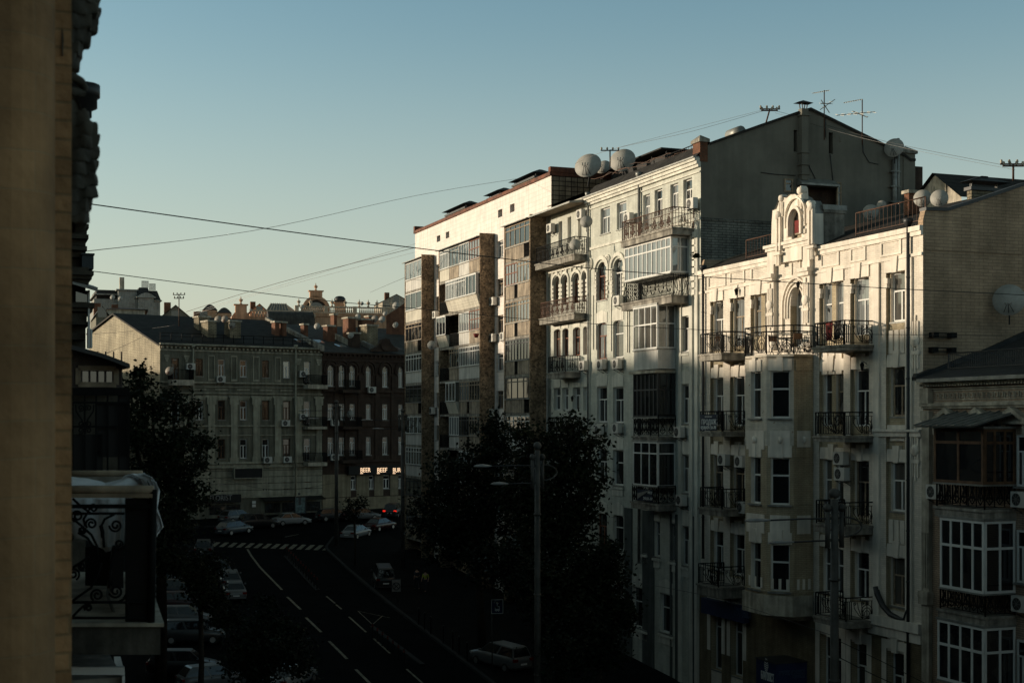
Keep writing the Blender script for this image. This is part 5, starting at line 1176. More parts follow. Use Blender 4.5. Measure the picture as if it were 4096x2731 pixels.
roof_chimney(rgo,GF,832,866,1287,3.2,1.6,'chimbrick'); roof_chimney(rgo,GF,795,840,1270,6.0,1.2,'chimbrick'); roof_chimney(rgo,GF,920,963,1287,3.4,1.4,'chimbrick')
for pxa,pxb,ya in ((1100,1118,1290),(1130,1146,1292)): roof_chimney(rgo,GF,pxa,pxb,ya,5,.8,'redbrick')
fwl = MB(); fwl.prism([(-.5,GEZ-.1),(A1[0],A1[1]-.1),(A1[0],A1[1]+.4),(-.5,GEZ+.45)],'x',gx1-.45,gx1); part(fwl,'fire_wall','concrete',rgo)
# dark signboard frame, shop front with lettering, notices
def text(par, s, fr, px, py, h, y, m, name='lettering', align='LEFT', width=None, shear=0.):
    cu = bpy.data.curves.new(name,'FONT'); cu.body = s; cu.size = h/.72; cu.align_x = align; cu.extrude = .012; cu.shear = shear
    tmp = bpy.data.objects.new(name,cu); COL.objects.link(tmp); bpy.context.view_layer.update()
    me = bpy.data.meshes.new_from_object(tmp.evaluated_get(bpy.context.evaluated_depsgraph_get())); bpy.data.objects.remove(tmp); bpy.data.curves.remove(cu)
    me.materials.clear(); me.materials.append(M[m]); o = bpy.data.objects.new(name,me); COL.objects.link(o)
    x,z = fr.P(px,py,y); b = BASE[par.name]; o.location = (x-b[0],y-b[1],z-b[2]); o.rotation_euler = (pi/2,0,0); o.parent = par
    xs_ = [v.co.x for v in me.vertices]; d = (max(xs_)-min(xs_)) if xs_ else 0
    if width and d > 0: o.scale = (width/d,1,1)
    return o
def board(name,label,fr,pa,pb,ya,yb_,y,m,d=.12,rim=None,cat='sign',group=None):
    pm=(pa+pb)/2; x0,x1=fr.X(pa,y),fr.X(pb,y); z0,z1=fr.Z(pm,yb_,y),fr.Z(pm,ya,y)
    t_=thing(name,label,cat,fr,(x0,y,z0),group); b=MB(); b.box(x0,x1,y,y+d,z0,z1); part(b,'board',m,t_)
    if rim:
        k=MB(); e=.07
        for q in ((x0-e,x1+e,z0-e,z0),(x0-e,x1+e,z1,z1+e),(x0-e,x0,z0,z1),(x1,x1+e,z0,z1)): k.box(q[0],q[1],y-.05,y+d-.01,q[2],q[3])
        part(k,'frame',rim,t_)
    return t_
board('billboard','empty black billboard in pale frame above the ground floor',GF,939,1049,1873,1910,-.75,'black',.3,'greygreen_lt')
shop=board('shop_sign','black shop fascia lettered FLORIST at street level',GF,826,965,1978,2010,-.45,'black',.35)
text(shop,'FLORIST',GF,838,2002,.5,-.47,'lamphead',width=2.2)
lb=board('poster_case','upright lit poster case on the pavement outside the grey house',GF,1181,1221,1989,2050,-2.6,'poster',.25,'darkmetal','poster')
k=MB(); x0,x1=GF.X(1184,-2.6),GF.X(1218,-2.6); z=GF.Z(1200,2050,-2.6); k.box((x0+x1)/2-.15,(x0+x1)/2+.15,-2.55,-2.4,z-1.0,z); part(k,'leg','darkmetal',lb)
k=MB(); k.box(x0+.25,x1-.35,-2.605,-2.6,z+.75,z+1.5); k.box(x0+.2,x0+.45,-2.605,-2.6,z+1.7,z+1.9); part(k,'picture','darkmetal',lb)
for i,(pa,pb,ya,yb_) in enumerate(((1009,1023,2003,2013),(1009,1023,2016,2027))):
    n_=board('notice',('upper' if i==0 else 'lower')+' white paper notice on the pier beside the shop doorway',GF,pa,pb,ya,yb_,-.2,'textw',.03)
sf=MB()
for pa,pb in ((838,900),(905,960),(1060,1120),(1130,1175),(1225,1280)): sf.box(GF.X(pa),GF.X(pb),-.08,-.06,Zg(2052),Zg(2014))
part(sf,'shop_window',GLD,grey)
aw=MB(); x0,x1=GF.X(1040),GF.X(1285); aw.add([(x0,-.06,Zg(1990)),(x1,-.06,Zg(1990)),(x1,-1.1,Zg(2004)),(x0,-1.1,Zg(2004))],[(0,1,2,3)]); part(aw,'awning','black',grey)

# brick house continuing the block
hx1 = GF.X(1640)+9
brick = thing('apartment_house','dark red brick house with arched windows beside the grey green house','apartment house',GF,(gx1,0,gg))
Zb = lambda py: GF.Z(1420,py); BEZ = Zb(1412)
bc = [(1311,1336),(1355,1379),(1397,1421),(1464,1485),(1530,1552),(1594,1612),(1640,1665)]
ops=[]; wl=[]
for xa,xb in bc:
    for a,b,k in ((1462,1546,'a'),(1615,1679,''),(1748,1820,'')):
        ops.append((GF.X(xa),GF.X(xb),Zb(b),Zb(a),.3)); wl.append((ops[-1],k))
for xa,xb in ((1402,1425),(1475,1497),(1532,1560),(1592,1612)): ops.append((GF.X(xa),GF.X(xb),Zb(1958),Zb(1902),.3)); wl.append((ops[-1],''))
bm=MB(); wall(bm,gx1,hx1,gg,BEZ,ops,0.,0,0)
for o,k in wl:
    if k=='a': arch_fill(bm,o[0],o[1],o[3]-.45,o[3],0,.3,0)
part(bm,'facade_wall','darkbrick',brick)
for o,k in wl: window(brick,*o[:4],.15,'T','plasticw',GLD,tr=.7,sill=True,silly=-.05,fw=.1)
bt_=MB()
for a,b,d in ((1412,1418,.3),(1428,1432,.15),(1442,1446,.12),(1562,1568,.22),(1582,1586,.12),(1700,1705,.2),(1838,1848,.2)): bt_.box(gx1,hx1,-d,-.001,Zb(b),Zb(a))
for o,k in wl:
    if k=='a': arch_band(bt_,o[0]-.1,o[1]+.1,o[3]-.45,o[3]+.1,.2,-.12,-.002,0,10,leg=.5); arch_band(bt_,o[0]-.38,o[1]+.38,o[3]-.45,o[3]+.4,.1,-.2,-.003,0,10,leg=.3)
for px in (1296,1345,1388,1440,1508,1572,1625): x=GF.X(px); bt_.box(x-.25,x+.25,-.1,-.004,Zb(1850),Zb(1560)); bt_.box(x-.18,x+.18,-.16,-.005,Zb(1560),Zb(1500))
for i in range(40): x=gx1+.2+(hx1-gx1-.4)*i/39; bt_.box(x-.09,x+.09,-.2,-.006,Zb(1426),Zb(1418))
part(bt_,'moulding','darkbrick',brick)
lw=MB(); lw.box(gx1+.02,hx1,-.07,-.008,Zb(2052)-.3,Zb(1988)); 
xsw=sorted([gx1+.02,hx1]+[q for o,k in wl if o[3]<Zb(1900)+.1 for q in o[:2]])
for a,b in zip(xsw[::2],xsw[1::2]): lw.box(a,b,-.06,-.009,Zb(1985),Zb(1895))
part(lw,'ground_floor_cladding','beige',brick)
for xa,xb,ys_b,ye_b in ((1352,1424,1560,1572),(1354,1430,1706,1716),(1352,1432,1838,1850)):
    x0,x1=GF.X(xa),GF.X(xb); b=MB(); z1=Zb(ys_b); z0=Zb(ye_b); b.box(x0,x1,-1.0,-.012,z0,z1); bo_=part(b,'balcony','darkbrick',brick); r=MB(); rail_face(r,(x0+.05,-.95),(x1-.05,-.95),z1,z1+.95,'bars',r=.02); rail_face(r,(x1-.05,-.95),(x1-.05,-.02),z1,z1+.95,'bars',r=.02); part(r,'railing','iron',bo_)
# attic gablet on the brick front, roof, end wall
q0=[GF.P(900+a*.3826,1100+b*.3826,-.2) for a,b in ((1540,800),(1545,770),(1600,745),(1630,700),(1640,672),(1680,660),(1720,668),(1735,705),(1765,745),(1810,770),(1815,800))]
gbt=MB(); gbt.prism(q0,'y',-.2,.3); gbt.lathe([(.5,-.08),(.62,-.12),(.62,0),(.5,0)],(sum(p[0] for p in q0)/len(q0),-.2,(q0[5][1]+q0[0][1])/2),14,0,True,'y'); part(gbt,'attic_gablet','darkbrick',brick)
rzb=A1[1]-.2; yr_=A1[0]+.5
rb_=MB(); rb_.quad((gx1,-.35,BEZ),(hx1,-.35,BEZ),(hx1,yr_,rzb),(gx1,yr_,rzb)); rb_.quad((gx1,yr_,rzb),(hx1,yr_,rzb),(hx1,yb+.4,A0[1]),(gx1,yb+.4,A0[1])); rbo=part(rb_,'roof','roof_grey',brick)
rzf=lambda y: BEZ+(rzb-BEZ)*(y+.35)/(yr_+.35)
# two firewalls with toothed metal copings
for pa,pb,pya,pyb,seg in ((1312,1400,1287,1333,9),):
    xf=GF.X(1405,2.5); f=MB()
    for i in range(14): y=2.3+4.8*i/13; z=rzf(y); f.box(xf-.12,xf+.12,y-.17,y+.17,z-.1,z+.55)
    part(f,'fire_wall','stone_lt',rbo)
xf=GF.X(1490,1.2); f=MB()
for i in range(8): y=.6+2.6*i/7; z=rzf(y); f.box(xf-.12,xf+.12,y-.16,y+.16,z-.1,z+.5)
part(f,'fire_wall','zinc',rbo)
for pa,pb,pt,y,dep,m in ((1393,1423,1274,5.5,1.2,'redbrick'),(1450,1482,1280,5,1.,'redbrick'),(1468,1511,1304,3.2,1.5,'chimbrick'),(1336,1348,1260,8,.8,'redbrick'),(1310,1340,1306,4.6,1.,'redbrick'),(1410,1440,1335,2.,1.,'darkbrick'),(1475,1496,1268,7.5,.8,'redbrick'),(1216,1232,1300,5.2,.8,'redbrick')): roof_chimney(rbo,GF,pa,pb,pt,y,dep,m,rzf)
for px,y in ((1205,2.9),(1270,2.9),(1362,2.6),(1490,2.2),(1582,2.1)):
    x=GF.X(px,y); z=rzf(y); k=MB(); sl_=(rzb-BEZ)/(yr_+.35)
    if px<1288: z=roofz(y)+.02; sl_=(A1[1]+.1-GEZ)/(A1[0]+.45)
    P4=[(x-.55,y-.6,z-.6*sl_+.08),(x+.55,y-.6,z-.6*sl_+.08),(x+.55,y+.6,z+.6*sl_+.08),(x-.55,y+.6,z+.6*sl_+.08)]; k.quad(*P4); P5=[(a,b,c-.1) for a,b,c in P4]; k.add(P4+P5,[(i,(i+1)%4,4+(i+1)%4,4+i) for i in range(4)],1); part(k,'skylight',[GLB,'darkmetal'],rbo if px>=1288 else rgo)
eb=MB(); ya=9.5; x0,x1=GF.X(1545,ya),GF.X(1640,ya); eb.poly([(x0,ya,rzb-2),(x1,ya,rzb-2),(x1,ya,GF.Z(1640,1195,ya)),(GF.X(1600,ya),ya,GF.Z(1600,1225,ya)),(x0,ya,GF.Z(1545,1262,ya))]); part(eb,'rear_gable','redbrick',brick)
es=MB(); es.quad((hx1,0,gg),(hx1,yb,gg),(hx1,yb,BEZ),(hx1,0,BEZ)); part(es,'end_wall','darkbrick',brick)
bs=thing('shop_sign','long black fascia with glowing letters over the brick house ground floor','sign',GF,(GF.X(1395,-.5),-.5,Zb(1896)))
b=MB(); b.box(GF.X(1395,-.5),GF.X(1640,-.5),-.5,-.08,GF.Z(1500,1897,-.5),GF.Z(1500,1862,-.5)); part(b,'board','black',bs)
for s_,pa,pb in (('BEER',1441,1481),('BEEF',1508,1547),('BURGER',1571,1632)):
    text(bs,s_,GF,pa,1888,.46,-.53,'neon',width=GF.X(pb,-.5)-GF.X(pa,-.5)); u=MB(); xa=GF.X(pa,-.53); z=GF.Z(pa,1888,-.53); u.box(xa,xa+.32,-.54,-.52,z-.15,z-.08); part(u,'underline','neon',bs)

# ================================================================ roofscape beyond the junction
def far_frame(px, Y, az): d=radians(az); return Frame((px-CX)/FP*Y, Y, (sin(d),cos(d)))
PF = far_frame(1180, 205, 76)
pal = thing('palace','pink palace with stone balustrade, urns and domed pavilion catching the sun','palace',PF,(0,0,gz(-30,205)-CZ))
pg=gz(-30,205)-CZ-1; Zp=lambda py,px=1300,y=0.: PF.Z(px,py,y)
px1=PF.X(1640)+4; zt=Zp(1252); zs=Zp(1300)
b=MB(); b.box(PF.X(1182),px1,0,14,pg,zt); b.box(PF.X(1182)-.2,px1,-.25,-.002,zt-.5,zt-.2); b.box(PF.X(1182)-.2,px1,-.35,-.003,zt-.2,zt); part(b,'wall','palace',pal)
b=MB(); b.box(PF.X(1182),px1,-.2,.1,zt+.004,zt+.15); b.box(PF.X(1182),px1,-.25,.15,zt+.8,zt+.98)
i=0; x=PF.X(1182)
while x<px1:
    if i%12==0: b.box(x-.1,x+.45,-.28,.18,zt+.005,zt+1.02); x+=.6
    else: b.lathe([(.07,.15),(.13,.32),(.06,.6),(.09,.8)],(x,-.05,zt),6)
    x+=.3; i+=1
bal=part(b,'balustrade','palace_trim',pal)
def urn(mbb,x,y,z,s=1.): mbb.lathe([(.22*s,0),(.22*s,.12*s),(.08*s,.25*s),(.3*s,.6*s),(.33*s,.75*s),(.1*s,.88*s),(.06*s,1.1*s),(.02*s,1.3*s)],(x,y,z),9)
for px,py in ((1195,1238),(1328,1226),(1381,1230),(1437,1224),(1473,1226),(1508,1219),(1565,1222),(1242,1236)):
    u=MB(); x=PF.X(px); urn(u,x,-.05,zt+1.0,.85); part(u,'urn','palace_trim',bal)
d=MB(); xd=PF.X(1262,5); zd=Zp(1240,1262,5); rd=(PF.X(1316,5)-PF.X(1210,5))/2; hd_=Zp(1192,1262,5)-zd
d.box(xd-rd*1.02,xd+rd*1.02,5-rd*.6,5+rd*1.2,pg+6,zd)
for i in range(1): d.prism([(xd-rd*cos(pi*j/14),zd+hd_*sin(pi*j/14)) for j in range(15)],'y',5-rd*.3,5+rd*1.2,1)
d.prism([(xd-rd*1.05*cos(pi*j/14),zd+(hd_+.25)*sin(pi*j/14)) for j in range(15)]+[(xd+rd*.8*cos(pi*j/14),zd+hd_*.8*sin(pi*j/14)) for j in range(15)],'y',5-rd*.5,5-rd*.3,0)
d.box(xd-.9,xd+.9,5-rd*.5,5,zd+hd_,zd+hd_+.9); d.box(xd-1.1,xd+1.1,5-rd*.55,5.1,zd+hd_+.9,zd+hd_+1.05); urn(d,xd,4.6,zd+hd_+1.05,.9)
part(d,'dome',['palace','roof_grey'],pal)
w_=MB(); w_.prism([(xd-rd*.62*cos(pi*j/12),zd+hd_*.62*sin(pi*j/12)) for j in range(13)],'y',5-rd*.32,5-rd*.31); part(w_,'lunette_window',GLD,pal)
c=MB(); x=PF.X(1362,2); z0=zt; z1=Zp(1206,1362,2); c.box(x-.75,x+.75,2,3.4,z0,z1); c.box(x-.9,x+.9,1.9,3.5,z1-.3,z1); co=part(c,'chimney','palace',pal); k=MB(); k.lathe([(.8,0),(.85,.45),(.6,.75),(.3,.85)],(x,2.7,z1),10); part(k,'chimney_cap','darkmetal',co)
gr=MB(); xa,xb=PF.X(1060,3),PF.X(1180,3); z0,z1=Zp(1252,1120,3),Zp(1211,1120,3); gr.quad((xa,1,z0),(xb-1,1,z0),(xb-1.2,4.5,z1),(xa+1,4.5,z1)); gr.poly([(xb-1,1,z0),(xb+1.2,6,z0),(xb-1.2,4.5,z1)],1)
for j in range(8): u=j/7; gr.bar((xa+(xb-1-xa)*u,.97,z0+.05),(xa+1+(xb-2.2-xa)*u,4.47,z1+.05),.1,1)
part(gr,'glazed_roof',['zinc','palace_trim'],pal)
bv=MB(); xa,xb=PF.X(1068,-5),PF.X(1278,-5); z0=Zp(1277,1170,-5); hh=Zp(1246,1170,-5)-z0; yy=-5
ring=[(yy-2.4*cos(pi*j/10),z0+hh*sin(pi*j/10)) for j in range(11)]; bv.prism(ring,'x',xa,xb-1.0); bv.box(xa,xb-.9,yy-2.5,yy+2.5,pg+4,z0); part(bv,'barrel_roof','roof_grey',pal)
pv=MB(); xa,xb=PF.X(925,-2),PF.X(1003,-2); xm_=(xa+xb)/2; z0=Zp(1290,960,-2); z1=Zp(1246,960,-2); rr_=(xb-xa)/2
pv.prism([(xa,pg+4)]+[(xm_-rr_*cos(pi*j/12),z1-1.2+1.4*sin(pi*j/12)) for j in range(13)]+[(xb,pg+4)],'y',-2,3); pv.box(xm_-.8,xm_+.8,-2.2,-1.2,z1-1.5,z1+.9); pv.box(xm_-1.0,xm_+1.0,-2.3,-1.1,z1+.9,z1+1.05); urn(pv,xm_,-1.7,z1+1.05,.9); pv.box(xb,PF.X(1180),-.5,8,pg+2,Zp(1268,1080)); part(pv,'pavilion','palace',pal)
pr_=MB(); 
for j in range(22): x=xb+.4+j*.42; pr_.lathe([(.08,0),(.14,.25),(.07,.6),(.1,.8)],(x,-.3,Zp(1268,1080)),6)
pr_.box(xb,xb+9.6,-.5,-.1,Zp(1268,1080)+.8,Zp(1268,1080)+.95); part(pr_,'balustrade','palace_trim',pal)
for px,py,yy in ((840,1228,-9),(897,1240,-9)):
    k=MB(); x=PF.X(px,yy); z1=Zp(py+12,px,yy); k.box(x-.85,x+.85,yy,yy+1.4,pg+3,z1); k.box(x-1,x+1,yy-.1,yy+1.5,z1-.35,z1-.1); ko=part(k,'chimney','palace',pal); q=MB(); q.prism([(x-1.0+2*j/10,z1+.75*sin(pi*j/10)) for j in range(11)],'y',yy-.15,yy+1.5); part(q,'chimney_cap','darkmetal',ko)
def gable_house(label, px0, px1, ptop, peave, Y, az, wallm, roofm, depth=10, pbase=None, flip=False, name='house'):
    """a distant house whose gable faces the street junction"""
    fr=far_frame(px0,Y,az); x1=fr.X(px1); pm=(px0+px1)/2; ze=fr.Z(pm,peave); zr=fr.Z(pm,ptop); g=gz(*fr.w((0,0)).xy)-CZ-1
    t_=thing(name,label,'house',fr,(0,0,g)); b=MB()
    b.poly([(0,0,g),(x1,0,g),(x1,0,ze),(x1/2,0,zr),(0,0,ze)]); b.quad((0,0,g),(0,depth,g),(0,depth,ze),(0,0,ze)); b.quad((x1,0,g),(x1,depth,g),(x1,depth,ze),(x1,0,ze)); b.poly([(0,depth,g),(x1,depth,g),(x1,depth,ze),(x1/2,depth,zr),(0,depth,ze)]); part(b,'wall',wallm,t_)
    r=MB(); r.quad((-.3,-.3,ze-.15),(x1/2,-.3,zr+.08),(x1/2,depth,zr+.08),(-.3,depth,ze-.15)); r.quad((x1+.3,-.3,ze-.15),(x1/2,-.3,zr+.08),(x1/2,depth,zr+.08),(x1+.3,depth,ze-.15)); ro=part(r,'roof',roofm,t_)
    w_=MB(); w_.box(x1/2-.5,x1/2+.5,-.03,-.005,ze-.2,ze+1.0); part(w_,'window',GLD,t_)
    k=MB(); k.box(x1*.3-.4,x1*.3+.4,depth*.4,depth*.4+.9,(ze+zr)/2-.5,zr+.7); part(k,'chimney','redbrick',ro); return t_
gable_house('dark gabled house with patched roof below the mast', 636, 768, 1222, 1276, 172, 74, 'greyplaster','roof_grey')
gable_house('small gabled house with pale tin roof beside the left facade', 384, 432, 1226, 1262, 168, 70, 'greygreen','zinc')
gable_house('low pink gabled house behind the cream brick gable', 768, 860, 1258, 1276, 185, 74, 'palace','roof_grey')
gable_house('dark red roofed house left of the glazed palace roof', 1000, 1075, 1216, 1250, 225, 74, 'palace','rust')
gable_house('pale stepped-roof house beyond the palace at its right end', 1530, 1640, 1178, 1205, 250, 76, 'stone_lt','roof_grey')
HF=far_frame(428,176,74); hp=thing('house','white house with hipped black roof below the mansard towers','house',HF,(0,0,-9)); x1=HF.X(580); b=MB(); b.box(0,x1,0,9,-9,HF.Z(500,1238)); part(b,'wall','stone_lt',hp)
r=MB(); ze=HF.Z(500,1238)+.01; zr=HF.Z(500,1219); r.add([(-.4,-.4,ze),(x1+.4,-.4,ze),(x1+.4,9,ze),(-.4,9,ze),(x1*.3,4,zr),(x1*.6,4,zr)],[(0,1,5,4),(1,2,5),(2,3,4,5),(3,0,4)]); part(r,'roof','roof_felt',hp); k=MB(); x=HF.X(460); k.box(x-.4,x+.4,1.5,2.3,ze,HF.Z(460,1214)); part(k,'chimney','redbrick',hp)
# classical block with mansard towers
CF=far_frame(376,270,70); ct=thing('mansion_block','grey classical block with twin mansard towers and tall white flue','apartment block',CF,(0,0,-9)); Zc=lambda py,px=500: CF.Z(px,py)
b=MB(); b.box(0,CF.X(505),0,16,-9,Zc(1198)); b.box(0,CF.X(505),-.6,16,Zc(1182),Zc(1178)); xs0,xs1=CF.X(470),CF.X(545); b.box(xs0,xs1,-2,12,-9,Zc(1166)); b.box(xs0-.4,xs1+.4,-2.4,12,Zc(1166),Zc(1161))
xt0,xt1=CF.X(546),CF.X(606); b.box(xt0,xt1,-4,8,-9,Zc(1192)); b.prism([(xt0-.3+(xt1-xt0+.6)*j/12,Zc(1192)+ (Zc(1176)-Zc(1192))*sin(pi*j/12)) for j in range(13)],'y',-4.3,-3.6); b.box(xt0-.4,xt1+.4,-4.4,8,Zc(1196),Zc(1192)); xu0,xu1=CF.X(606),CF.X(634); b.box(xu0,xu1,-3,6,-9,Zc(1202)); b.box(xu0-.3,xu1+.3,-3.4,6,Zc(1206),Zc(1202)); part(b,'wall','pearl',ct)
r=MB(); r.box(.5,CF.X(470),1,14,Zc(1198),Zc(1160)); 
def mans(x0,x1,za,zb,y0,y1): r.add([(x0,y0,za),(x1,y0,za),(x1,y1,za),(x0,y1,za),(x0+(x1-x0)*.2,y0+1.2,zb),(x1-(x1-x0)*.2,y0+1.2,zb),(x1-(x1-x0)*.2,y1-1.2,zb),(x0+(x1-x0)*.2,y1-1.2,zb)],[(4,5,6,7),(0,1,5,4),(1,2,6,5),(2,3,7,6),(3,0,4,7)])
mans(xt0-.2,xt1-.4,Zc(1190),Zc(1152),-3.5,7); mans(xu0-1.5,xu1+.2,Zc(1202),Zc(1162),-2.6,5.5); part(r,'mansard_roof','roof_felt',ct)
k=MB()
for x0,x1,z in ((xt0+2,xt1-2,Zc(1152)),(xu0-.6,xu1-.8,Zc(1162))):
    for j in range(9): x=x0+(x1-x0)*j/8; k.bar((x,-2,z),(x,-2,z+1.3),.09)
    k.bar((x0,-2,z+1.2),(x1,-2,z+1.2),.07)
part(k,'roof_cresting','zinc',ct)
k=MB(); x=CF.X(488,-1); k.box(x-.42,x+.42,-1,0,Zc(1170),CF.Z(488,1109,-1)); part(k,'flue','stone_lt',ct)
w_=MB()
for px in (561,570,615): x=CF.X(px,-4); w_.box(x-.35,x+.35,-4.03,-4.005,Zc(1232),Zc(1214))
for px in range(390,470,12): x=CF.X(px); w_.box(x-.25,x+.25,-.03,-.005,Zc(1232),Zc(1214))
for px in (520,528,536): x=CF.X(px,-2); w_.box(x-.2,x+.2,-2.03,-2.005,Zc(1215),Zc(1192))
part(w_,'window',GLD,ct)
# ================================================================ the viewer's own house front at the left edge
near = thing('apartment_house','tan painted brick house front with dark stucco relief at the left edge','apartment house',SF,(-1.0,6.0,-19.5))
n0 = SF.X(232,6.0); n1 = SF.X(287,6.28)
b=MB(); b.prism([(-5,6.0)]+[(n0-.22+.22*sin(pi/2*j/8),6.22-.22*cos(pi/2*j/8)) for j in range(9)]+[(n0,6.28),(-5,6.28)],'z',-19.5,9); b.s=[False]*len(b.s); part(b,'brick_pier','nearplain',near)
b=MB(); b.box(-5,n1,6.281,9.6,-19.5,9); part(b,'brick_wall','nearbrick',near)
def relief(name, sil, y0, y1, m, xin, amp=.035, seed=1):
    """a carved swag: each row is a half-round bulging to the silhouette, with vertical folds"""
    r=random.Random(seed); mb=MB(); n=14; k=70; rows=[]
    def silx(py):
        for (ya,xa),(yb_,xb) in zip(sil,sil[1:]):
            if ya<=py<=yb_: return xa+(xb-xa)*(py-ya)/(yb_-ya)
        return sil[-1][1]
    yt,ye=sil[0][0],sil[-1][0]
    for i in range(k+1):
        py=yt+(ye-yt)*i/k; ym=(y0+y1)/2; xe=SF.X(silx(py),ym); x0=SF.X(xin,ym); z=SF.Z(silx(py),py,ym)
        for j in range(n+1):
            a=pi*j/n; f=1+amp*1.3*sin(3.1*j+2.2*sin(i*.16))+amp*.8*sin(i*.9+j*1.7)
            mb.v.append((x0+(xe-x0)*max(0,sin(a))**.75*f, y0+(y1-y0)*(.5-.5*cos(a))-(amp*.8*sin(j*2.1+i*.12)), z+.012*sin(j*1.3+i)))
    for i in range(k):
        for j in range(n): mb.f.append([i*(n+1)+j,i*(n+1)+j+1,(i+1)*(n+1)+j+1,(i+1)*(n+1)+j]); mb.m.append(0); mb.s.append(True)
    return part(mb,name,m,near)
relief('stucco_mask',[(-250,330),(-160,400),(-60,380),(0,392),(60,394),(110,390),(130,368),(168,358),(200,330),(250,322),(292,306),(318,270)],6.3,7.0,'stucco',228,.04,3)
relief('stucco_swag',[(372,240),(400,262),(450,304),(480,345),(520,378),(555,388),(620,387),(700,380),(790,378),(815,364),(850,356),(880,350),(905,352),(916,300)],6.32,6.95,'stucco',245,.05,5)
b=MB(); b.tube([(SF.X(a,6.4),6.4-.05*sin(i),SF.Z(a,c,6.4)) for i,(a,c) in enumerate(((225,318),(255,322),(290,318),(322,328),(338,346),(334,358),(312,366),(285,372),(255,372)))],.02,8); part(b,'stucco_scroll','stucco',near)
b=MB(); x=SF.X(328,11); b.lathe([(.07,0),(.07,.05),(.11,.07),(.11,.14),(.13,.15),(.13,.24)],(x,11,SF.Z(335,470,11)),14); b.tube([(x,11,SF.Z(335,470,11)),(x-.6,11,SF.Z(335,470,11))],.05,8); part(b,'vent_cap','darkmetal',near)

# neighbouring balcony with a sheet thrown over it
def pt(px,py,Y): return tuple(at(px,py,Y)-Vector((0,0,CZ)))
Yn,Yf = 10.6,13.9
g0 = pt(613,2504,Yn)
nb = thing('balcony','neighbouring balcony with scrolled iron lattice and worn concrete slab','balcony',WF,(g0[0],Yn,g0[2]))
zf=g0[2]; P1=pt(642,2504,Yn); P2=pt(600,2382,12.5); dirr=Vector((P2[0]-P1[0],P2[1]-P1[1])); far_=Vector((P1[0],P1[1]))+dirr*1.9
s_=MB(); pl=[(P1[0],P1[1]),(far_.x,far_.y),(far_.x-3.2,far_.y-.2),(P1[0]-3.2,P1[1])]; s_.prism(pl,'z',zf-.21,zf); part(s_,'slab','soiled',nb)
s_=MB(); s_.prism([(P1[0]+.035,P1[1]-.035),(far_.x+.035,far_.y),(far_.x-3.2,far_.y-.2),(P1[0]-3.2,P1[1]-.035)],'z',zf+.002,zf+.03); part(s_,'floor_edge','stone_lt',nb)
r=MB(); A=pt(614,1957,Yn); B=pt(569,1893,Yf); Al=pt(120,1957,Yn); Bl=pt(180,1893,Yf)
def flat(p0,p1,w,h,m=0,mb=r):
    a=Vector(p0); c=Vector(p1); d=(c-a).normalized(); nn=Vector((-d.y,d.x,0))*w/2; mb.add([tuple(a-nn),tuple(c-nn),tuple(c+nn),tuple(a+nn),tuple(a-nn+Vector((0,0,h))),tuple(c-nn+Vector((0,0,h))),tuple(c+nn+Vector((0,0,h))),tuple(a+nn+Vector((0,0,h)))],[(0,3,2,1),(4,5,6,7),(0,1,5,4),(1,2,6,5),(2,3,7,6),(3,0,4,7)],m)
for p0,p1 in ((Al,A),(Bl,B)): r.tube([p0,p1],.032,8)
for dz in (-.05,): flat((Al[0],Al[1],Al[2]-.06),(A[0],A[1],A[2]-.06),.07,.03)
part(r,'handrail','paintwood',nb)
r=MB(); q=lambda px,py,dY=0.: pt(200+px*.6258,1750+py*.6258,Yn+dY)
r.tube([A,(A[0]-.02,A[1],zf)],.03,6); r.tube([B,(B[0],B[1],zf)],.025,6)
flat((Al[0],Al[1],A[2]-.14),(A[0],A[1],A[2]-.14),.04,.03,0,r)
for ya in (483,1050,1150): r.tube([q(-40,ya),q(640 if ya>1000 else 475,ya)],.011,5)
r.tube([q(495,985),q(495,1150)],.011,5)
def spiral(cx,cy,rad,a0,s=1,turns=1.6,k=22): r.tube([q(cx+s*rad*(1-.8*i/k)*cos(a0+2*pi*turns*i/k),cy+rad*(1-.8*i/k)*sin(a0+2*pi*turns*i/k)) for i in range(k+1)],.009,5)
for c in ((265,550,38,2.4,1),(420,560,42,0,-1),(278,450,28,2.6,1),(302,1005,42,2.2,1),(420,980,44,.3,-1),(245,1085,26,2.4,1),(440,680,34,0.2,-1),(175,500,40,2,1),(110,640,60,1,1),(205,820,26,1,1),(150,870,40,2,-1),(205,590,24,0,1)): spiral(*c)
for c in (((145,388),(190,430),(262,483)),((145,515),(200,560),(265,620),(300,690),(305,770)),((225,565),(215,520),(240,480)),((180,605),(240,640),(280,700)),((345,700),(340,600),(330,560),(350,520),(410,490)),((140,1045),(200,1000),(260,960),(300,890),(330,800)),((145,1140),(200,1085),(235,1060)),((375,960),(380,870),(400,750),(430,690)),((495,985),(470,1030),(430,1050)),((145,830),(220,780),(250,760)),((320,560),(330,600),(335,640))): r.tube([q(*p) for p in c],.010,5)
part(r,'lattice','iron',nb)
r=MB(); 
for px0,px1,ya,yb_ in ((480,642,385,1180),(395,470,700,960)): r.add([q(px0,ya,.03),q(px1,ya,.03),q(px1,yb_,.03),q(px0,yb_,.03)],[(0,1,2,3)])
r.add([A,B,(B[0],B[1],zf+.1),(A[0],A[1],zf+.1)],[(0,1,2,3)]); r.add([q(225,695,1.2),q(400,695,1.2),q(400,945,1.2),q(225,945,1.2)],[(0,1,2,3)])
part(r,'wind_screen','black',nb)
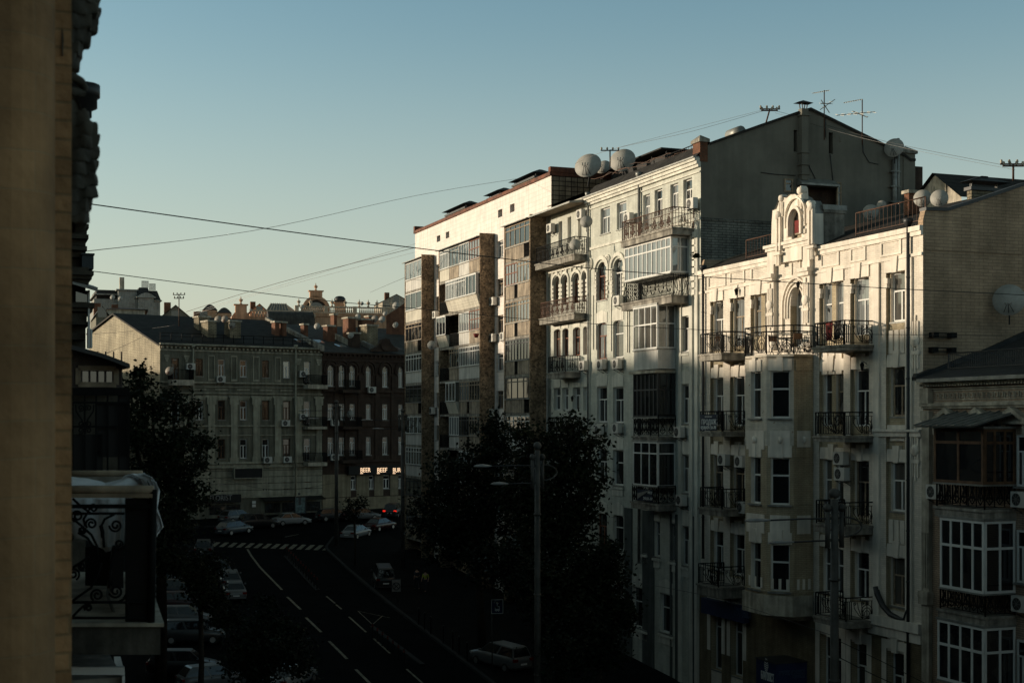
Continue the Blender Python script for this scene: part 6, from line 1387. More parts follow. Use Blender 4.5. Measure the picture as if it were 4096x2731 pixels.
r=MB(); e=pt(440,2140,Yn+1.4); r.tube([pt(437,2190,Yn+1.3),pt(440,2300,Yn+1.3),pt(446,2360,Yn+1.2)],.02,6); r.tube([pt(455,2180,Yn+1.0),pt(430,2380,Yn+.9),pt(470,2490,Yn+.4)],.014,6); part(r,'folded_pole','zinc',nb)
def sheet_mesh(rows, m=24, seed=3, fold=.05):
    """rows: lists of (px,py,Y) key points; interpolated and given soft folds"""
    mb=MB(); R=[]
    def interp(row,u):
        f=u*(len(row)-1); i=min(int(f),len(row)-2); t=f-i; a=Vector(row[i]); b=Vector(row[i+1]); return a+(b-a)*(t*t*(3-2*t)*.5+t*.5)
    nr=40
    for k in range(nr+1):
        f=k/nr*(len(rows)-1); i=min(int(f),len(rows)-2); t=f-i
        for j in range(m+1):
            u=j/m; p=interp(rows[i],u)*(1-t)+interp(rows[i+1],u)*t
            w=at(p.x,p.y,p.z)-Vector((0,0,CZ)); ph=u*19+seed+1.3*sin(k*.11); w.y+=fold*(sin(ph)+.5*sin(2.3*ph+k*.1)); w.z+=fold*.25*sin(k*.5+u*7); mb.v.append(tuple(w))
    for k in range(nr):
        for j in range(m): mb.f.append([k*(m+1)+j,k*(m+1)+j+1,(k+1)*(m+1)+j+1,(k+1)*(m+1)+j]); mb.m.append(0); mb.s.append(True)
    return mb
sh=sheet_mesh([[(270,1905,13.6),(340,1915,13.6),(420,1932,13.4),(470,1915,13.6),(510,1893,13.95),(575,1893,13.9)],
               [(270,1935,12.4),(350,1945,12.3),(430,1950,12.2),(500,1930,12.6),(560,1925,13.0),(600,1915,13.0)],
               [(270,1990,12.0),(350,1992,11.9),(430,1998,11.9),(480,2000,11.9),(500,2010,11.9),(500,2020,11.9)],
               [(270,2140,11.9),(350,2150,11.8),(420,2180,11.7),(450,2185,11.7),(485,2180,11.6),(492,2175,11.6)],
               [(270,2150,11.9),(350,2160,11.8),(420,2205,11.7),(450,2195,11.7),(485,2190,11.6),(492,2185,11.6)]],26,2,.04)
clo=solo(sh,'bed_sheet','cloth','pale sheet hung inside the neighbouring balcony railing','sheet',WF)
sh2=sheet_mesh([[(500,1900,13.6),(540,1893,13.7),(580,1897,13.3)],[(560,1915,12.8),(600,1905,12.4),(625,1925,11.8)],[(605,1985,11.2),(628,1960,11.2),(638,1968,11.1)],[(607,2060,11.0),(618,2040,11.0),(630,2030,11.0)],[(607,2140,10.95),(630,2110,10.95),(656,2103,10.9)],[(604,2250,10.9),(606,2205,10.9),(612,2150,10.9)]],14,6,.025)
solo(sh2,'bed_sheet','cloth','pale sheet flung over the outer corner of the neighbouring balcony','sheet',WF)
# lower balcony with white framing
ps=lambda px,py,S_: (SF.X(px,S_),S_,SF.Z(px,py,S_))
pt=ps
lo=pt(500,2700,11.5); lb_=thing('balcony','lower neighbouring balcony edged in white boards','balcony',SF,(lo[0],11.5,lo[2]))
r=MB(); P=lambda px,py,Y: Vector(ps(px,py,Y))
r.add([tuple(P(456,2624,13.2)),tuple(P(482,2624,13.2)),tuple(P(500,2694,11.6)),tuple(P(460,2690,11.6))],[(0,1,2,3)]); flat(pt(270,2695,11.5),pt(497,2695,11.5),.06,.06,0,r); flat(pt(497,2695,11.5),pt(497,2760,11.5),.05,.05,0,r); r.box(*sorted((pt(488,0,11.5)[0],pt(499,0,11.5)[0])),11.48,11.55,pt(490,2780,11.5)[2],pt(490,2700,11.5)[2])
part(r,'white_frame','plasticw',lb_); r=MB(); r.box(-6,pt(495,0,11.5)[0],11.56,14,pt(490,2900,11.5)[2],pt(490,2712,11.5)[2]); part(r,'parapet','concrete',lb_)
# glazed timber loggia with an iron grille beyond
Yl=17.3; lg0=pt(480,1890,Yl)
tl=thing('glazed_loggia','timber loggia with lean-to roof above a black iron grille','loggia',SF,(lg0[0],Yl,lg0[2]))
r=MB(); w=[pt(a,c,Yl) for a,c in ((230,1368),(295,1386),(400,1415),(486,1452),(486,1562),(230,1562))]; wi=[(312,464,1473,1538)]
x0,x1=pt(312,0,Yl)[0],pt(464,0,Yl)[0]; z0,z1=pt(390,1538,Yl)[2],pt(390,1473,Yl)[2]; xl,xr=w[0][0],w[4][0]; zb_=w[5][2]
def prismY(mb,pts,y0,y1,m=0): mb.prism([(p[0],p[2]) for p in pts],'y',y0,y1,m)
prismY(r,[(xl,0,z1),(xr,0,z1),w[3],w[2],w[1],w[0]],Yl,Yl+.1); r.box(xl,xr,Yl,Yl+.1,zb_,z0); r.box(xl,x0,Yl,Yl+.1,z0,z1); r.box(x1,xr,Yl,Yl+.1,z0,z1)
for i in range(9): x=xl+(xr-xl)*i/8; r.box(x-.008,x+.008,Yl-.012,Yl-.001,zb_,z1+.2)
r.box(xr-.05,xr,Yl+.1,Yl+3,zb_,w[3][2]); part(r,'timber_wall',mat('dull_mauve_boards',(.12,.095,.085),var=.3,bump=.1),tl)
r=MB(); 
for q in ((x0-.03,x0+.03,z0,z1),(x1-.03,x1+.03,z0,z1),(x0,x1,z0-.03,z0+.03),(x0,x1,z1-.03,z1+.03)): r.box(q[0],q[1],Yl-.03,Yl-.002,q[2],q[3])
wo=part(r,'window','paintwood',tl); r=MB(); r.quad((x0,Yl+.05,z0),(x1,Yl+.05,z0),(x1,Yl+.05,z1),(x0,Yl+.05,z1)); part(r,'pane',GL,wo)
r=MB(); a=[pt(p[0],p[1],Yl-.35) for p in ((225,1362),(295,1382),(400,1410),(452,1428),(520,1455))]; c=[(p[0],Yl+3.2,p[2]+.05) for p in a]; n=len(a)
r.add(a+c,[(i,i+1,n+i+1,n+i) for i in range(n-1)]); r.add([(p[0],p[1],p[2]-.05) for p in a]+[(p[0],p[1],p[2]-.05) for p in c]+a+c,[(i,i+1,n+i+1,n+i) for i in range(n-1)]+[(i,i+1,2*n+i+1,2*n+i) for i in range(n-1)]); part(r,'lean_to_roof','darkmetal',tl)
r=MB(); Yg=16.4
def G2(px,py): return pt(260+px*.3826,1350+py*.3826,Yg)
for ya in (545,585,680,930,1400): r.tube([G2(60,ya),G2(670,ya)],.016 if ya>600 else .03,4)
for xa in (80,205,325,445,560,668): r.tube([G2(xa,545),G2(xa,1400)],.013,4)
def sp2(cx,cy,rad,a0,s): r.tube([G2(cx+s*rad*(1-.8*i/18)*cos(a0+9*i/18),cy+rad*(1-.8*i/18)*sin(a0+9*i/18)) for i in range(19)],.011,4)
for cx in (165,245):
    for cy in (735,905,970): sp2(cx,cy,36,1 if cx<200 else 2.2,1 if cx>200 else -1)
for s in (-1,1): r.tube([G2(205+s*95,700),G2(205+s*90,770),G2(205+s*30,860),G2(205+s*8,930)],.011,4)
part(r,'grille','iron',tl)
r=MB()
for px0,px1,ya,yb_ in ((340,665,690,1250),(60,400,1010,1420),(560,665,560,1420)): r.add([(*G2(px0,ya)[:1],Yg+.06,G2(px0,ya)[2]),(*G2(px1,ya)[:1],Yg+.06,G2(px1,ya)[2]),(*G2(px1,yb_)[:1],Yg+.06,G2(px1,yb_)[2]),(*G2(px0,yb_)[:1],Yg+.06,G2(px0,yb_)[2])],[(0,1,2,3)])
part(r,'dark_panel','black',tl); r=MB(); r.box(-9,pt(480,0,Yl)[0],Yl+.3,Yl+.45,pt(400,1900,Yl)[2],zb_); part(r,'back_wall','stucco',tl); r=MB(); r.box(-9,pt(500,0,Yg)[0],Yg-.05,Yl+3,pt(400,1925,Yg)[2],pt(400,1893,Yg)[2]); part(r,'slab','concrete',tl)
# tall front with stacked cornices further along
Yp=25.; fp=thing('apartment_house','dark stone front with stacked cornices and a white pipe beside the near wall','apartment house',SF,(pt(330,0,Yp)[0],Yp,-14))
r=MB(); pz=lambda py: pt(340,py,Yp)[2]; pxx=lambda px: pt(px,0,Yp)[0]
r.box(pxx(200),pxx(346),Yp+.2,Yp+9,-14,pz(905))
for px,ya,yb_,d in ((352,902,918,.2),(346,918,940,.1),(350,945,962,.25),(340,962,985,.1),(345,990,1006,.2),(336,1006,1030,0.),(350,1076,1092,.3),(368,1092,1108,.4),(362,1108,1122,.3),(352,1122,1140,.2),(356,1290,1302,.25),(372,1216,1236,.35),(366,1236,1250,.25),(345,1255,1300,.15),(340,1335,1360,.12)): r.box(pxx(230),pxx(px),Yp-d,Yp+1.6,pz(yb_),pz(ya))
part(r,'wall','stucco',fp)
r=MB(); r.box(pxx(326),pxx(373),Yp-.1,Yp+1.5,pz(1076),pz(1022)); r.box(pxx(322),pxx(376),Yp-.15,Yp+1.55,pz(1022),pz(1016)); part(r,'metal_box',mat('dark_blue_grey_metal',(.05,.065,.075),rough=.5,var=.3,bump=0),fp)
r=MB(); r.add([ps(a,c,Y) for a,c,Y in ((290,1128,24.3),(392,1150,24.3),(372,1142,25.6),(290,1120,25.6),(290,1136,24.3),(390,1166,24.3),(370,1158,25.6),(290,1128,25.6))],[(0,3,2,1),(4,5,6,7),(0,1,5,4),(1,2,6,5),(2,3,7,6),(3,0,4,7)]); part(r,'bay_roof','zinc',fp)
r=MB(); r.box(pxx(300),pxx(352),Yp-.2,Yp+.1,pz(1212),pz(1166)); part(r,'window',GL,fp)
r=MB()
for px in (347,357): r.box(pxx(px),pxx(px)+.03,Yp-.3,Yp-.2,pz(1395),pz(1166 if px<350 else 1320))
r.box(pxx(345),pxx(357),Yp-.25,Yp-.15,pz(1395),pz(1315)); part(r,'downpipe','plasticw',fp)
# ================================================================ trees
def tree(name, label, bx, by_, blobs, n, seed, leafm='leaf', ls=.2, group=None, cat='tree'):
    """bx, by_: trunk foot; blobs: (px,py,Y,r_px) clumps of the crown as seen in the photo, each a real volume at its own depth"""
    r=random.Random(seed); z0=gz(bx,by_); root=bpy.data.objects.new(name,None); COL.objects.link(root); root.location=(bx,by_,z0); tag(root,label,cat,group); BASE[root.name]=(bx,by_,z0)
    B=[(at(px,py,Y),rp/FP*Y) for px,py,Y,rp in blobs]; top=max(B,key=lambda q:q[0].z)[0]; low=min(b[0].z-b[1] for b in B)
    mb=MB(); c=Vector((sum(b[0].x for b in B)/len(B),sum(b[0].y for b in B)/len(B),0)); fork=Vector((bx+(c.x-bx)*.4,by_+(c.y-by_)*.4,max(z0+1.6,low+.3)))
    foot=Vector((bx,by_,z0-.1)); H=top.z-z0; r0=max(.09,.018*H)
    mb.tube([foot,foot.lerp(fork,.5)+Vector((.05,.03,0)),fork],[r0*1.25,r0,r0*.85],8)
    for b,br in B:
        m=fork.lerp(b,.5)+Vector((r.uniform(-.3,.3),r.uniform(-.3,.3),r.uniform(.1,.5))); mb.tube([fork,m,b,b+Vector((r.uniform(-.5,.5),0,br*.8))],[r0*.55,r0*.36,r0*.2,r0*.05],5)
        for k in range(3):
            d=Vector((r.uniform(-1,1),r.uniform(-1,1),r.uniform(-.2,1))).normalized()*br*.95; mb.tube([b,b+d*.6+Vector((0,0,.1)),b+d],[r0*.16,r0*.09,r0*.03],4)
    part(mb,'trunk','bark',root)
    mb=MB(); vol=[b[1]**2 for b in B]; tot=sum(vol)
    for (b,br),v in zip(B,vol):
        nl=int(n*v/tot); nc=max(10,int(nl/26)); 
        for k in range(nc):
            d=Vector((r.gauss(0,1),r.gauss(0,1),r.gauss(0,1))).normalized(); rad=br*(r.random()**.45)*1.04; ctr=b+Vector((d.x,d.y,d.z*.92))*rad; cs=r.uniform(.22,.5)*(.55+br*.22); droop=r.uniform(-.3,.1)
            for q in range(26):
                o=Vector((r.gauss(0,cs),r.gauss(0,cs),r.gauss(0,cs*.6))); o.z+=droop*o.length; p=ctr+o
                u=Vector((r.gauss(0,1),r.gauss(0,1),r.gauss(0,.55))).normalized(); w=u.orthogonal().normalized(); w=(w*cos(q)+u.cross(w)*sin(q)); s=ls*r.uniform(.55,1.25)
                a=p-u*s*.5; e=p+u*s*.6; m1=p+w*s*.38; m2=p-w*s*.38; i=len(mb.v); mb.v+=[tuple(a),tuple(m1),tuple(e),tuple(m2)]; mb.f.append([i,i+1,i+2,i+3]); mb.m.append(0); mb.s.append(False)
    part(mb,'crown',leafm,root); return root
def foot(px,Y): X=(px-CX)/FP*Y; return X,Y
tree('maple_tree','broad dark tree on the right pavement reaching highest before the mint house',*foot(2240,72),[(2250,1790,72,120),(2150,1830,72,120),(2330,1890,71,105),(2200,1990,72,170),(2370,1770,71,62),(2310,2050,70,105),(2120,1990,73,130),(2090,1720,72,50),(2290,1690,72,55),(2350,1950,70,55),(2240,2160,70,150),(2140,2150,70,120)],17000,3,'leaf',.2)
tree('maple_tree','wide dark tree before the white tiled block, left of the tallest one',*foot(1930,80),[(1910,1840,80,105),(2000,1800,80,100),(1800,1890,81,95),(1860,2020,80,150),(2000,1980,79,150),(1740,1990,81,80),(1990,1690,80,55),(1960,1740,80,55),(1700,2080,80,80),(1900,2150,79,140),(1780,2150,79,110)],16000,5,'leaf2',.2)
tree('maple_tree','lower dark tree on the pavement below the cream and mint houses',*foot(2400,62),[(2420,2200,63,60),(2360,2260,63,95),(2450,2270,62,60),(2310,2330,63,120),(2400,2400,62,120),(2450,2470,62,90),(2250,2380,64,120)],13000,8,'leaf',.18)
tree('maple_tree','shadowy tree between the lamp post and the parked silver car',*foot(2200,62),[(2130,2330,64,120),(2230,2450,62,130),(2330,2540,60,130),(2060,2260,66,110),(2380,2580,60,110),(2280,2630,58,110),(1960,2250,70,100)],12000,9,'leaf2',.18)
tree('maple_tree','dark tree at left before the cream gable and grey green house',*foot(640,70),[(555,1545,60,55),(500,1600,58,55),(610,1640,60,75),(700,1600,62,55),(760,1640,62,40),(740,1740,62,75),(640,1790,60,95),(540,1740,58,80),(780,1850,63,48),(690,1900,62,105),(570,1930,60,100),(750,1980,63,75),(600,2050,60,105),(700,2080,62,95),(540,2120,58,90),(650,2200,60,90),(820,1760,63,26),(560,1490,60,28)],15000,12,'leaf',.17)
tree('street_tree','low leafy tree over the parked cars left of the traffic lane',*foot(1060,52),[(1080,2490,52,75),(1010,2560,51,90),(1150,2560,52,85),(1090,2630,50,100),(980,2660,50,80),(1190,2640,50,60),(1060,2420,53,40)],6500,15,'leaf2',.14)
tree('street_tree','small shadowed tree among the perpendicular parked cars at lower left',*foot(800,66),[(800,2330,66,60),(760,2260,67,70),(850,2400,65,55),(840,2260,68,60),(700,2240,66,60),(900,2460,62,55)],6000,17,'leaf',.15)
tree('street_tree','young tree with thin crown at the kerb beside the far crossing',*foot(1420,108),[(1420,2060,108,30),(1400,2010,108,28),(1440,2010,108,26),(1385,2050,108,20)],900,19,'leaf2',.16)
def shrub(label, px, py, rp, Y, n, seed):
    r=random.Random(seed); c=at(px,py,Y); mb=MB(); R=rp/FP*Y
    for k in range(7): d=Vector((r.uniform(-1,1),r.uniform(-1,.3),r.uniform(.1,1)))*R; mb.tube([tuple(c),tuple(c+d*.6),tuple(c+d)],[.012,.008,.004],4)
    for k in range(n):
        p=c+Vector((r.gauss(0,.5),r.gauss(0,.4)-.2,abs(r.gauss(0,.5))))*R; u=Vector((r.gauss(0,1),r.gauss(0,1),r.gauss(0,1))).normalized(); w=u.orthogonal().normalized(); q=.06; i=len(mb.v); mb.v+=[tuple(p-u*q),tuple(p+w*q*.6),tuple(p+u*q),tuple(p-w*q*.6)]; mb.f.append([i,i+1,i+2,i+3]); mb.m.append(0); mb.s.append(False)
    wmesh(mb,'wall_plant','leaf',label,'plant')
# ================================================================ street lamps
def lamp_proto(H):
    root=bpy.data.objects.new('street_lamp',None); COL.objects.link(root); BASE[root.name]=(0,0,0)
    mb=MB(); mb.tube([(0,0,-.1),(0,0,H*.45),(0,0,H)],[.17,.15,.125],10); 
    for f in (.3,.55,.8): mb.lathe([(.18,-.04),(.18,.04)],(0,0,H*f),10)
    part(mb,'pole','pole',root)
    mb=MB(); mb.lathe([(.0,-.19)]+[(.19*sin(pi*j/8),-.19*cos(pi*j/8)) for j in range(1,8)]+[(0,.19)],(0,0,H+.2),10); part(mb,'finial','pole',root)
    for i,(s,z0,z1) in enumerate(((-.26,H-1.75,H-.45),(.26,H-1.75,H-.45))):
        mb=MB(); mb.tube([(s,0,z0),(s,0,z1)],.08,8); mb.lathe([(.0,-.15)]+[(.15*sin(pi*j/6),-.15*cos(pi*j/6)) for j in range(1,6)]+[(0,.15)],(s,0,z1+.14),8)
        for z in (z0+.3,(z0+z1)/2,z1-.2): mb.bar((0,0,z),(s,0,z),.05)
        part(mb,'side_rod','pole',root)
    mb=MB(); mb.tube([(.26,0,H-.65)]+[(.26+.75*sin(pi*j/10),0,H-.65-.36*(1-cos(pi*j/10))*1.0) for j in range(11)],.035,6); part(mb,'hoop','pole',root)
    for z,l in ((H-.7,2.35),(H-1.5,1.5)):
        mb=MB(); mb.tube([(.26,0,z),(-.5*l,0,z+.02),(-l,0,z)],.035,6); a=part(mb,'arm','darkmetal',root)
        h=MB(); sec=[(-l,.05,.04),(-l-.15,.1,.07),(-l-.45,.15,.1),(-l-.75,.12,.08),(-l-.88,.04,.03)]; n=8; 
        for x,w,t_ in sec:
            for j in range(n): h.v.append((x,w*cos(2*pi*j/n),z+t_*sin(2*pi*j/n)*(1 if sin(2*pi*j/n)>0 else .55)))
        for i in range(len(sec)-1):
            for j in range(n): h.f.append([i*n+j,i*n+(j+1)%n,(i+1)*n+(j+1)%n,(i+1)*n+j]); h.m.append(0); h.s.append(True)
        h.f+= [list(range(n)),list(range((len(sec)-1)*n,len(sec)*n))[::-1]]; h.m+=[0,0]; h.s+=[False]*2
        part(h,'lamp_head','lamphead',a)
    return root
LH=14.5; lamp=Maker(lamp_proto(LH))
for px,pt_,Y,lb in ((3338,1995,45,'tall lamp post with two long-armed heads before the cream bay'),(2150,1800,58,'tall lamp post rising through the dark pavement trees'),(1611,1650,108,'lamp post at the left edge of the white tiled block'),(1346,1615,118,'distant lamp post before the brick house across the junction')):
    p=at(px,pt_,Y); g=gz(p.x,p.y); lamp((p.x,p.y,g),radians(20.7),(1 if Y!=58 else .85,1,(p.z-g)/LH),lb,'street lamps along the right pavement')
# ================================================================ bollards
def bollard_proto():
    root=bpy.data.objects.new('bollard',None); COL.objects.link(root); BASE[root.name]=(0,0,0)
    mb=MB(); mb.lathe([(.06,0),(.055,.1),(.05,.78),(.045,.82),(.0,.84)],(0,0,0),8); part(mb,'post','black',root); mb=MB(); mb.lathe([(.056,.62),(.056,.7)],(0,0,0),8); mb.lathe([(.056,.74),(.056,.78)],(0,0,0),8); part(mb,'reflective_band','redcloth',root); return root
bol=Maker(bollard_proto())
for (a,b,n,lb,gr) in (((1146,2230),(1268,2358),13,'slim black bollard with red band in the far row on the lane divider','far row of lane bollards'),((1490,2553),(1616,2660),7,'slim black bollard with red band in the near row on the lane divider','near row of lane bollards')):
    A,B_=gp(*a),gp(*b)
    for i in range(n): p=A+(B_-A)*(i/(n-1)); bol((p.x,p.y,gz(p.x,p.y)+.08),0,1.0,lb,gr)
cpst=bpy.data.objects.new('bollard',None); COL.objects.link(cpst); BASE[cpst.name]=(0,0,0)
mb=MB(); mb.lathe([(.05,0),(.05,.95),(.065,.96),(.03,1.04)],(0,0,0),8); part(mb,'post','darkmetal',cpst); pb=Maker(cpst)
for px,py in ((1675,2505),(1698,2525),(1723,2542),(1774,2580),(1810,2605),(1836,2626),(1869,2652)): p=gp(px,py); pb((p.x,p.y,gz(p.x,p.y)+.13),0,1.,'thin dark pavement post beside the right kerb','kerb posts on the right pavement')
# ================================================================ cars
def car_proto(kind, col):
    root=bpy.data.objects.new('parked_car',None); COL.objects.link(root); BASE[root.name]=(0,0,0); pm=paint(col,{'silver':(.11,.115,.12),'white':(.24,.245,.25),'black':(.012,.012,.013),'dark':(.03,.032,.035),'red':(.035,.008,.009),'blue':(.07,.085,.10)}[col])
    k=dict(hatch=(4.3,.0,1.50,-1.95,-1.55,.35,1.15),suv=(4.55,.12,1.68,-2.1,-1.85,.45,1.2),sedan=(4.4,-.02,1.45,-1.55,-.95,.3,1.2),van=(4.6,.2,1.95,-2.2,-2.05,1.0,1.6))[kind]; Ln,up,zr,cr0,tr0,tr1,cr1=k; h=Ln/2
    st=[(-h,.66,.46,.72+up),(-h+.08,.80,.34,.92+up),(-h+.6,.87,.24,1.0+up),(-.4,.89,.22,.98+up),(.8,.885,.22,.95+up),(1.3,.86,.24,.92+up),(h-.35,.82,.28,.80+up),(h-.1,.74,.33,.68+up),(h,.58,.42,.58+up)]
    mb=MB(); n=10
    for y,w,zb,zt in st:
        hh=zt-zb
        for x,z in ((-.88,0),(-1,.25),(-1.0,.65),(-.95,.93),(-.8,1.0),(.8,1.0),(.95,.93),(1.0,.65),(1,.25),(.88,0)): mb.v.append((x*w,y,zb+z*hh))
    for i in range(len(st)-1):
        for j in range(n): mb.f.append([i*n+j,(i+1)*n+j,(i+1)*n+(j+1)%n,i*n+(j+1)%n]); mb.m.append(0); mb.s.append(j not in (9,))
    mb.f+=[list(range(n)),list(range((len(st)-1)*n,len(st)*n))[::-1]]; mb.m+=[0,0]; mb.s+=[False,False]
    zb=.94+up; W0,W1=.80,.60
    lo=[(-W0,cr0,zb),(W0,cr0,zb),(W0,cr1,zb-.02),(-W0,cr1,zb-.02)]; hi=[(-W1,tr0,zr-.06),(W1,tr0,zr-.06),(W1,tr1,zr-.03),(-W1,tr1,zr-.03)]; mid=[(-W1*.9,tr0+.15,zr),(W1*.9,tr0+.15,zr),(W1*.9,tr1-.25,zr),(-W1*.9,tr1-.25,zr)]
    mb.add(lo+hi+mid,[(i,(i+1)%4,4+(i+1)%4,4+i) for i in range(4)]+[(4+i,4+(i+1)%4,8+(i+1)%4,8+i) for i in range(4)]+[(8,9,10,11)])
    body=part(mb,'body',pm,root)
    def win(a,b,c,d,name,ins=.12,off=.012):
        P=[Vector(q) for q in (a,b,c,d)]; ctr=sum(P,Vector())/4; nn=(P[1]-P[0]).cross(P[3]-P[0]).normalized(); 
        if nn.dot(ctr-Vector((0,0,1)))<0: nn=-nn
        q=[p.lerp(ctr,ins)+nn*off for p in P]; m_=MB(); m_.quad(*[tuple(v) for v in q]); part(m_,name,CARGL,root)
    win(lo[0],lo[1],hi[1],hi[0],'rear_window'); win(lo[2],lo[3],hi[3],hi[2],'windscreen')
    for s,(a,b,c,d) in ((1,(lo[1],lo[2],hi[2],hi[1])),(-1,(lo[3],lo[0],hi[0],hi[3]))):
        A,B_,C_,D_=[Vector(q) for q in (a,b,c,d)]; mB=A.lerp(B_,.52); mC=D_.lerp(C_,.52); win(A,mB,mC,D_,'side_window',.1); win(mB,B_,C_,mC,'side_window',.1)
        m_=MB(); m_.box(s*.9,s*1.03,cr1-.3,cr1-.15,zb+.02,zb+.15); part(m_,'mirror',pm,root)
    for s in (-1,1):
        for y in (-h+.85,h-.85):
            m_=MB(); m_.lathe([(.19,-.1),(.29,-.1),(.33,-.06),(.33,.06),(.29,.1),(.19,.1)],(s*.80,y,.33),16,0,True,'x'); t_=part(m_,'wheel','rubber',root); m_=MB(); m_.lathe([(.0,s*.1),(.2,s*.105),(.2,s*.06)],(s*.80,y,.33),10,0,False,'x'); part(m_,'rim','alloy',t_)
        m_=MB(); m_.box(s*.5,s*.83,-h+.0,-h+.17,.70+up,.88+up); part(m_,'tail_light','taildim',root); m_=MB(); m_.box(s*.45,s*.72,h-.22,h-.0,.56+up,.70+up); part(m_,'headlight','headl',root)
    m_=MB(); m_.box(-.26,.26,-h-.015,-h+.05,.52+up*.5,.63+up*.5); part(m_,'number_plate','textw',root); m_=MB(); m_.box(-.8,.8,-h-.01,-h+.2,.32,.44); m_.box(-.7,.7,h-.2,h+.01,.32,.44); part(m_,'bumper','darkmetal' if kind in('suv','van') else pm,root)
    return root
cm={}
def car(kind,col,px,py,az,lb,sc=.8,lit=False,grp=None):
    k=(kind,col); 
    if k not in cm: cm[k]=Maker(car_proto(kind,col))
    p=gp(px,py); zz=gz(p.x,p.y)
    o=cm[k]((p.x,p.y,zz),(atan2(-(gz(p.x+.5*cos(radians(-az)),p.y)-gz(p.x-.5*cos(radians(-az)),p.y)),1)*0+math.atan(gz(p.x+sin(radians(az)),p.y+cos(radians(az)))-zz),0,-radians(az)),sc,lb,grp)
    if lit:
        for c in o.children:
            if c.name.startswith('tail_light'):
                c.data=c.data.copy(); c.data.materials[0]=M['tail']
    return o
car('suv','silver',2000,2668,-42,'silver hatchback parked on the right pavement behind the blue bus sign',.82)
car('hatch','blue',938,2136,35,'pale blue hatchback nearest the far left corner of the junction')
car('hatch','silver',948,2088,40,'silver car parked behind the pale blue hatchback at the far corner')
car('suv','black',1032,2112,60,'black estate parked left of the white sedan before the grey house')
car('sedan','white',1165,2100,60,'white sedan parked along the far kerb before the grey house')
car('suv','blue',1292,2046,-118,'pale tall car parked beyond the white sedan by the brick house')
car('hatch','dark',1335,2082,62,'dark car in the shade between the white sedan and the estate with lit lamp')
car('hatch','silver',1448,2080,64,'grey estate with one glowing tail lamp before the brick house',.8,True)
car('suv','dark',1575,2064,8,'dark car driving away with red tail lamps under the lit letters',.8,True)
car('sedan','white',1425,2150,22,'pale saloon parked at the pavement corner beyond the crossing')
car('sedan','red',1520,2120,30,'dark red car half hidden beside the pale saloon')
car('van','black',1535,2345,-10,'black van parked on the pavement by the lamp post')
for i,(k,c,px,py,az,lb) in enumerate((('hatch','silver',645,2335,78,'pale roofed car in the left row farthest beside the balcony post'),('sedan','dark',700,2385,80,'dark car below the pale roofed one in the left row'),('hatch','red',720,2440,80,'dark red car in the middle of the left row'),('hatch','silver',735,2500,80,'silver estate in the left row beside the balcony slab'),('suv','dark',770,2570,80,'dark tall car below the silver estate in the left row'),('suv','black',735,2700,84,'large black car at the bottom edge below the balcony'),('hatch','silver',850,2750,60,'silver car cut off by the bottom edge left of the small tree'),('sedan','white',1165,2745,20,'white roofed car cut off by the bottom edge at the lane'),('sedan','dark',880,2300,-15,'dark saloon at the left lane edge just past the crossing'),('hatch','silver',920,2345,-15,'silver car queued behind the dark saloon at the left lane edge'),('sedan','silver',938,2390,-15,'pale saloon last in the line at the left lane edge'),('hatch','dark',815,2215,-10,'dark car by the left end of the crossing'))): car(k,c,px,py,az,lb,.8)
# ================================================================ satellite dishes
dp=bpy.data.objects.new('satellite_dish',None); COL.objects.link(dp); BASE[dp.name]=(0,0,0)
mb=MB(); prof=[(r_,-.30*r_*r_) for r_ in (0.001,.25,.5,.75,.95,1.0)]; mb.lathe([(a,b+.0) for a,b in prof]+[(1.02,-.27),(1.02,-.33)],(0,.32,0),28,0,True,'y')
bowl=part(mb,'bowl','dish',dp)
mb=MB()
for a in (-.35,.35): mb.tube([(a,.1,-.88),(a*.2,-.62,-.42)],.022,5)
mb.tube([(0,.15,-.95),(0,-.62,-.42)],.03,5); part(mb,'feed_arm','darkmetal',dp)
for s in (-.16,0,.16): mb=MB(); mb.tube([(s,-.62,-.42),(s*1.3,-.72,-.3),(s*1.3,-.62,-.2)],.045,6); part(mb,'receiver','dish',dp)
mb=MB(); mb.tube([(0,.32,0),(0,.6,-.1),(0,.6,-1.5)],.05,6); part(mb,'mount','darkmetal',dp)
dm=Maker(dp)
def dish(px,py,rp,Y,lb,da=-20,tilt=22,rust=False,pts=None,grp='satellite dishes'):
    p=pts if pts is not None else at(px,py,Y); r_=rp/FP*p.y
    o=dm(tuple(p),(radians(-tilt),0,atan2(-p.x,p.y)+radians(da)),r_,lb,grp)
    if rust:
        for c in o.children:
            if c.name.startswith('bowl'): c.data=c.data.copy(); c.data.materials[0]=M['dish_rust']
    return o
dish(2352,662,54,88,'large satellite dish at left on the mint house roof',-18,24); dish(2412,668,32,89,'smaller dish half hidden behind the large left roof dish',-20,30); dish(2490,641,52,86,'large satellite dish at right on the mint house roof beside a thin mast',-14,24)
dish(2345,887,25,80.6,'dish on the wall at the corner under the plank canopy',-8,15); dish(2300,978,23,81.2,'dish on the railing of the top balcony under the canopy',-12,15); dish(1727,1380,18,103,'small dish on the first pebble-dash wall of the tiled block',-10,12)
def onx(px,py,x,o=.5): y_,z_=RF.PS(px,py,x); return RF.w((x+o,y_,z_))
dish(3553,598,39,0,'dish high on the right side of the grey gable by the pipes',-12,14,pts=onx(3553,598,mx1)); dish(3482,848,31,0,'larger dish at the foot of the grey gable',-5,12,pts=RF.w((RF.X(3482,2.2),2.2,RF.Z(3482,848,2.2)))); dish(3526,820,19,0,'small dish at the foot of the grey gable',-8,14,pts=RF.w((RF.X(3526,3),3,RF.Z(3526,820,3))))
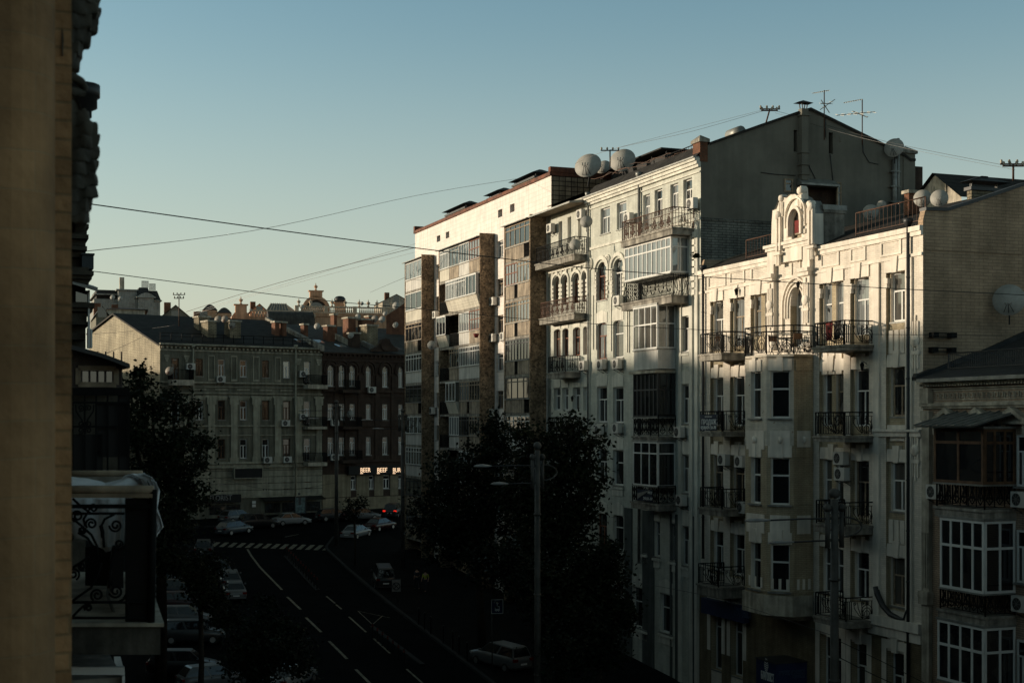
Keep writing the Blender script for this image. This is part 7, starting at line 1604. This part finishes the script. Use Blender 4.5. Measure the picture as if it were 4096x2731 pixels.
dish(3690,793,35,0,'left dish of the pair on the cream house roof',-6,12,pts=RF.w((RF.X(3690,1.6),1.6,RF.Z(3690,793,1.6)))); dish(3757,793,35,0,'right dish of the pair on the cream house roof',-6,12,pts=RF.w((RF.X(3757,1.9),1.9,RF.Z(3757,793,1.9))))
dish(3987,1205,62,0,'large dish fixed to the tan brick end wall',-4,8,pts=onx(3987,1205,cx1,.7))
def ong(px,py,y): return GF.w((GF.X(px,y),y,GF.Z(px,py,y)))
for px,py,r_,y,lb,rs in ((678,1483,18,-1.0,'rust stained dish by the balcony at the corner of the grey green house',1),(872,1276,15,4,'left rusty dish by the chimneys on the grey green house roof',1),(899,1276,15,3.9,'right rusty dish by the chimneys on the grey green house roof',1),(929,1301,14,2.8,'rusty dish against the pale chimney on the grey green house roof',1),(1268,1304,13,3.6,'white dish above the skylights where the two far roofs meet',0),(1403,1341,13,1.8,'white dish beside the dark chimney low on the brick house roof',0),(1431,1267,13,6,'white dish above the red chimneys on the brick house roof',0),(1528,1277,14,5,'white dish right of the orange dish on the brick house roof',0),(1499,1275,15,5.4,'orange rusty dish on the brick house roof',1),(1582,1299,12,4,'dim dish at the right end of the brick house roof',0),(1540,1254,9,7.5,'small dim dish beneath the big one by the red gable',0),(1583,1222,15,8.5,'large white dish beside the red brick rear gable',0),(1400,1655,14,-1.2,'grey dish in the shade on the brick house front',0)): dish(px,py,r_,0,lb,-25,18,bool(rs),pts=ong(px,py,y))
dish(450,1189,10,175,'left white dish before the mansard towers',-20,18); dish(482,1193,9,176,'right dim dish before the mansard towers',-20,18); dish(1208,1227,9,200,'dish left of the palace dome',-20,15); dish(1447,1214,8,205,'dish on the palace balustrade',-20,15); dish(1002,1240,6,200,'tiny dish left of the glazed palace roof',-20,15)
# ================================================================ air conditioners
ap_=bpy.data.objects.new('air_conditioner',None); COL.objects.link(ap_); BASE[ap_.name]=(0,0,0)
mb=MB(); mb.box(-.42,.42,-.46,-.16,-.3,.3); part(mb,'casing','acwhite',ap_)
mb=MB(); mb.lathe([(.24,0),(.24,-.012),(.0,-.012)],(-.1,-.46,0),16,0,False,'y'); g_=part(mb,'fan_grille','acdark',ap_); mb=MB()
for j in range(4): a=pi*j/4; mb.bar((-.1-.23*cos(a),-.478,-.23*sin(a)),(-.1+.23*cos(a),-.478,.23*sin(a)),.014)
mb.lathe([(.06,-.475),(.06,-.49),(.0,-.49)],(-.1,0,0),8,0,False,'y'); part(mb,'fan_guard','zinc',g_)
mb=MB()
for s in (-.3,.3): mb.bar((s,0,-.33),(s,-.46,-.33),.035); mb.bar((s,0,-.55),(s,-.4,-.34),.03)
part(mb,'bracket','darkmetal',ap_); am=Maker(ap_)
def ac(fr,px,py,lb,y=-.3,sc=.9,grp='air conditioners on the facades'): 
    x,z=fr.P(px,py,y); am(fr.w((x,0 if y>-.6 else y+.3,z)),fr.rot,sc,lb,grp)
for px,py,lb in ((2766,815,'white air conditioner by the top right window of the mint house'),(2513,873,'white air conditioner at the left end of the mint top balcony'),(2201,913,'air conditioner under the left end of the plank canopy'),(2322,857,'air conditioner under the right end of the plank canopy'),(2471,1202,'air conditioner below the arched window left of the bulging railing'),(2333,1462,'air conditioner right of the third balcony of the mint wing'),(2404,1458,'air conditioner under the red framed window, left of its twin'),(2467,1456,'air conditioner under the curtained third floor window left of the white panelled bay'),(2395,1718,'air conditioner beside the tree top on the mint house'),(2467,1712,'air conditioner under the blinded window left of the black bay'),(2716,1728,'air conditioner right of the black glazed bay'),(2724,2000,'air conditioner right of the lowest mint balcony'),
  (1971,1205,'topmost air conditioner right of the middle pebble-dash wall'),(1969,1351,'air conditioner on the middle strip of the tiled block, left of a pair'),(2013,1345,'air conditioner close to the third loggia column, right of a pair'),(1740,1259,'air conditioner right of the first pebble-dash wall'),(1728,1642,'lower air conditioner right of the first pebble-dash wall'),(1971,1651,'lowest air conditioner right of the middle pebble-dash wall'),
  (2893,1838,'air conditioner left of two above the third balcony of the cream house'),(2961,1845,'air conditioner next to the cream bay above the third balcony'),(3361,1832,'upper of two stacked air conditioners on the cream house'),(3365,1895,'lower of two stacked air conditioners on the cream house'),(2970,2029,'air conditioner standing on the balcony left of the cream bay'),(3738,1966,'air conditioner behind the ornate black railing at right'),(4082,1997,'upper air conditioner at the right edge of the picture'),(4084,2415,'lower air conditioner at the right edge of the picture')): ac(RF,px,py,lb)
for px,py,lb in ((762,1466,'air conditioner right of the first far balcony'),(883,1517,'air conditioner below a top window of the grey green house'),(1214,1496,'upper air conditioner left of the far right balconies'),(1214,1666,'middle air conditioner left of the far right balconies'),(1142,1692,'air conditioner below a second floor window of the grey green house'),(1070,1839,'left of two low air conditioners on the grey green house'),(1149,1837,'right of two low air conditioners on the grey green house'),(1487,1559,'bright air conditioner under an arched window of the brick house'),(1339,1690,'upper air conditioner near the joint of the two far houses'),(1338,1828,'lower air conditioner near the joint of the two far houses')): ac(GF,px,py,lb,sc=1.0)
# ================================================================ wires, masts, aerials
def wire(pts,r_,lb,m='black',name='overhead_wire'):
    P=[Vector((*p,)) for p in pts]; q=[]
    for i in range(len(P)-1):
        p0=P[max(0,i-1)]; p1=P[i]; p2=P[i+1]; p3=P[min(len(P)-1,i+2)]
        for k in range(6):
            t_=k/6; a=.5*((2*p1)+(p2-p0)*t_+(2*p0-5*p1+4*p2-p3)*t_*t_+(3*p1-p0-3*p2+p3)*t_**3); q.append(at(a.x,a.y,a.z))
    q.append(at(*P[-1])); mb=MB(); mb.tube(q,r_,4); wmesh(mb,name,m,lb,'wire')
wire([(366,817,28),(1046,912,31),(1670,993,34),(2342,1071,38),(2804,1106,40),(3500,1150,43),(4180,1184,46)],.014,'upper thick black wire crossing the whole picture')
wire([(372,1085,30),(1219,1193,34),(1620,1230,36),(2160,1280,39),(2786,1318,42),(3400,1336,45),(4180,1342,48)],.010,'lower thick black wire crossing the whole picture')
wire([(345,1005,35),(1000,925,60),(1663,783,84),(2090,712,94)],.012,'thin wire rising from the left relief to the tiled block roof','darkmetal')
wire([(745,1247,124),(1115,1131,115),(1662,990,106)],.022,'wire rising from the mast to the tiled block wall'); wire([(770,1250,124),(1118,1143,115),(1662,975,106)],.012,'fainter wire just above the one from the mast','darkmetal'); wire([(760,1262,124),(1122,1150,115),(1655,1010,106)],.010,'faint wire just below the one from the mast','darkmetal')
wire([(1480,1170,190),(1560,1135,150),(1625,1108,106)],.016,'short faint wire above the palace at the block edge','darkmetal')
wire([(2300,655,86),(2440,600,84),(2760,528,80),(3068,440,77)],.010,'wire from the roof mast by the dishes up to the leaning pole','darkmetal'); wire([(2440,600,84),(2800,505,80),(3068,436,77)],.008,'second thin wire above the mint roof','darkmetal')
wire([(3085,440,77),(3200,470,76),(3470,548,70),(3700,600,66),(4052,668,60)],.010,'wire from the leaning pole down to the right mast','darkmetal'); wire([(3100,452,77),(3400,540,70),(3700,610,66),(4060,680,60)],.008,'lower thin wire from the leaning pole to the right mast','darkmetal')
wire([(700,1300,126),(500,1327,122),(360,1335,60)],.012,'wire sagging before the cream gable from the far mast'); wire([(575,1345,124),(480,1390,100),(420,1415,40)],.012,'wire running down from the gable edge to the loggia')
wire([(3352,2560,45),(3520,2640,44),(3700,2731,43),(3760,2765,42)],.012,'upper wire leaving the near lamp post to lower right'); wire([(3352,2625,45),(3480,2690,44),(3600,2745,43)],.016,'lower thick wire leaving the near lamp post to lower right')
wire([(1345,1930,117),(1100,1960,120),(830,1900,122)],.014,'wire from the far lamp post across the grey green front','darkmetal'); wire([(3330,2540,45),(2900,2400,52),(2560,2330,60)],.010,'wire from the near lamp post to the dark pavement tree','darkmetal')
def mast(label, px, ptop, pbot, Y, arms=2, lean=0, name='roof_mast', m='rustiron'):
    a=at(px,pbot,Y); b=at(px+lean,ptop,Y); root=bpy.data.objects.new(name,None); COL.objects.link(root); root.location=a; tag(root,label,'mast'); BASE[root.name]=tuple(a)
    mb=MB(); mb.tube([tuple(a),tuple(b)],.045,6); part(mb,'pole',m,root)
    for k in range(arms):
        z=b-(b-a)*(.03+.11*k); w=.55-.1*k; mb=MB(); mb.bar((z.x-w,z.y,z.z),(z.x+w,z.y,z.z),.06); c=part(mb,'cross_arm',m,root)
        for j in range(4): mb=MB(); x=z.x-w+.05+(2*w-.1)*j/3; mb.lathe([(.03,0),(.06,.06),(.05,.14),(.02,.17)],(x,z.y,z.z+.03),6); part(mb,'insulator','stone_lt',c)
    return root
mast('rusty mast with insulators on the grey green house roof',716,1175,1305,128,2); mast('leaning pole with insulators on the mint house roof ridge',3064,435,492,77,2,16); mast('red brown mast with insulators at the right roof edge',4053,655,722,60,2); mast('thin bare mast beside the right large roof dish',2440,600,680,84,1,0,m='darkmetal')
def aerial(label, px, ptop, pbot, Y, beams):
    a=at(px,pbot,Y); b=at(px,ptop,Y); root=bpy.data.objects.new('television_aerial',None); COL.objects.link(root); root.location=a; tag(root,label,'aerial'); BASE[root.name]=tuple(a); s=Y/FP
    mb=MB(); mb.tube([tuple(a),tuple(b)],.028,6); part(mb,'pole','rustiron',root)
    for (x0,y0,x1,y1,n,el) in beams:
        A=at(x0,y0,Y); B_=at(x1,y1,Y); mb=MB(); mb.bar(tuple(A),tuple(B_),.035)
        for j in range(n):
            c=A+(B_-A)*((j+.5)/n); d=Vector((.35,-.8,-.25))*el; mb.bar(tuple(c-d),tuple(c+d),.02)
        part(mb,'boom','zinc',root)
aerial('left television aerial with comb boom above the grey gable',3297,362,560,73,[(3250,374,3318,362,9,.12),(3284,400,3318,452,1,.1),(3280,440,3340,398,2,.2),(3282,415,3325,415,3,.3)])
aerial('right television aerial with long crossed booms above the grey gable',3449,397,580,71,[(3375,412,3449,398,8,.12),(3346,462,3500,448,6,.42),(3410,445,3470,470,3,.3)])
# ================================================================ signs, banners, lanterns
p5=b5a
def banner(label, fr, pa, pb, ya, yb_, y, m, texts, base=None):
    pm=(pa+pb)/2; x0,x1=fr.X(pa,y),fr.X(pb,y); z0,z1=fr.Z(pm,yb_,y),fr.Z(pm,ya,y); t_=thing('banner',label,'banner',fr,(x0,y,z0)); mb=MB(); nx,nz=14,8
    for j in range(nz+1):
        for i in range(nx+1): u=i/nx; v=j/nz; mb.v.append((x0+(x1-x0)*u,y+.025*sin(u*9+v*3)*(.4+v*.6),z0+(z1-z0)*v-.04*sin(pi*u)*(v>.9)))
    for j in range(nz):
        for i in range(nx): mb.f.append([j*(nx+1)+i,j*(nx+1)+i+1,(j+1)*(nx+1)+i+1,(j+1)*(nx+1)+i]); mb.m.append(0); mb.s.append(True)
    part(mb,'cloth',m,t_)
    for s_,u0,u1,v,hf in texts: text(t_,s_,fr,pa+(pb-pa)*u0,yb_-(yb_-ya)*v,(z1-z0)*hf,y-.04,'textw',width=(x1-x0)*(u1-u0))
    return t_
pb_=-RF.ys(RF.X(2984),2886)+.02
banner('navy sale banner with white lettering and phone number on the cream balcony',RF,2799,2868,1656,1722,-pb_,'signnavy',[('ПРОДАЖ',.1,.93,.36,.33),('0(50)424-50-78',.06,.93,.1,.2),('агентство',.3,.7,.8,.1)])
pm_=-RF.ys(RF.X(2706),2632)+.06
banner('dark banner with its corner folded over on the lowest mint balcony',RF,2548,2610,1956,2002,-pm_,'signnavy',[('АКСЕ',.68,.98,.62,.22),('24-51-37',.4,.98,.12,.25)])
xf=RF.X(2548,-pm_-.05); k=MB(); q=[(2549,1994),(2549,1972),(2604,1957)]; k.poly([(RF.X(a,-pm_-.06),-pm_-.06,RF.Z(a,c,-pm_-.06)) for a,c in q]); part(k,'folded_corner','zinc',bpy.data.objects['banner.001'])
# estate agent's box sign over the entrance
x1=RF.X(3230); p_=-RF.ys(x1,3104); x0=RF.X(3025,-p_); z0,z1=RF.Z(3104,2790,-p_),RF.Z(3104,2655,-p_)
ag=thing('shop_sign','blue box sign over the entrance beneath the cream bay','sign',RF,(x0,-p_,z0)); mb=MB(); mb.box(x0,x1,-p_,-.02,z0,z1); part(mb,'board','signblue',ag)
mb=MB(); mb.box(x0-.05,x1+.05,-p_-.05,-.02,z1,z1+.05); part(mb,'frame','darkmetal',ag)
text(ag,'БЛАГОВІСТ',RF,3044,2712,.36,-p_-.02,'textw',width=(RF.X(3092,-p_)-RF.X(3042,-p_)))
mb=MB(); xc=RF.X(3066,-p_)
for j in range(7): w_=.2-.035*abs(j-2.5); z=RF.Z(3066,2682,-p_)+.085*j; mb.add([(xc-w_,-p_-.015,z+.02),(xc,-p_-.015,z-.02),(xc,-p_-.015,z+.02),(xc-w_,-p_-.015,z+.06),(xc+w_,-p_-.015,z+.02),(xc+w_,-p_-.015,z+.06)],[(0,1,2,3),(1,4,5,2)])
part(mb,'emblem','textw',ag)
for s_,py,hh,wd in (('агентство нерухомості',2694,.26,.82),('blagovist.ua',2708,.2,.4)):
    o=text(ag,s_,RF,3104,py,hh,-p_,'textd',width=p_*wd); b=BASE[ag.name]; o.rotation_euler=(pi/2,0,pi/2); o.location=(x1+.02-b[0],-p_+p_*(.08 if wd>.5 else .5)-b[1],RF.Z(3160,py,-p_/2)-b[2])
bf=board('shop_sign','long blue fascia below the lowest left balcony of the cream house',RF,2804,2975,2408,2470,-.45,'signblue',.3)
text(bf,'БЛАГОВІСТ',RF,2935,2458,.4,-.47,'textd',width=1.6)
# bus lane sign
def post_sign(label, px, pbase, pa, pb, ya, yb_, m, rim, yaw):
    g=gp(px,pbase); Y=g.y; a=at(pa,yb_,Y); b=at(pb,ya,Y); root=bpy.data.objects.new('road_sign',None); COL.objects.link(root); root.location=(g.x,g.y,gz(g.x,g.y)+.1); root.rotation_euler=(0,0,yaw); tag(root,label,'road sign'); BASE[root.name]=(0,0,0)
    z0=a.z-root.location.z; z1=b.z-root.location.z; xa=a.x-g.x; xb=b.x-g.x; mb=MB(); mb.tube([(0,.04,-.1),(0,.04,z1)],.035,8); part(mb,'post','pole',root); mb=MB(); mb.box(xa,xb,-.02,.0,z0,z1); f=part(mb,'face',m,root)
    mb=MB(); e=.03
    for q in ((xa,xb,z0,z0+e),(xa,xb,z1-e,z1),(xa,xa+e,z0+e,z1-e),(xb-e,xb,z0+e,z1-e)): mb.box(q[0],q[1],-.03,-.021,q[2],q[3])
    part(mb,'border',rim,root); return root,xa,xb,z0,z1
sg,xa,xb,z0,z1=post_sign('blue bus lane sign with white arrow and bus on a thin post',1969,2700,1965,2013,2396,2453,'signblue','textw',radians(8))
mb=MB(); xc=(xa+xb)/2; w_=(xb-xa); h_=z1-z0; A=lambda u,v:(xc+u*w_,-.024,z0+v*h_)
mb.add([A(-.04,.58),A(.04,.58),A(.04,.72),A(.13,.70),A(0,.88),A(-.13,.70),A(-.04,.72)],[(0,1,2,3,4,5,6)]); mb.add([A(-.2,.2),A(.2,.2),A(.2,.34),A(-.2,.34)],[(0,1,2,3)]); mb.add([A(-.2,.48),A(.2,.48),A(.2,.52),A(-.2,.52)],[(0,1,2,3)])
for s in (-.2,.16): mb.add([A(s,.34),A(s+.04,.34),A(s+.04,.48),A(s,.48)],[(0,1,2,3)])
for s in (-.12,.08): mb.add([A(s,.13),A(s+.05,.13),A(s+.05,.19),A(s,.19)],[(0,1,2,3)])
part(mb,'symbol','textw',sg)
s2,xa,xb,z0,z1=post_sign('square no stopping board on the pavement beside the black van',1590,2420,1566,1604,2314,2366,'lamphead','darkmetal',radians(5)); mb=MB(); xc=(xa+xb)/2; zc=(z0+z1)/2-.05; r_=(xb-xa)*.38; mb.tube([(xc+r_*cos(2*pi*i/18),-.03,zc+r_*sin(2*pi*i/18)) for i in range(18)],.03,5,0,True); mb.bar((xc-r_*.7,-.03,zc+r_*.7),(xc+r_*.7,-.03,zc-r_*.7),.05); mb.bar((xc-r_*.7,-.03,zc-r_*.7),(xc+r_*.7,-.03,zc+r_*.7),.05); part(mb,'symbol','darkmetal',s2)
lp=bpy.data.objects.new('wall_lantern',None); COL.objects.link(lp); BASE[lp.name]=(0,0,0)
mb=MB(); mb.tube([(0,0,.1),(0,-.18,.22),(0,-.3,.16)],.02,5); part(mb,'bracket','iron',lp); mb=MB(); mb.lathe([(.05,-.3),(.13,.05),(.15,.06),(.05,.16),(.01,.22)],(0,-.3,0),6,0,False); part(mb,'lantern_body','iron',lp); lm=Maker(lp)
for px,py,lb,y in ((2938,1163,'black wall lantern over the second window of the cream house',0),(3185,1137,'black wall lantern above the arched balcony door',-.1),(3441,1462,'small lantern under the right upper balcony of the cream house',0),(2283,1592,'ornate black lantern between the mint wing windows',0)): x,z=RF.P(px,py,y-.3); lm(RF.w((x,y,z)),RF.rot,.7,lb,'wall lanterns')
# things on balconies
def clothes(): 
    zc=b5c['z1']; p=b5c['p']; x0,x1=b5c['x0'],b5c['x1']
    for lb,u,w_,h0,m in (('dark red cloth hung over the railing of the right upper balcony',.45,.5,1.0,'redcloth'),('black cloth hung over the railing beside the red one',.72,.45,1.02,'black')):
        mb=MB(); xc=x0+(x1-x0)*u; 
        for j in range(7):
            for i in range(7): q=i/6; v=j/6; mb.v.append((xc+(q-.5)*w_,-p+.1+.03*sin(q*8+v*2),zc+1.02-v*.75-.03*sin(q*5)))
        for j in range(6):
            for i in range(6): mb.f.append([j*7+i,j*7+i+1,j*7+i+8,j*7+i+7]); mb.m.append(0); mb.s.append(True)
        solo(mb,'laundry',m,lb,'laundry',RF)
clothes()
def table(x,y,z,lb):
    t_=thing('cafe_table',lb,'table',RF,(x,y,z)); mb=MB(); mb.lathe([(.34,.7),(.36,.71),(.36,.73),(.0,.735)],(x,y,z),14); part(mb,'tabletop','iron',t_)
    for k in range(3): a=2*pi*k/3; mb=MB(); mb.tube([(x+.08*cos(a),y+.08*sin(a),z+.7),(x+.05*cos(a),y+.05*sin(a),z+.35),(x+.3*cos(a),y+.3*sin(a),z+.01)],.016,5); part(mb,'leg','iron',t_)
def chair(x,y,z,rot,lb):
    t_=thing('cafe_chair',lb,'chair',RF,(x,y,z)); c,s=cos(rot),sin(rot); R=lambda a,b,h:(x+a*c-b*s,y+a*s+b*c,z+h); mb=MB(); mb.add([R(-.2,-.2,.45),R(.2,-.2,.45),R(.2,.2,.45),R(-.2,.2,.45)],[(0,1,2,3)]); part(mb,'seat','oldwood',t_); mb=MB(); mb.add([R(-.2,.22,.62),R(.2,.22,.62),R(.2,.25,.88),R(-.2,.25,.88)],[(0,1,2,3)]); mb.bar(R(-.2,.2,.45),R(-.2,.25,.9),.025); mb.bar(R(.2,.2,.45),R(.2,.25,.9),.025); part(mb,'backrest','oldwood',t_)
    for a in (-.18,.18):
        for b in (-.18,.18): mb=MB(); mb.bar(R(a,b,.45),R(a,-b,.0),.02); part(mb,'leg','iron',t_)
xF0,xF1,yF,zt=BAYTOP; xt=(xF0+xF1)/2+.9; table(xt,yF+.95,zt+.02,'round black cafe table on the middle balcony of the cream house'); chair(xt-.75,yF+.9,zt+.02,pi/2,'folding chair left of the cafe table'); chair(xt+.7,yF+1.0,zt+.02,-pi/2,'folding chair right of the cafe table')
chair((b5a['x0']+b5a['x1'])/2,-b5a['p']*.5,b5a['z1']+.03,2.2,'folding chair on the left upper balcony of the cream house')
mb=MB(); x,z=RF.P(1902,1342,-1.5); mb.lathe([(.12,0),(.2,.28),(.21,.28),(.13,.03)],(x,-1.45,z-.14),10); solo(mb,'planter','redcloth','red tub hanging on the second loggia column','planter',RF)
for px,py,r_,Y,lb,sd_ in ((2786,1030,14,68.5,'weed growing from the gutter joint between the cream and mint houses',31),): shrub(lb,px,py,r_,Y,260,sd_)
# ================================================================ people
def person(label, px, py, az, top, sc=.85, step=.22):
    g=gp(px,py); root=bpy.data.objects.new('person',None); COL.objects.link(root); root.location=(g.x,g.y,gz(g.x,g.y)+.12); root.rotation_euler=(0,0,-radians(az)); root.scale=(sc,)*3; tag(root,label,'person'); BASE[root.name]=(0,0,0)
    def skin(name,V,E,R,m):
        me=bpy.data.meshes.new(name); me.from_pydata(V,E,[]); me.materials.append(M[m]); o=bpy.data.objects.new(name,me); COL.objects.link(o); o.parent=root; md=o.modifiers.new('skin','SKIN'); o.modifiers.new('sub','SUBSURF').levels=1; o.modifiers['sub'].render_levels=1
        for i,r_ in enumerate(R): me.skin_vertices[0].data[i].radius=(r_,r_*.85)
        me.skin_vertices[0].data[0].use_root=True; return o
    s=step
    V=[(0,0,.95),(0,0,1.2),(0,.01,1.42),(0,.01,1.52),(0,.03,1.62),(0,.03,1.74),(-.1,0,.9),(-.1,s,.5),(-.1,s*.9,.08),(-.1,s*.9+.15,.04),(.1,0,.9),(.1,-s*.3,.5),(.1,-s*1.2,.1),(.1,-s*1.2+.14,.04),(-.19,0,1.4),(-.24,-s*.5,1.13),(-.24,-s*.4+.12,.9),(-.24,-s*.4+.16,.8),(.19,0,1.4),(.24,s*.5,1.13),(.24,s*.6+.12,.92),(.24,s*.6+.15,.82)]
    E=[(0,1),(1,2),(2,3),(3,4),(4,5),(0,6),(6,7),(7,8),(8,9),(0,10),(10,11),(11,12),(12,13),(2,14),(14,15),(15,16),(16,17),(2,18),(18,19),(19,20),(20,21)]
    skin('body',V,E,[.13,.13,.13,.055,.085,.08,.085,.062,.045,.04,.085,.062,.045,.04,.065,.048,.036,.04,.065,.048,.036,.04],'skin')
    skin('top',[V[0],V[1],V[2],V[14],V[15],V[18],V[19]],[(0,1),(1,2),(2,3),(3,4),(2,5),(5,6)],[.155,.15,.15,.085,.06,.085,.06],top)
    skin('trousers',[V[0],V[6],V[7],V[8],V[10],V[11],V[12]],[(0,1),(1,2),(2,3),(0,4),(4,5),(5,6)],[.15,.105,.08,.06,.105,.08,.06],'jeans')
    mb=MB(); mb.lathe([(.001,.2),(.07,.19),(.105,.12),(.112,.04),(.1,-.03)],(0,.02,1.64),10); h=part(mb,'hair','hair',root); return root
person('pedestrian in a yellow green top walking on the right pavement',1702,2372,-160,'hivis'); person('pedestrian in dark clothes walking ahead of the yellow green one',1668,2362,-20,'jeans'); person('woman in a white shirt on the far pavement by the shop',1042,2058,60,'shirtw')
